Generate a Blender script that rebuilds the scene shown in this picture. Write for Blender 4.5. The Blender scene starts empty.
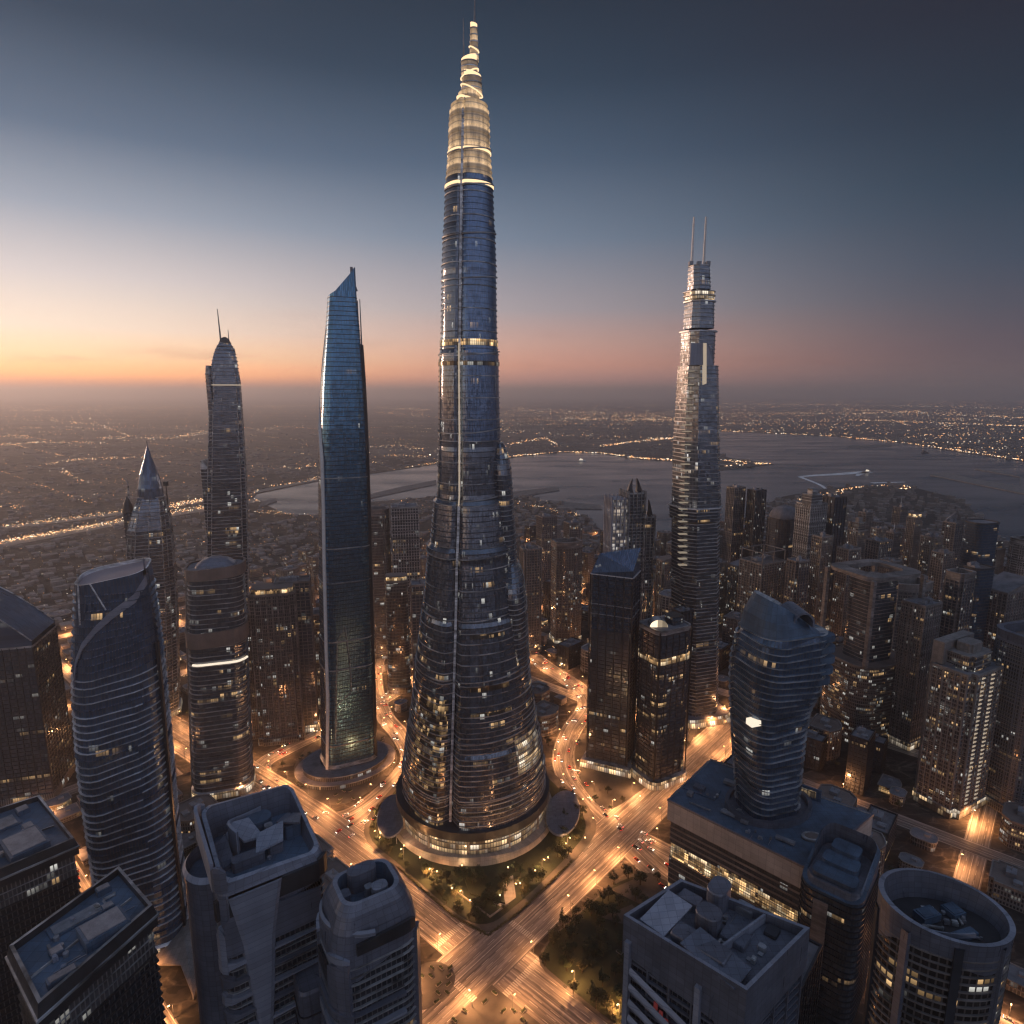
import bpy, math, random
import numpy as np
from mathutils import Vector, geometry
random.seed(7); rng = np.random.default_rng(7)
S = bpy.context.scene
C = S.collection
R = math.radians
# ------------------------------------------------------------------ camera, sky, sun, exposure
H = 375.0; F = 640.0; T = R(10.5)
cam = bpy.data.objects.new('camera', bpy.data.cameras.new('camera')); C.objects.link(cam)
cam.location = (0, 0, H); cam.rotation_euler = (R(90) - T, 0, 0)
cam.data.sensor_width = 36; cam.data.lens = 36 * F / 1024; cam.data.clip_start = 1; cam.data.clip_end = 300000
S.camera = cam
S.view_settings.view_transform = 'Standard'; S.view_settings.look = 'None'
S.view_settings.exposure = 0.0; S.view_settings.gamma = 1.0
S.cycles.use_denoising = True
S.cycles.sample_clamp_indirect = 1.5; S.cycles.sample_clamp_direct = 0
S.cycles.use_light_tree = True
S.cycles.max_bounces = 6; S.cycles.diffuse_bounces = 2; S.cycles.glossy_bounces = 3; S.cycles.volume_bounces = 1
S.cycles.use_adaptive_sampling = True; S.cycles.adaptive_threshold = 0.015
S.cycles.filter_width = 1.3

def lin(c):
    c = c / 255.0
    return c / 12.92 if c <= 0.04045 else ((c + 0.055) / 1.055) ** 2.4
def rgb(r, g, b): return (lin(r), lin(g), lin(b), 1)

class NT:
    """small node-tree writer"""
    def __init__(s, nt): s.nt = nt; nt.nodes.clear()
    def n(s, t, **k):
        x = s.nt.nodes.new(t)
        for a, b in k.items(): setattr(x, a, b)
        return x
    def put(s, sock, v):
        if v is None: return
        if isinstance(v, bpy.types.NodeSocket): s.nt.links.new(v, sock)
        else: sock.default_value = v
    def m(s, op, a, b=None, c=None, clamp=False):
        x = s.n('ShaderNodeMath', operation=op, use_clamp=clamp)
        s.put(x.inputs[0], a); s.put(x.inputs[1], b); s.put(x.inputs[2], c)
        return x.outputs[0]
    def vm(s, op, a, b=None, sc=None):
        x = s.n('ShaderNodeVectorMath', operation=op)
        s.put(x.inputs[0], a); s.put(x.inputs[1], b)
        if sc is not None: s.put(x.inputs[3], sc)
        return x.outputs[1] if op in ('DOT_PRODUCT', 'LENGTH') else x.outputs[0]
    def mix(s, f, a, b):
        x = s.n('ShaderNodeMix', data_type='RGBA'); s.put(x.inputs[0], f); s.put(x.inputs[6], a); s.put(x.inputs[7], b)
        return x.outputs[2]
    def sep(s, v):
        x = s.n('ShaderNodeSeparateXYZ'); s.put(x.inputs[0], v); return x.outputs
    def comb(s, a, b, c):
        x = s.n('ShaderNodeCombineXYZ')
        for i, v in enumerate((a, b, c)): s.put(x.inputs[i], v)
        return x.outputs[0]
    def ramp(s, f, st, interp='LINEAR'):
        x = s.n('ShaderNodeValToRGB'); x.color_ramp.interpolation = interp; s.put(x.inputs[0], f)
        e = x.color_ramp.elements
        for i, (p, c) in enumerate(st):
            q = e[i] if i < 2 else e.new(p)
            q.position = p
            q.color = c
        return x.outputs[0]
    def noise(s, v, scale, detail=3, rough=0.5):
        x = s.n('ShaderNodeTexNoise'); s.put(x.inputs['Vector'], v)
        x.inputs['Scale'].default_value = scale; x.inputs['Detail'].default_value = detail; x.inputs['Roughness'].default_value = rough
        return x.outputs[0]
    def mr(s, v, a, b, c=0.0, d=1.0, sm=False):
        x = s.n('ShaderNodeMapRange', clamp=True); s.put(x.inputs[0], v)
        if sm: x.interpolation_type = 'SMOOTHSTEP'
        for i, q in enumerate((a, b, c, d)): x.inputs[i + 1].default_value = q
        return x.outputs[0]

# dusk sky: three elevation ramps blended round the compass, brightest towards the set sun
world = bpy.data.worlds.new('World'); S.world = world; world.use_nodes = True
w = NT(world.node_tree)
d = w.sep(w.vm('NORMALIZE', w.n('ShaderNodeTexCoord').outputs['Generated']))
elev = w.m('MULTIPLY', w.m('ARCSINE', d[2]), 1 / R(45))
az = w.m('MULTIPLY', w.m('ARCTAN2', d[0], d[1]), 180 / math.pi)
HAZE = 8e-5
def ramp_of(px, pts):
    st = [(0.0, rgb(*pts[0][1]))]
    for py, c in pts:
        u = (px - 512) / F; v = -(py - 512) / F
        y = math.cos(T) + v * math.sin(T); z = -math.sin(T) + v * math.cos(T)
        e = math.asin(z / math.sqrt(u * u + y * y + z * z)) / R(45)
        if e > 0.004:
            # the haze box dims the lowest sky, so the sky behind it is that much brighter
            tr = max(0.30, math.exp(-HAZE * 370 / math.sin(e * R(45)))); hz = (0.062, 0.050, 0.060)
            st.append((e, tuple(max(0.02, (lin(c[k]) - hz[k] * (1 - tr)) / tr) for k in range(3)) + (1,)))
    return [(0.0, st[1][1])] + st[1:]
RL = ramp_of(40, [(392, (140, 96, 86)), (386, (214, 126, 78)), (374, (242, 160, 100)), (355, (247, 203, 156)), (325, (240, 219, 198)), (270, (214, 204, 202)), (200, (156, 164, 178)), (120, (96, 114, 136)), (0, (52, 70, 90)), (-200, (36, 50, 64))])
RC = ramp_of(512, [(392, (108, 90, 92)), (380, (150, 110, 104)), (366, (184, 132, 116)), (345, (190, 150, 138)), (310, (160, 151, 156)), (240, (114, 128, 147)), (160, (76, 94, 116)), (80, (51, 68, 87)), (0, (39, 54, 70)), (-200, (30, 42, 54))])
RR = ramp_of(960, [(392, (78, 70, 76)), (370, (84, 74, 80)), (345, (86, 77, 86)), (310, (78, 78, 90)), (260, (64, 74, 90)), (180, (48, 62, 78)), (100, (38, 51, 65)), (0, (31, 43, 55)), (-200, (28, 38, 48))])
cl, cc, cr = (w.ramp(elev, r) for r in (RL, RC, RR))
skyc = w.mix(w.mr(az, -42, 6, sm=True), cl, cc)
skyc = w.mix(w.mr(az, -6, 40, sm=True), skyc, cr)
# unseen sky overhead and opposite the sunset: afterglow raised as added blue fill light
back = w.ramp(elev, [(0.0, rgb(134, 134, 150)), (0.25, rgb(156, 162, 184)), (0.7, rgb(140, 154, 184)), (1.0, rgb(118, 136, 166))])
skyc = w.mix(w.mr(w.m('ABSOLUTE', w.m('ADD', az, 42)), 95, 160, sm=True), skyc, back)
skyc = w.mix(w.mr(elev, 0.98, 1.5), skyc, rgb(118, 136, 166))
# faint flat cloud streaks low over the sunset
cn = w.noise(w.comb(w.m('MULTIPLY', az, 0.09), w.m('MULTIPLY', elev, 26), 0.0), 1.0, 4, 0.55)
cmask = w.m('MULTIPLY', w.mr(cn, 0.56, 0.72), w.m('MULTIPLY', w.mr(elev, 0.02, 0.045), w.mr(elev, 0.16, 0.07)))
skyc = w.mix(w.m('MULTIPLY', cmask, 0.30), skyc, rgb(150, 105, 98))
skyc = w.mix(w.mr(elev, -0.02, 0.0, 1, 0), skyc, rgb(70, 60, 60))
bg = w.n('ShaderNodeBackground'); w.put(bg.inputs[0], skyc); bg.inputs[1].default_value = 1.0
w.put(w.n('ShaderNodeOutputWorld').inputs[0], bg.outputs[0])

sun = bpy.data.objects.new('sun', bpy.data.lights.new('sun', 'SUN')); C.objects.link(sun)
sun.data.energy = 1.6; sun.data.angle = R(10); sun.data.color = (1.0, 0.62, 0.42)
sun.rotation_euler = Vector((math.sin(R(-56)), math.cos(R(-56)), math.tan(R(4.5)))).to_track_quat('Z', 'Y').to_euler()

# ------------------------------------------------------------------ helpers
def at(px, py, z=0.0):
    """ground (or roof-level) spot seen at a place in the photograph"""
    u = (px - 512) / F; v = -(py - 512) / F
    t = (z - H) / (-math.sin(T) + v * math.cos(T))
    return (u * t, (math.cos(T) + v * math.sin(T)) * t)
def depth(y, z): return y * math.cos(T) - (z - H) * math.sin(T)
def zat(y, py):
    lo, hi = -50.0, 2000.0
    for _ in range(50):
        m = (lo + hi) / 2
        if 512 - F * (y * math.sin(T) + (m - H) * math.cos(T)) / depth(y, m) > py: lo = m
        else: hi = m
    return lo
def mpp(y, z=0.0): return depth(y, z) / F
GA = R(48.3)                                      # bearing of the street grid

def tag(o, label=None, cat=None, group=None, kind=None):
    if label: o['label'] = label
    if cat: o['category'] = cat
    if group: o['group'] = group
    if kind: o['kind'] = kind
    return o
def thing(name, label, cat, x, y, z=0.0, rot=0.0, group=None):
    o = bpy.data.objects.new(name, None); C.objects.link(o); o.empty_display_size = 5
    o.location = (x, y, z); o.rotation_euler = (0, 0, rot)
    return tag(o, label, cat, group)

class MB:
    def __init__(s): s.v = []; s.f = []; s.m = []; s.uv = []; s.c = 0
    def add(s, vs):
        i = s.c; s.v.extend([tuple(map(float, q)) for q in vs]); s.c += len(vs); return i
    def face(s, idx, mat=0, uv=None):
        s.f.append(tuple(idx)); s.m.append(mat)
        s.uv.append(uv or [(s.v[i][0] + s.v[i][1], s.v[i][2]) if abs(0) else (s.v[i][0], s.v[i][1]) for i in idx])
    def rows(s, rows, mats, us=None, matfn=None):
        """rows: list of closed rings (n,3); mats: one per band"""
        n = len(rows[0]); base = [s.add(r) for r in rows]
        if us is None:
            r0 = np.asarray(rows[0]); dd = np.linalg.norm(np.roll(r0, -1, 0)[:, :2] - r0[:, :2], axis=1); us = np.concatenate([[0], np.cumsum(dd)])
        for k in range(len(rows) - 1):
            a, b = base[k], base[k + 1]
            for i in range(n):
                j = (i + 1) % n
                za, zb = rows[k][i][2], rows[k + 1][i][2]
                mt = mats[k] if matfn is None else matfn(mats[k], i, za)
                s.f.append((a + i, a + j, b + j, b + i)); s.m.append(mt)
                s.uv.append([(us[i], za), (us[i + 1], rows[k][j][2]), (us[i + 1], rows[k + 1][j][2]), (us[i], zb)])
    def cap(s, ring, mat=0, flip=False):
        b = s.add(ring); idx = list(range(b, b + len(ring)))
        s.face(idx[::-1] if flip else idx, mat)
    def prism(s, pts, z0, z1, mat=0, topmat=None, bottom=False):
        r0 = [(p[0], p[1], z0) for p in pts]; r1 = [(p[0], p[1], z1) for p in pts]
        s.rows([r0, r1], [mat]); s.cap(r1, mat if topmat is None else topmat)
        if bottom: s.cap(r0, mat, True)
    def box(s, cx, cy, z0, sx, sy, sz, rot=0, mat=0, bottom=False):
        s.prism(rect(sx, sy, rot, cx, cy), z0, z0 + sz, mat, None, bottom)
    def tube(s, p, q, r0, r1=None, n=8, mat=0):
        r1 = r0 if r1 is None else r1
        p, q = Vector(p), Vector(q); dr = (q - p).normalized()
        a = dr.orthogonal().normalized(); b = dr.cross(a)
        A = [p + (a * math.cos(t) + b * math.sin(t)) * r0 for t in np.linspace(0, 2 * math.pi, n, endpoint=False)]
        B = [q + (a * math.cos(t) + b * math.sin(t)) * r1 for t in np.linspace(0, 2 * math.pi, n, endpoint=False)]
        s.rows([A, B], [mat]); s.cap(B, mat); s.cap(A, mat, True)
    def loop(s, pts, r, n=6, mat=0, closed=False):
        k = len(pts)
        for i in range(k if closed else k - 1): s.tube(pts[i], pts[(i + 1) % k], r, r, n, mat)
    def ridge(s, path, wdt, hgt, mat=0):
        """ribbon with a rectangular section: path of (x,y,z), outward dirs given by xy position"""
        rr = []
        for x, y, z in path:
            l = math.hypot(x, y) or 1; nx, ny = x / l, y / l
            rr.append([(x, y, z - hgt / 2), (x + nx * wdt, y + ny * wdt, z - hgt / 2), (x + nx * wdt, y + ny * wdt, z + hgt / 2), (x, y, z + hgt / 2)])
        s.rows(rr, [mat] * (len(rr) - 1))
    def build(s, name, mats, parent=None, smooth=False, loc=None):
        me = bpy.data.meshes.new(name); me.from_pydata(s.v, [], s.f)
        for m in (mats if isinstance(mats, (list, tuple)) else [mats]): me.materials.append(m)
        me.polygons.foreach_set('material_index', s.m)
        ul = me.uv_layers.new(name='UVMap')
        ul.data.foreach_set('uv', np.array([c for f in s.uv for q in f for c in q], dtype=np.float32))
        if smooth: me.polygons.foreach_set('use_smooth', [True] * len(s.f))
        me.update()
        o = bpy.data.objects.new(name, me); C.objects.link(o)
        if parent is not None: o.parent = parent
        if loc: o.location = loc
        return o

def rect(w_, d_, rot=0, cx=0, cy=0):
    c, s_ = math.cos(rot), math.sin(rot)
    return [(cx + x * c - y * s_, cy + x * s_ + y * c) for x, y in ((-w_ / 2, -d_ / 2), (w_ / 2, -d_ / 2), (w_ / 2, d_ / 2), (-w_ / 2, d_ / 2))]
def rrect(w_, d_, r, k=4, rot=0, cx=0, cy=0):
    out = []
    for sx, sy, a0 in ((1, -1, -90), (1, 1, 0), (-1, 1, 90), (-1, -1, 180)):
        for i in range(k + 1):
            a = R(a0 + 90 * i / k)
            out.append((sx * (w_ / 2 - r) + r * math.cos(a), sy * (d_ / 2 - r) + r * math.sin(a)))
    c, s_ = math.cos(rot), math.sin(rot)
    return [(cx + x * c - y * s_, cy + x * s_ + y * c) for x, y in out]
def oval(a, b, n=32, rot=0, cx=0, cy=0):
    c, s_ = math.cos(rot), math.sin(rot)
    return [(cx + a * math.cos(t) * c - b * math.sin(t) * s_, cy + a * math.cos(t) * s_ + b * math.sin(t) * c) for t in np.linspace(0, 2 * math.pi, n, endpoint=False)]
def offs(ring, o):
    p = np.asarray(ring, dtype=float); a = np.roll(p, 1, 0); b = np.roll(p, -1, 0)
    e1 = p - a; e2 = b - p
    n1 = np.stack([e1[:, 1], -e1[:, 0]], 1); n2 = np.stack([e2[:, 1], -e2[:, 0]], 1)
    n1 /= np.linalg.norm(n1, axis=1, keepdims=True) + 1e-9; n2 /= np.linalg.norm(n2, axis=1, keepdims=True) + 1e-9
    nn = n1 + n2; nn /= np.maximum(np.linalg.norm(nn, axis=1, keepdims=True), 1e-6)
    cosv = np.maximum((nn * n1).sum(1, keepdims=True), 0.4)
    return p + nn * o / cosv
def scl(ring, k, kx=None, cx=0, cy=0): return [(cx + (x - cx) * k, cy + (y - cy) * (kx or k)) for x, y in ring]
def r3(ring, z, dz=None): return [(float(p[0]), float(p[1]), z if dz is None else z + dz[i]) for i, p in enumerate(ring)]

def facade(mb, fn, z0, z1, h=4.0, out=0.35, slab=0.7, mg=0, ms=1, wave=None, matfn=None, every=1):
    """glass between floor edges, one storey at a time; wave lifts the floor lines round the plan"""
    n = max(1, round((z1 - z0) / h)); hh = (z1 - z0) / n
    ref = np.asarray(fn(z0)); dd = np.linalg.norm(np.roll(ref, -1, 0) - ref, axis=1); us = np.concatenate([[0], np.cumsum(dd)])
    rows, mats = [r3(fn(z0), z0)], []
    for k in range(n):
        zb = z0 + (k + 1) * hh; f2 = np.asarray(fn(zb))
        dz = None
        if wave is not None and k < n - 1: dz = wave(f2, zb)
        if (k + 1) % every == 0:
            o2 = offs(f2, out)
            rows += [r3(f2, zb - slab, dz), r3(o2, zb - slab, dz), r3(o2, zb, dz), r3(f2, zb, dz)]
            mats += [mg, ms, ms, ms]
        else:
            rows.append(r3(f2, zb, dz)); mats.append(mg)
    mb.rows(rows, mats, us, matfn)
def fins(mb, ring, z0, z1, step, dep=0.5, wid=0.5, mat=1, only=None):
    p = [Vector(q) for q in ring]
    for i in range(len(p)):
        if only is not None and i not in only: continue
        a, b = p[i], p[(i + 1) % len(p)]; L = (b - a).length
        if L < step * 0.6: continue
        k = max(1, round(L / step)); t = (b - a) / L; nn = Vector((t.y, -t.x)); an = math.atan2(t.y, t.x)
        for q in range(k + 1):
            c = a + t * (L * q / k) + nn * dep * 0.5
            mb.box(c.x, c.y, z0, wid, dep, z1 - z0, an, mat)

# ------------------------------------------------------------------ materials
MATS = {}
def mat_plain(name, col, rough=0.6, metal=0.0, var=0.25, scale=0.15, emit=None, es=0.0, panel=None, streak=0.0):
    m = bpy.data.materials.new(name); m.use_nodes = True; t = NT(m.node_tree)
    geo = t.n('ShaderNodeNewGeometry'); oi = t.n('ShaderNodeObjectInfo')
    pos = geo.outputs['Position']
    nz = t.noise(pos, scale, 5, 0.6); nz2 = t.noise(t.vm('MULTIPLY', pos, (1.0, 1.0, 0.12)), scale * 6, 3, 0.6)
    f = t.m('ADD', t.mr(nz, 0.3, 0.7, 1 - var, 1 + var), t.mr(nz2, 0.3, 0.7, -var * 0.4, var * 0.4))
    f = t.m('MULTIPLY', f, t.mr(oi.outputs['Random'], 0, 1, 0.88, 1.12))
    if panel or streak:
        uv = t.sep(t.n('ShaderNodeUVMap', uv_map='UVMap').outputs[0])
    if panel:      # cladding panels: every sheet a shade of its own, thin dark joints
        X, Y = t.m('DIVIDE', uv[0], panel[0]), t.m('DIVIDE', uv[1], panel[1])
        wn = t.n('ShaderNodeTexWhiteNoise', noise_dimensions='3D'); t.put(wn.inputs['Vector'], t.comb(t.m('FLOOR', X), t.m('FLOOR', Y), oi.outputs['Random']))
        f = t.m('MULTIPLY', f, t.mr(wn.outputs['Value'], 0, 1, 0.88, 1.1))
        jx = t.m('GREATER_THAN', t.m('FRACT', X), 0.22 / panel[0]); jy = t.m('GREATER_THAN', t.m('FRACT', Y), 0.22 / panel[1])
        f = t.m('MULTIPLY', f, t.mr(t.m('MULTIPLY', jx, jy), 0, 1, 0.7, 1.0))
    if streak:     # floor edges: glints and lit stretches painted into the colour at random
        sn = t.noise(t.comb(t.m('MULTIPLY', uv[0], 0.035), t.m('MULTIPLY', uv[1], 0.21), oi.outputs['Random']), 1.0, 4, 0.7)
        f = t.m('MULTIPLY', f, t.mr(sn, 0.36, 0.66, 1 - streak, 1 + 1.5 * streak))
    b = t.n('ShaderNodeBsdfPrincipled')
    t.put(b.inputs['Base Color'], t.vm('SCALE', tuple(col[:3]), sc=f))
    t.put(b.inputs['Roughness'], t.mr(nz2, 0.3, 0.7, max(0.05, rough - 0.12), min(1, rough + 0.12))); b.inputs['Metallic'].default_value = metal
    if emit: b.inputs['Emission Color'].default_value = (*emit, 1); b.inputs['Emission Strength'].default_value = es
    t.put(t.n('ShaderNodeOutputMaterial').inputs[0], b.outputs[0])
    return m
def mat_glass(name, tint=(0.02, 0.025, 0.035), lit=0.10, warm=(1.0, 0.62, 0.28), cool=(0.75, 0.74, 0.68), coolness=0.12, strength=1.6, w_=3.0, h_=4.0,
              mull=(0.05, 0.048, 0.046), mw=0.08, mh=0.0, rough=0.12, metal=0.55, spread=1.0, tilt=0.035, floorlit=0.06):
    m = bpy.data.materials.new(name); m.use_nodes = True; t = NT(m.node_tree)
    uv = t.sep(t.n('ShaderNodeUVMap', uv_map='UVMap').outputs[0]); rnd = t.n('ShaderNodeObjectInfo').outputs['Random']
    X = t.m('DIVIDE', uv[0], w_); Y = t.m('DIVIDE', uv[1], h_)
    cx, cy = t.m('FLOOR', X), t.m('FLOOR', Y); fx, fy = t.m('FRACT', X), t.m('FRACT', Y)
    r37 = t.m('MULTIPLY', rnd, 371.3)
    wn = t.n('ShaderNodeTexWhiteNoise', noise_dimensions='3D'); t.put(wn.inputs['Vector'], t.comb(cx, cy, r37))
    # a room spans two or three panes of one floor; where rooms begin shifts from floor to floor
    sh = t.n('ShaderNodeTexWhiteNoise', noise_dimensions='2D'); t.put(sh.inputs['Vector'], t.comb(cy, r37, 0.0))
    rx = t.m('FLOOR', t.m('ADD', t.m('DIVIDE', cx, 2.6), t.m('MULTIPLY', sh.outputs['Value'], 5.0)))
    wr = t.n('ShaderNodeTexWhiteNoise', noise_dimensions='3D'); t.put(wr.inputs['Vector'], t.comb(rx, cy, t.m('ADD', r37, 3.0)))
    rs = t.sep(wr.outputs['Color'])
    wf = t.n('ShaderNodeTexWhiteNoise', noise_dimensions='3D'); t.put(wf.inputs['Vector'], t.comb(t.m('FLOOR', t.m('DIVIDE', X, 11.0)), cy, t.m('ADD', r37, 9.0)))
    cs = t.sep(wn.outputs['Color'])
    cl_ = t.noise(t.comb(t.m('MULTIPLY', cx, 0.11), t.m('MULTIPLY', cy, 0.16), r37), 1.0, 2, 0.6)
    thr = t.m('MULTIPLY', t.mr(cl_, 0.36, 0.66, 0.1, 2.0), lit * spread * 0.7)
    a = t.m('LESS_THAN', wr.outputs['Value'], thr)
    fl = t.m('MULTIPLY', t.m('LESS_THAN', wf.outputs['Value'], floorlit * 1.3), t.m('LESS_THAN', cs[0], 0.8))
    on = t.m('MAXIMUM', a, fl)
    win = t.m('MULTIPLY', t.m('GREATER_THAN', fx, mw), t.m('GREATER_THAN', fy, mh))
    win = t.m('MULTIPLY', win, t.m('LESS_THAN', fx, 1 - mw))
    # what a lit room shows: brighter towards its ceiling lights, broken by blinds
    room = t.m('MULTIPLY', t.mr(fy, 0.1, 0.85, 0.35, 1.0), t.m('ADD', t.m('MULTIPLY', t.m('POWER', rs[1], 4.0), 1.1), t.m('MULTIPLY', cs[1], 0.22)))
    es = t.m('MULTIPLY', t.m('MULTIPLY', on, win), t.m('MULTIPLY', room, strength))
    pan = t.mr(cs[2], 0, 1, 0.75, 1.3)
    b = t.n('ShaderNodeBsdfPrincipled')
    t.put(b.inputs['Base Color'], t.mix(win, (*mull, 1), t.vm('SCALE', tint, sc=pan)))
    t.put(b.inputs['Roughness'], t.mr(win, 0, 1, 0.5, rough)); t.put(b.inputs['Metallic'], t.m('MULTIPLY', win, metal))
    t.put(b.inputs['Emission Color'], t.mix(t.m('LESS_THAN', rs[0], coolness), (*warm, 1), (*cool, 1)))
    t.put(b.inputs['Emission Strength'], es)
    nr = t.vm('NORMALIZE', t.vm('ADD', t.n('ShaderNodeNewGeometry').outputs['Normal'], t.vm('SCALE', t.vm('SUBTRACT', wn.outputs['Color'], (0.5, 0.5, 0.5)), sc=tilt)))
    t.put(b.inputs['Normal'], nr)
    t.put(t.n('ShaderNodeOutputMaterial').inputs[0], b.outputs[0])
    m.cycles.emission_sampling = 'NONE'
    return m
def mat_emit(name, col, st, sample=False):
    m = bpy.data.materials.new(name); m.use_nodes = True; t = NT(m.node_tree)
    e = t.n('ShaderNodeEmission'); e.inputs[0].default_value = (*col, 1); e.inputs[1].default_value = st
    t.put(t.n('ShaderNodeOutputMaterial').inputs[0], e.outputs[0])
    if not sample: m.cycles.emission_sampling = 'NONE'
    return m
WARM = (1.0, 0.55, 0.22)
G_dark = mat_glass('dark_glass', (0.15, 0.165, 0.195), 0.05, strength=0.7, w_=1.7)
G_navy = mat_glass('navy_glass', (0.11, 0.16, 0.24), 0.022, strength=0.8, w_=1.8, coolness=0.2, floorlit=0.012)
G_main = mat_glass('tower_glass', (0.21, 0.23, 0.27), 0.04, strength=0.8, w_=1.5, h_=4.2, metal=0.75, floorlit=0.02)
G_mainblue = mat_glass('tower_blue_glass', (0.18, 0.25, 0.37), 0.006, strength=0.6, w_=1.6, h_=4.2, metal=0.8, floorlit=0.012, coolness=0.1)
G_mainwarm = mat_glass('tower_warm_glass', (0.12, 0.10, 0.08), 0.55, strength=0.7, w_=1.5, h_=4.2, coolness=0.1, floorlit=0.1)
G_gold = mat_glass('crown_lit_glass', (0.34, 0.28, 0.2), 2.0, (1.0, 0.66, 0.36), (1.0, 0.78, 0.52), 0.4, 1.5, 4.5, 4.2, floorlit=0.9, metal=0.4, mw=0.0)
G_blue = mat_glass('blue_tower_glass', (0.13, 0.28, 0.43), 0.006, strength=0.6, w_=1.6, h_=4.0, metal=0.92, coolness=0.5, floorlit=0.004, rough=0.22, mull=(0.05, 0.08, 0.11))
G_white = mat_glass('pale_lit_glass', (0.3, 0.28, 0.26), 0.8, (1.0, 0.8, 0.62), (1.0, 0.92, 0.85), 0.4, 0.8, 2.0, 4.0, mull=(0.55, 0.52, 0.5), floorlit=0.2, metal=0.4)
G_silver = mat_glass('silver_glass', (0.21, 0.215, 0.235), 0.12, (1.0, 0.8, 0.6), (1.0, 0.95, 0.9), 0.5, 0.9, 1.6, 4.2, mull=(0.3, 0.3, 0.31), floorlit=0.12, metal=0.7)
G_brown = mat_glass('bronze_glass', (0.15, 0.145, 0.145), 0.13, strength=0.85, w_=1.8, h_=3.8, mull=(0.17, 0.155, 0.148), mw=0.14, floorlit=0.03)
G_res = mat_glass('flat_windows', (0.06, 0.06, 0.065), 0.09, strength=0.75, w_=2.2, h_=3.6, mull=(0.20, 0.19, 0.185), mw=0.2, mh=0.25, metal=0.3, floorlit=0.03)
G_busy = mat_glass('busy_windows', (0.07, 0.06, 0.06), 0.38, strength=0.85, w_=1.8, h_=3.6, mull=(0.16, 0.15, 0.145), mw=0.18, mh=0.2, metal=0.3, coolness=0.2)
G_bal = mat_glass('balcony_windows', (0.045, 0.05, 0.06), 0.014, strength=0.7, w_=2.2, h_=3.8, mull=(0.09, 0.085, 0.09), mw=0.1, metal=0.5, floorlit=0.004)
G_lobby = mat_glass('lobby_glass', (0.2, 0.18, 0.15), 1.4, (1.0, 0.68, 0.36), (1.0, 0.85, 0.65), 0.35, 1.7, 2.4, 5.0, floorlit=0.6, metal=0.2, mw=0.1, mh=0.08)
G_warmstrip = mat_glass('lit_floor_glass', (0.2, 0.16, 0.11), 1.5, (1.0, 0.6, 0.26), (1.0, 0.75, 0.45), 0.4, 2.0, 1.6, 3.6, floorlit=0.6, metal=0.2, mw=0.08)
def mat_floodpaint():
    # stone and glass crown, floodlight wash painted as emission: brighter above ledges, cut by fin lines
    m = bpy.data.materials.new('painted_flood_crown'); m.use_nodes = True; t = NT(m.node_tree)
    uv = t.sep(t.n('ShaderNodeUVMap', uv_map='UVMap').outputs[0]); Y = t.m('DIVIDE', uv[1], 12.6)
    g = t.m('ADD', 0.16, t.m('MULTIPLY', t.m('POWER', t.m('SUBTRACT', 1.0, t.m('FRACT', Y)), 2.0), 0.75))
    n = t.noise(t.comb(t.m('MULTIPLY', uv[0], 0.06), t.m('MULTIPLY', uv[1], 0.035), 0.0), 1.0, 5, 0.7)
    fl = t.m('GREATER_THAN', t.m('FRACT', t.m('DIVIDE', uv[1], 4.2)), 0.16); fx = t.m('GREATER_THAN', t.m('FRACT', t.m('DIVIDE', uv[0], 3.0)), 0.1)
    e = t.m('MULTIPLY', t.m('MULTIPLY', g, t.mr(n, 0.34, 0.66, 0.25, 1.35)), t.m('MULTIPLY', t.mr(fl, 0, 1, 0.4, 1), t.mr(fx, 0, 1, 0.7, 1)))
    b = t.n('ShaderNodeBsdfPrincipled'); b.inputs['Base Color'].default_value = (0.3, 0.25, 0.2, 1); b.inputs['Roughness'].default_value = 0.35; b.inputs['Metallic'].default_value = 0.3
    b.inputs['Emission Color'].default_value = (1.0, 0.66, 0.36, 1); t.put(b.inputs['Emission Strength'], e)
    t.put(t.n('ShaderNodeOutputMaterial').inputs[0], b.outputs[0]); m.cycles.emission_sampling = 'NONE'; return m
G_floodpaint = mat_floodpaint()
M_edge = mat_plain('floor_edge_metal', (0.30, 0.295, 0.295), 0.4, 0.4, 0.2, 0.05, streak=0.75)
M_edgeb = mat_plain('bright_edge_metal', (0.55, 0.55, 0.56), 0.36, 0.35, 0.2, 0.05, streak=0.6)
M_edged = mat_plain('dark_edge_metal', (0.06, 0.06, 0.065), 0.4, 0.5, 0.3, 0.05)
M_conc = mat_plain('beige_concrete', (0.25, 0.22, 0.20), 0.75, 0, 0.25, 0.06, panel=(3.2, 3.8))
M_concd = mat_plain('brown_concrete', (0.18, 0.158, 0.147), 0.75, 0, 0.3, 0.06, streak=0.4)
M_grey = mat_plain('grey_cladding', (0.165, 0.175, 0.215), 0.38, 0.25, 0.18, 0.05, panel=(3.4, 2.6))
M_greyl = mat_plain('pale_grey_cladding', (0.28, 0.295, 0.35), 0.45, 0.1, 0.16, 0.05, panel=(3.4, 2.6))
M_stone = mat_plain('pale_podium_stone', (0.46, 0.42, 0.38), 0.7, 0, 0.2, 0.05, panel=(5, 4))
M_roof = mat_plain('roof_felt', (0.19, 0.18, 0.19), 0.85, 0, 0.35, 0.1)
M_roofb = mat_plain('blue_grey_roof', (0.085, 0.13, 0.19), 0.5, 0.1, 0.35, 0.05, panel=(4.5, 4.5))
M_roofw = mat_plain('bronze_roof', (0.19, 0.145, 0.125), 0.7, 0, 0.25, 0.06)
M_unit = mat_plain('roof_plant_metal', (0.28, 0.28, 0.30), 0.5, 0.3, 0.3, 0.2)
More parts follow.
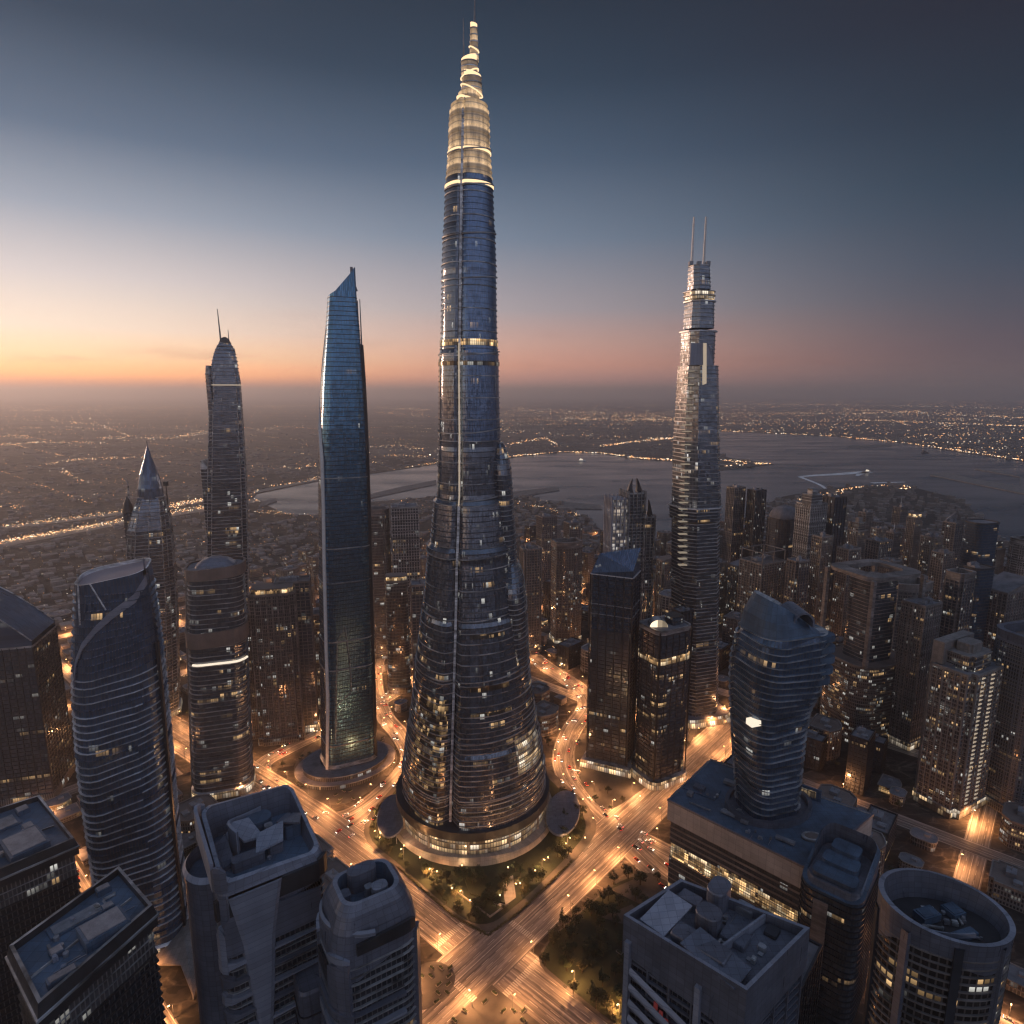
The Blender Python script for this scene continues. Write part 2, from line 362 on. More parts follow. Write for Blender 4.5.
M_black = mat_plain('dark_recess', (0.03, 0.032, 0.04), 0.7, 0, 0.3, 0.1)
M_white = mat_plain('white_mast_paint', (0.75, 0.74, 0.72), 0.4, 0, 0.1, 0.3)
M_lamp = mat_emit('lamp_glow', (1.0, 0.56, 0.22), 9)
M_band = mat_emit('band_light', (1.0, 0.68, 0.38), 1.5)
M_strip = mat_emit('strip_light', (1.0, 0.85, 0.66), 1.1)
M_crownglow = mat_emit('crown_flood_glow', (1.0, 0.74, 0.46), 0.62)
M_strips = mat_emit('soft_strip_light', (1.0, 0.8, 0.6), 0.45)
M_red = mat_emit('red_lamp', (1.0, 0.08, 0.04), 3)
# ------------------------------------------------------------------ terrain, water, roads
def mat_ground():
    m = bpy.data.materials.new('city_ground'); m.use_nodes = True; t = NT(m.node_tree)
    pos = t.n('ShaderNodeNewGeometry').outputs['Position']
    c, s_ = math.cos(GA), math.sin(GA)
    big = t.noise(t.vm('MULTIPLY', pos, (0.0006, 0.0016, 0)), 1.0, 7, 0.62)
    vor = t.n('ShaderNodeTexVoronoi', feature='F1', distance='MANHATTAN'); vor.inputs['Scale'].default_value = 0.012
    mp = t.n('ShaderNodeMapping'); mp.inputs['Rotation'].default_value = (0, 0, -GA); mp.inputs['Scale'].default_value = (1, 1.8, 1)
    t.put(mp.inputs[0], pos); t.put(vor.inputs['Vector'], mp.outputs[0])
    cell = t.sep(vor.outputs['Color'])[0]
    col = t.ramp(big, [(0.30, (0.04, 0.038, 0.03, 1)), (0.46, (0.09, 0.072, 0.058, 1)), (0.58, (0.15, 0.122, 0.1, 1)), (0.72, (0.22, 0.18, 0.155, 1))])
    col = t.vm('SCALE', col, sc=t.mr(cell, 0, 1, 0.55, 1.5))
    v2 = t.n('ShaderNodeTexVoronoi', feature='F1', distance='MANHATTAN'); v2.inputs['Scale'].default_value = 0.075; t.put(v2.inputs['Vector'], mp.outputs[0])
    v3 = t.n('ShaderNodeTexVoronoi', feature='DISTANCE_TO_EDGE'); v3.inputs['Scale'].default_value = 0.045; t.put(v3.inputs['Vector'], mp.outputs[0])
    fine = t.m('MULTIPLY', t.mr(t.sep(v2.outputs['Color'])[1], 0, 1, 0.35, 1.5), t.mr(t.noise(pos, 0.25, 4, 0.7), 0.3, 0.7, 0.6, 1.35))
    near = t.mr(t.vm('LENGTH', pos), 1100, 3000, 0.34, 0.75)  # darker near, paler far: haze tone put into the ground colour
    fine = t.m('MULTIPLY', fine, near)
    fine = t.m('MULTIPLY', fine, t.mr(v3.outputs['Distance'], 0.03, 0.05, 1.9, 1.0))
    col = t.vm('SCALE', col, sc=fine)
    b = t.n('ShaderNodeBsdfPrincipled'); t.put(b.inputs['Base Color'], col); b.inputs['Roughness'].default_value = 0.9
    t.put(t.n('ShaderNodeOutputMaterial').inputs[0], b.outputs[0]); return m
def mat_water():
    m = bpy.data.materials.new('bay_water'); m.use_nodes = True; t = NT(m.node_tree)
    pos = t.n('ShaderNodeNewGeometry').outputs['Position']
    b = t.n('ShaderNodeBsdfPrincipled'); b.inputs['Base Color'].default_value = (0.022, 0.05, 0.072, 1); b.inputs['Specular IOR Level'].default_value = 0.22
    b.inputs['IOR'].default_value = 1.33
    pn = t.noise(t.vm('MULTIPLY', pos, (0.0018, 0.006, 0)), 1.0, 4, 0.6)
    t.put(b.inputs['Roughness'], t.mr(pn, 0.35, 0.65, 0.10, 0.30))
    bp = t.n('ShaderNodeBump'); bp.inputs['Strength'].default_value = 0.55; bp.inputs['Distance'].default_value = 1.0
    t.put(bp.inputs['Height'], t.m('ADD', t.noise(pos, 0.06, 4, 0.6), t.m('MULTIPLY', t.noise(pos, 0.4, 3, 0.6), 0.3)))
    t.put(b.inputs['Normal'], bp.outputs[0])
    t.put(t.n('ShaderNodeOutputMaterial').inputs[0], b.outputs[0]); return m
def mat_road():
    m = bpy.data.materials.new('worn_trail_asphalt'); m.use_nodes = True; t = NT(m.node_tree)
    uv = t.n('ShaderNodeUVMap', uv_map='UVMap').outputs[0]; rnd = t.n('ShaderNodeObjectInfo').outputs['Random']
    s1 = t.noise(t.vm('ADD', t.vm('MULTIPLY', uv, (0.55, 0.008, 1)), t.comb(rnd, 0, rnd)), 1.0, 4, 0.6)
    s2 = t.noise(t.vm('MULTIPLY', uv, (2.2, 0.02, 1)), 1.0, 4, 0.65)
    s3 = t.noise(uv, 0.05, 5, 0.6)
    f = t.m('MULTIPLY', t.mr(s1, 0.32, 0.68, 0.3, 1.9), t.mr(s2, 0.32, 0.68, 0.5, 1.7))  # tyre wear and traffic light trails both painted as lengthwise streaks
    f = t.m('MULTIPLY', f, t.mr(s3, 0.3, 0.7, 0.75, 1.25))
    b = t.n('ShaderNodeBsdfPrincipled'); t.put(b.inputs['Base Color'], t.vm('SCALE', (0.15, 0.13, 0.115), sc=f))
    t.put(b.inputs['Roughness'], t.mr(s2, 0.3, 0.7, 0.4, 0.7))
    t.put(t.n('ShaderNodeOutputMaterial').inputs[0], b.outputs[0]); return m
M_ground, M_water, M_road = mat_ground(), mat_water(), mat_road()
M_pave = mat_plain('paving_stone', (0.065, 0.058, 0.052), 0.8, 0, 0.4, 0.08)
M_mark = mat_plain('road_paint', (0.42, 0.39, 0.34), 0.6, 0, 0.45, 0.12)
M_lawn = mat_plain('lawn_grass', (0.016, 0.022, 0.010), 0.95, 0, 0.45, 0.12)
M_rock = mat_plain('pier_stone', (0.2, 0.18, 0.165), 0.9, 0, 0.4, 0.05)

NEAR = [at(*p) for p in [(1100, 566), (1010, 548), (985, 522), (960, 499), (900, 484), (830, 488), (780, 497), (740, 520), (690, 556), (640, 556), (590, 522), (560, 504), (500, 493), (430, 497), (370, 502), (330, 516), (285, 514), (252, 498)]]
FAR = [at(*p) for p in [(262, 488), (330, 478), (365, 474), (400, 469), (440, 463), (505, 458), (560, 452), (600, 453), (640, 459), (672, 461), (722, 470), (774, 464), (730, 458), (700, 446), (716, 431), (830, 436), (905, 443), (960, 452), (1024, 461), (1100, 470)]]
outer = [(78000 * math.sin(R(a)), 78000 * math.cos(R(a))) for a in (62, 40, 20, 0, -20, -40, -60, -90, -130, 180, 130, 100)]
land = [(3200, 1500)] + NEAR + FAR + [(9000, 6500)] + outer + [(70000, 4000)]
def land_mesh(name, pts, z0, z1, mat, label=None):
    vs = [Vector((x, y, z1)) for x, y in pts]; n = len(pts)
    mb = MB(); b = mb.add(vs)
    for tri in geometry.tessellate_polygon([vs]):
        a, b_, c = (vs[i] for i in tri)
        idx = tri if (b_ - a).cross(c - a).z > 0 else tri[::-1]
        mb.face([b + i for i in idx], 0)
    area = sum(pts[i][0] * pts[(i + 1) % n][1] - pts[(i + 1) % n][0] * pts[i][1] for i in range(n))
    pp = pts if area > 0 else pts[::-1]
    mb.rows([[(x, y, z0) for x, y in pp], [(x, y, z1) for x, y in pp]], [0])
    return tag(mb.build(name, mat), kind='structure')
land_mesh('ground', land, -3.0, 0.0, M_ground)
mb = MB(); mb.cap([(-79000, -79000, -2.2), (79000, -79000, -2.2), (79000, 79000, -2.2), (-79000, 79000, -2.2)]); tag(mb.build('water', M_water), kind='structure')
def inside(p, poly):
    x, y = p; c = False
    for i in range(len(poly)):
        x1, y1 = poly[i]; x2, y2 = poly[i - 1]
        if (y1 > y) != (y2 > y) and x < (x2 - x1) * (y - y1) / (y2 - y1) + x1: c = not c
    return c
land_mesh('causeway', [at(*p) for p in [(366, 499), (436, 484), (436, 480), (400, 487), (366, 495)]], -3, 0.4, M_rock)
land_mesh('breakwater', [at(*p) for p in [(930, 475), (975, 484), (1040, 497), (1110, 510), (1110, 490), (1030, 480), (1000, 470), (975, 469), (1020, 477), (1020, 486), (975, 479), (945, 472)]], -3, 0.6, M_rock)
for dk in ([(500, 493), (556, 487), (560, 490), (510, 498)], [(548, 500), (600, 505), (602, 509), (560, 508)], [(262, 502), (276, 498), (277, 501), (258, 508)]): land_mesh('dock', [at(*p) for p in dk], -3, 0.5, M_rock)
land_mesh('causeway', [at(*p) for p in [(848, 446), (890, 444), (892, 446), (850, 448)]], -3, 0.4, M_rock)

A_ = (math.cos(GA), math.sin(GA)); B_ = (math.sin(GA), -math.cos(GA)); X0 = at(487, 953)
def ab(a, b): return (X0[0] + a * A_[0] + b * B_[0], X0[1] + a * A_[1] + b * B_[1])
def smooth(pts, k=6):
    out = []; n = len(pts)
    for i in range(n - 1):
        p0, p1, p2, p3 = pts[max(i - 1, 0)], pts[i], pts[i + 1], pts[min(i + 2, n - 1)]
        for q in range(k):
            t = q / k
            out.append(tuple(0.5 * (2 * p1[c] + (p2[c] - p0[c]) * t + (2 * p0[c] - 5 * p1[c] + 4 * p2[c] - p3[c]) * t * t + (3 * p1[c] - p0[c] - 3 * p2[c] + p3[c]) * t ** 3) for c in (0, 1)))
    out.append(tuple(pts[-1])); return out
def along(path, step, start=0.0):
    """points every step metres with their heading"""
    out = []; need = start
    for (x0, y0), (x1, y1) in zip(path, path[1:]):
        L = math.hypot(x1 - x0, y1 - y0)
        if L < 1e-6: continue
        while need <= L:
            out.append((x0 + (x1 - x0) * need / L, y0 + (y1 - y0) * need / L, math.atan2(y1 - y0, x1 - x0))); need += step
        need -= L
    return out
def ribbon(mb, path, o0, o1, z, mat=0):
    p = np.array(path); d_ = np.gradient(p, axis=0); d_ /= np.linalg.norm(d_, axis=1, keepdims=True); nn = np.stack([d_[:, 1], -d_[:, 0]], 1)
    s_ = np.concatenate([[0], np.cumsum(np.linalg.norm(np.diff(p, axis=0), axis=1))])
    a = p + nn * o0; b = p + nn * o1; i0 = mb.add([(x, y, z) for x, y in a]); i1 = mb.add([(x, y, z) for x, y in b])
    for i in range(len(p) - 1):
        mb.f.append((i1 + i, i1 + i + 1, i0 + i + 1, i0 + i)); mb.m.append(mat)
        mb.uv.append([(o1, s_[i]), (o1, s_[i + 1]), (o0, s_[i + 1]), (o0, s_[i])])
ROADS = []   # (path, width, importance, phrase)
nroad = [0]
def road(path, wd, lanes, phrase, imp=1):
    k = nroad[0]; nroad[0] += 1; z = 0.02 + 0.006 * k
    mb = MB(); ribbon(mb, path, -wd / 2, wd / 2, z); tag(mb.build('road', M_road), kind='structure')
    if lanes:
        mk = MB(); zz = z + 0.30 if imp == 0 else z + 0.25
        zz = z + 0.004
        for j in range(lanes + 1):  # many lane lines, which also stand in for streaks of light trails
            o = -wd / 2 + 1.2 + (wd - 2.4) * j / lanes
            if j in (0, lanes) or j == lanes // 2: ribbon(mk, path, o - 0.22, o + 0.22, zz)
            else:
                q = along(path, 14)
                for x, y, an in q:
                    c, s_ = math.cos(an), math.sin(an)
                    cx, cy = x + s_ * o, y - c * o
                    mk.cap([(cx + c * a * 3.5 - s_ * b * 0.16, cy + s_ * a * 3.5 + c * b * 0.16, zz) for a, b in ((-1, -1), (1, -1), (1, 1), (-1, 1))])
        tag(mk.build('road_marking', M_mark), kind='structure')
    ROADS.append((path, wd, imp, phrase)); return path
# grid streets of the wider city first (lowest), the avenues last (on top)
def straight(a0, b0, a1, b1): return [ab(a0 + (a1 - a0) * t, b0 + (b1 - b0) * t) for t in np.linspace(0, 1, 12)]
for b in (-900, -620, -425): road(straight(-260, b, 1250 if b > -500 else 900, b), 18, 4, 'straight city street', 2)
for b in (235, 395, 560, 730, 900): road(straight(-150, b, 1120 if b < 500 else 900, b), 18, 4, 'straight city street', 2)
for a in (345, 480, 640, 800, 960, 1120): road(straight(a, -850, a, 1050), 18, 4, 'straight city street', 2)
for a in (-60, 120): road(straight(a, -1000, a, -372), 16, 4, 'straight city street', 2)
road(straight(167, 20, 167, 900), 26, 6, 'wide street right of the podium tower', 1)
road(straight(-165, 20, -165, 400), 20, 4, 'street by the near right towers', 1)
road(straight(-170, -40, -170, -700), 20, 4, 'street by the near left towers', 1)
road([at(*p) for p in [(0, 545), (60, 534), (130, 521), (200, 510), (260, 500)]], 60, 8, 'far lit highway', 3)
road([at(*p) for p in [(0, 528), (80, 519), (170, 506), (255, 492), (330, 477)]], 50, 8, 'far lit highway', 3)
ring = smooth([at(*p) for p in [(700, 900), (655, 868), (612, 826), (580, 792), (565, 762), (572, 732), (588, 706), (578, 688), (548, 668), (525, 650)]])
road(ring, 27, 6, 'curved road right of the stepped tower', 1)
road(smooth([at(*p) for p in [(338, 838), (372, 812), (400, 785), (411, 757), (400, 735), (382, 712), (374, 680), (380, 650)]]), 22, 4, 'curved road right of the blue tower', 1)
road(smooth([at(*p) for p in [(292, 806), (268, 782), (262, 765), (290, 748), (340, 724), (400, 690), (450, 655), (520, 618)]]), 20, 4, 'road behind the blue tower', 1)
road(smooth([at(*p) for p in [(292, 806), (320, 816), (350, 812), (385, 786), (405, 764)]]), 12, 0, 'curved drive below the blue tower', 1)
bpath = smooth([at(*p) for p in [(120, 700), (200, 748), (290, 805), (400, 886), (487, 953), (590, 1034), (760, 1170)]])
road(bpath, 42, 10, 'avenue left of the stepped tower', 0)
apath = [ab(-230, 0)] + [ab(a, 0) for a in range(-200, 1150, 30)]
road(apath, 42, 10, 'avenue right of the stepped tower', 0)
# paved corner fillets that round off the big junctions
def slab_(pts, z, mat, name='pavement', z0=0.0):
    mb = MB(); area = sum(pts[i][0] * pts[(i + 1) % len(pts)][1] - pts[(i + 1) % len(pts)][0] * pts[i][1] for i in range(len(pts)))
    mb.prism(pts if area > 0 else pts[::-1], z0, z, 0); return tag(mb.build(name, mat), kind='structure')
def rpoly(px, k=5):
    p = [at(*q) for q in px]; n = len(p); out = []
    for i in range(n):
        p0 = [(p[i - 1][c] + p[i][c]) / 2 for c in (0, 1)]; p2 = [(p[i][c] + p[(i + 1) % n][c]) / 2 for c in (0, 1)]
        for q in range(k):
            t = q / k; out.append(tuple((1 - t) ** 2 * p0[c] + 2 * t * (1 - t) * p[i][c] + t * t * p2[c] for c in (0, 1)))
    return out
ISLE = rpoly([(352, 832), (398, 782), (420, 752), (520, 745), (556, 775), (606, 822), (575, 862), (520, 915), (488, 938), (452, 918), (398, 868)])
slab_(ISLE, 0.3, M_pave); 
LAWN = [((x - X0[0] + 15) * 0.93 + X0[0] - 15 - 2, (y - 490) * 0.93 + 490) for x, y in ISLE]
slab_(LAWN, 0.42, M_lawn, 'lawn', 0.3)
PARK = rpoly([(530, 958), (575, 915), (640, 862), (700, 905), (790, 985), (720, 1075), (640, 1050), (560, 985)])
slab_(PARK, 0.3, M_pave)
slab_([((x - 55) * 0.94 + 55, (y - 385) * 0.94 + 385) for x, y in PARK], 0.42, M_lawn, 'lawn', 0.3)
BLUEB = rpoly([(300, 792), (340, 812), (392, 776), (400, 752), (380, 725), (320, 735), (290, 765)])
slab_(BLUEB, 0.3, M_pave)
CLUB = rpoly([(572, 745), (578, 780), (602, 812), (622, 806), (690, 752), (700, 715), (650, 690), (600, 705)])
slab_(CLUB, 0.3, M_pave)
slab_(rpoly([(432, 955), (465, 978), (420, 1020), (385, 990)]), 0.3, M_pave)
slab_([at(*p) for p in [(492, 985), (560, 1040), (440, 1100), (420, 1050)]], 0.3, M_pave)
zb_ = MB()
for (da, db, an_, along_a) in ((-30, 0, 0, True), (30, 0, 0, True), (0, -30, 0, False), (0, 30, 0, False)):
    for k in range(-12, 13):
        a_, b_ = (da, k * 1.6) if along_a else (k * 1.6, db)
        c_ = ab(a_, b_); w1, w2 = (4.5, .8) if along_a else (.8, 4.5)
        zb_.cap([(*p, 0.02 + .006 * nroad[0] + .012) for p in rect(w1, w2, GA, *c_)])
tag(zb_.build('road_marking', M_mark), kind='structure')
slab_(rrect(40, 60, 18, 6, 0, *at(531, 712)), 1.2, M_black, 'pond')

# haze: one box of even, pale air round everything below the sky
def add_haze(dens):
    mb = MB(); p = rect(158600, 158600); b = mb.add([(x, y, -4.0) for x, y in p]); b2 = mb.add([(x, y, 745.0) for x, y in p])
    for q in ([0, 3, 2, 1], [4, 5, 6, 7], [0, 1, 5, 4], [1, 2, 6, 5], [2, 3, 7, 6], [3, 0, 4, 7]): mb.face(q)
    m = bpy.data.materials.new('haze_air'); m.use_nodes = True; t = NT(m.node_tree)
    v = t.n('ShaderNodeVolumePrincipled'); v.inputs['Color'].default_value = (0.97, 0.93, 0.93, 1)
    v.inputs['Density'].default_value = dens; v.inputs['Anisotropy'].default_value = 0.55
    t.put(t.n('ShaderNodeOutputMaterial').inputs[1], v.outputs[0])
    tag(mb.build('haze', m), kind='stuff')
add_haze(HAZE)
# ------------------------------------------------------------------ generic towers
FOOT = []                                           # footprints already taken: x, y, radius
def extra(root, part, mb, mats, smooth=False): return mb.build(part, mats, root, smooth)
def roof_units(root, zt, wd, dp, n, seed, z0=0.0):
    r_ = random.Random(seed)
    for i in range(n):
        mb = MB(); sx, sy, sz = wd * r_.uniform(0.14, 0.32), dp * r_.uniform(0.14, 0.32), r_.uniform(2, 5)
        cx, cy = wd * r_.uniform(-0.26, 0.26), dp * r_.uniform(-0.26, 0.26)
        mb.box(cx, cy, zt + z0 + 0.05 + i * 0.003, sx, sy, sz); mb.box(cx, cy, zt + z0 + sz + 0.05 + i * 0.003, sx * 0.8, sy * 0.8, 0.5)
        for q in range(3): mb.tube((cx + sx * (q - 1) * 0.28, cy, zt + z0 + sz), (cx + sx * (q - 1) * 0.28, cy, zt + z0 + sz + 1.6), min(sx, sy) * 0.1, n=8)
        mb.build('roof_plant', M_unit, root)
def plan(shape, wd, dp):
    if shape == 'oval': return oval(wd / 2, dp / 2, 28)
    if shape == 'round': return rrect(wd, dp, min(wd, dp) * 0.32, 5)
    if shape == 'bow':
        k = 9; p = [(-wd / 2, dp / 2), (-wd / 2, -dp / 2 * 0.55)] + [(-wd / 2 + wd * (i + 1) / (k + 1), -dp / 2 * 0.55 - dp * 0.24 * math.sin(math.pi * (i + 1) / (k + 1))) for i in range(k)] + [(wd / 2, -dp / 2 * 0.55), (wd / 2, dp / 2)]
        return p
    if shape == 'notch':
        a = wd * 0.12; b = dp * 0.12; x, y = wd / 2, dp / 2
        return [(-x + a, -y), (x - a, -y), (x - a, -y + b), (x, -y + b), (x, y - b), (x - a, y - b), (x - a, y), (-x + a, y), (-x + a, y - b), (-x, y - b), (-x, -y + b), (-x + a, -y + b)]
    if shape == 'cham':
        a = min(wd, dp) * 0.22; x, y = wd / 2, dp / 2
        return [(-x + a, -y), (x - a, -y), (x, -y + a), (x, y - a), (x - a, y), (-x + a, y), (-x, y - a), (-x, -y + a)]
    return rect(wd, dp)
def tower(name, label, px, base, top, wpx, ratio=1.0, rot=None, shape='rect', gm=None, sm=None, fin=0, fw=0.6, fd=0.7, out=0.35, slab=0.8, h=4.0, every=1,
          roof='flat', rm=None, group=None, xy=None, hz=None, wm=None, seed=0, cat='skyscraper', lower=None):
    """a freestanding tower: footprint centre seen at (px, base), roof line at top, wpx wide in the picture"""
    rot = GA - math.pi / 2 if rot is None else rot
    x, y = xy or at(px, base); sc_ = mpp(y, 0)
    z = hz or zat(y, top)
    th = abs(rot - math.atan2(-x, y)); ext = wpx * mpp(y, z * 0.5)
    if shape in ('oval', 'round'): wd = ext / max(abs(math.cos(th)), 0.75) * (1 / (1 + 0.15 * ratio))
    else: wd = ext / (abs(math.cos(th)) + ratio * abs(math.sin(th)))
    if wm: wd = wm
    dp = wd * ratio; gm = gm or G_dark; sm = sm or M_edge; rm = rm or M_roof
    FOOT.append((x, y, max(wd, dp) * 0.62))
    t = thing(name, label, cat, x, y, 0.0, rot, group)
    ring = plan(shape, wd, dp); zt = z
    mb = MB()
    zb = min(9.0, z * 0.08)
    facade(mb, lambda q: ring, zb, zt, h, out, slab, 0, 1, every=every)
    if fin and shape in ('rect', 'notch', 'cham'): fins(mb, ring, zb, zt, fin, fd, fw, 1)
    if fin and shape in ('round', 'oval', 'bow'):
        rr = offs(ring, 0.1); stepn = max(1, int(fin / (2 * math.pi * wd / 2 / len(ring)) + 0.5))
        for i in range(0, len(rr), stepn):
            mb.box(rr[i][0], rr[i][1], zb, fw, fd, zt - zb, math.atan2(rr[i][1], rr[i][0]) + math.pi / 2, 1)
    mb.build('facade', [gm, sm], t)
    mb = MB(); p2 = offs(ring, 1.5); mb.rows([r3(p2, 0), r3(p2, zb - 0.5), r3(ring, zb)], [0, 1]); mb.build('ground_floor', [G_lobby if seed % 2 == 0 else G_busy, sm], t)
    pr = offs(ring, 0.5); ins = offs(ring, -0.9)
    mb = MB()
    rz = zt + 0.02
    mb.rows([r3(pr, zt - 1.0), r3(pr, zt + 1.4), r3(ins, zt + 1.4), r3(ins, rz)], [0, 0, 0]); mb.cap(r3(ins, rz), 1)
    if roof == 'slant':
        q = plan('rect', wd * 0.98, dp * 0.98); hi = wd * 0.28
        mb.rows([r3(q, zt + 1.45), [(q[0][0], q[0][1], zt + 2), (q[1][0], q[1][1], zt + hi), (q[2][0], q[2][1], zt + hi), (q[3][0], q[3][1], zt + 2)]], [0]); mb.cap([(q[0][0], q[0][1], zt + 2), (q[1][0], q[1][1], zt + hi), (q[2][0], q[2][1], zt + hi), (q[3][0], q[3][1], zt + 2)], 1)
    rf_ = mb.build('roof', [sm, rm], t)
    if roof in ('flat', 'frame', 'stack', 'mast'): roof_units(rf_, zt, wd, dp, 2 + seed % 3, seed)
    if roof == 'stack':
        s1 = scl(ring, 0.66); mb = MB(); facade(mb, lambda q: s1, zt + 0.1, zt + 14, 4, 0.3, 0.8, 0, 1); mb.cap(r3(s1, zt + 14), 1)
        s2 = scl(ring, 0.36); mb.prism(s2, zt + 14.02, zt + 22, 1); mb.build('penthouse', [gm, sm], rf_)
    if roof == 'dome':
        mb = MB(); rows = [r3(scl(ring, 0.92 * math.cos(a)), zt + 1.45 + wd * 0.42 * math.sin(a)) for a in np.linspace(0, 1.35, 8)]; mb.rows(rows, [0] * 7); mb.cap(rows[-1]); mb.tube((0, 0, zt + wd * 0.38), (0, 0, zt + wd * 0.65), 0.5, 0.15, mat=0); mb.build('dome', [rm], rf_)
    if roof == 'pyramid':
        mb = MB(); rows = [r3(scl(ring, k), zt + 1.45 + wd * 0.9 * q) for k, q in ((0.95, 0), (0.75, 0.28), (0.4, 0.75), (0.06, 1.25))]; mb.rows(rows, [0] * 3); mb.cap(rows[-1]); mb.build('spire_roof', [rm], rf_)
    if roof == 'frame':
        mb = MB(); hh = wd * 0.34; q = plan('rect', wd * 0.94, dp * 0.94)
        for i in range(4):
            a, b = q[i], q[(i + 1) % 4]; mb.tube((*a, zt + 1), (*a, zt + hh), 0.9, n=4); mb.tube((*a, zt + hh), (*b, zt + hh), 0.9, n=4); mb.tube(((a[0] + b[0]) / 2, (a[1] + b[1]) / 2, zt + 1), ((a[0] + b[0]) / 2, (a[1] + b[1]) / 2, zt + hh), 0.6, n=4)
        mb.build('roof_frame', [sm], rf_)
    if roof == 'ring':
        mb = MB(); o_ = scl(ring, 1.0); i_ = scl(ring, 0.86); hh = 9
        mb.rows([r3(o_, zt + 1.5), r3(offs(o_, 0.8), zt + hh), r3(i_, zt + hh), r3(i_, zt + 0.5)], [0] * 3); mb.build('crown_wall', [sm], rf_)
        roof_units(rf_, zt, wd * 0.7, dp * 0.7, 2, seed)
    if roof == 'lit':
        mb = MB(); i_ = scl(ring, 0.9); mb.rows([r3(i_, zt + 1.4), r3(i_, zt + 6)], [0]); mb.rows([r3(offs(i_, 0.6), zt + 6), r3(offs(i_, 0.6), zt + 7), ], [1]); mb.cap(r3(offs(i_, 0.6), zt + 7), 1); mb.build('lit_crown', [G_warmstrip, rm], rf_)
    if roof == 'blade':
        mb = MB(); a = wd * 0.45; mb.rows([[(-a, dp * 0.3, zt), (a, dp * 0.3, zt), (a, dp * 0.4, zt), (-a, dp * 0.4, zt)], [(-a, dp * 0.3, zt + 4), (a, dp * 0.3, zt + wd * 0.6), (a, dp * 0.4, zt + wd * 0.6), (-a, dp * 0.4, zt + 4)]], [0])
        mb.cap([(-a, dp * 0.3, zt + 4), (a, dp * 0.3, zt + wd * 0.6), (a, dp * 0.4, zt + wd * 0.6), (-a, dp * 0.4, zt + 4)]); mb.build('roof_blade', [sm], rf_); roof_units(rf_, zt, wd, dp * 0.5, 2, seed)
    if roof == 'mast' or lower == 'mast':
        mb = MB(); mb.tube((0, 0, zt), (0, 0, zt + wd * 0.9), 0.7, 0.2); mb.build('mast', [M_white], rf_)
    return t, ring, zt, wd, dp

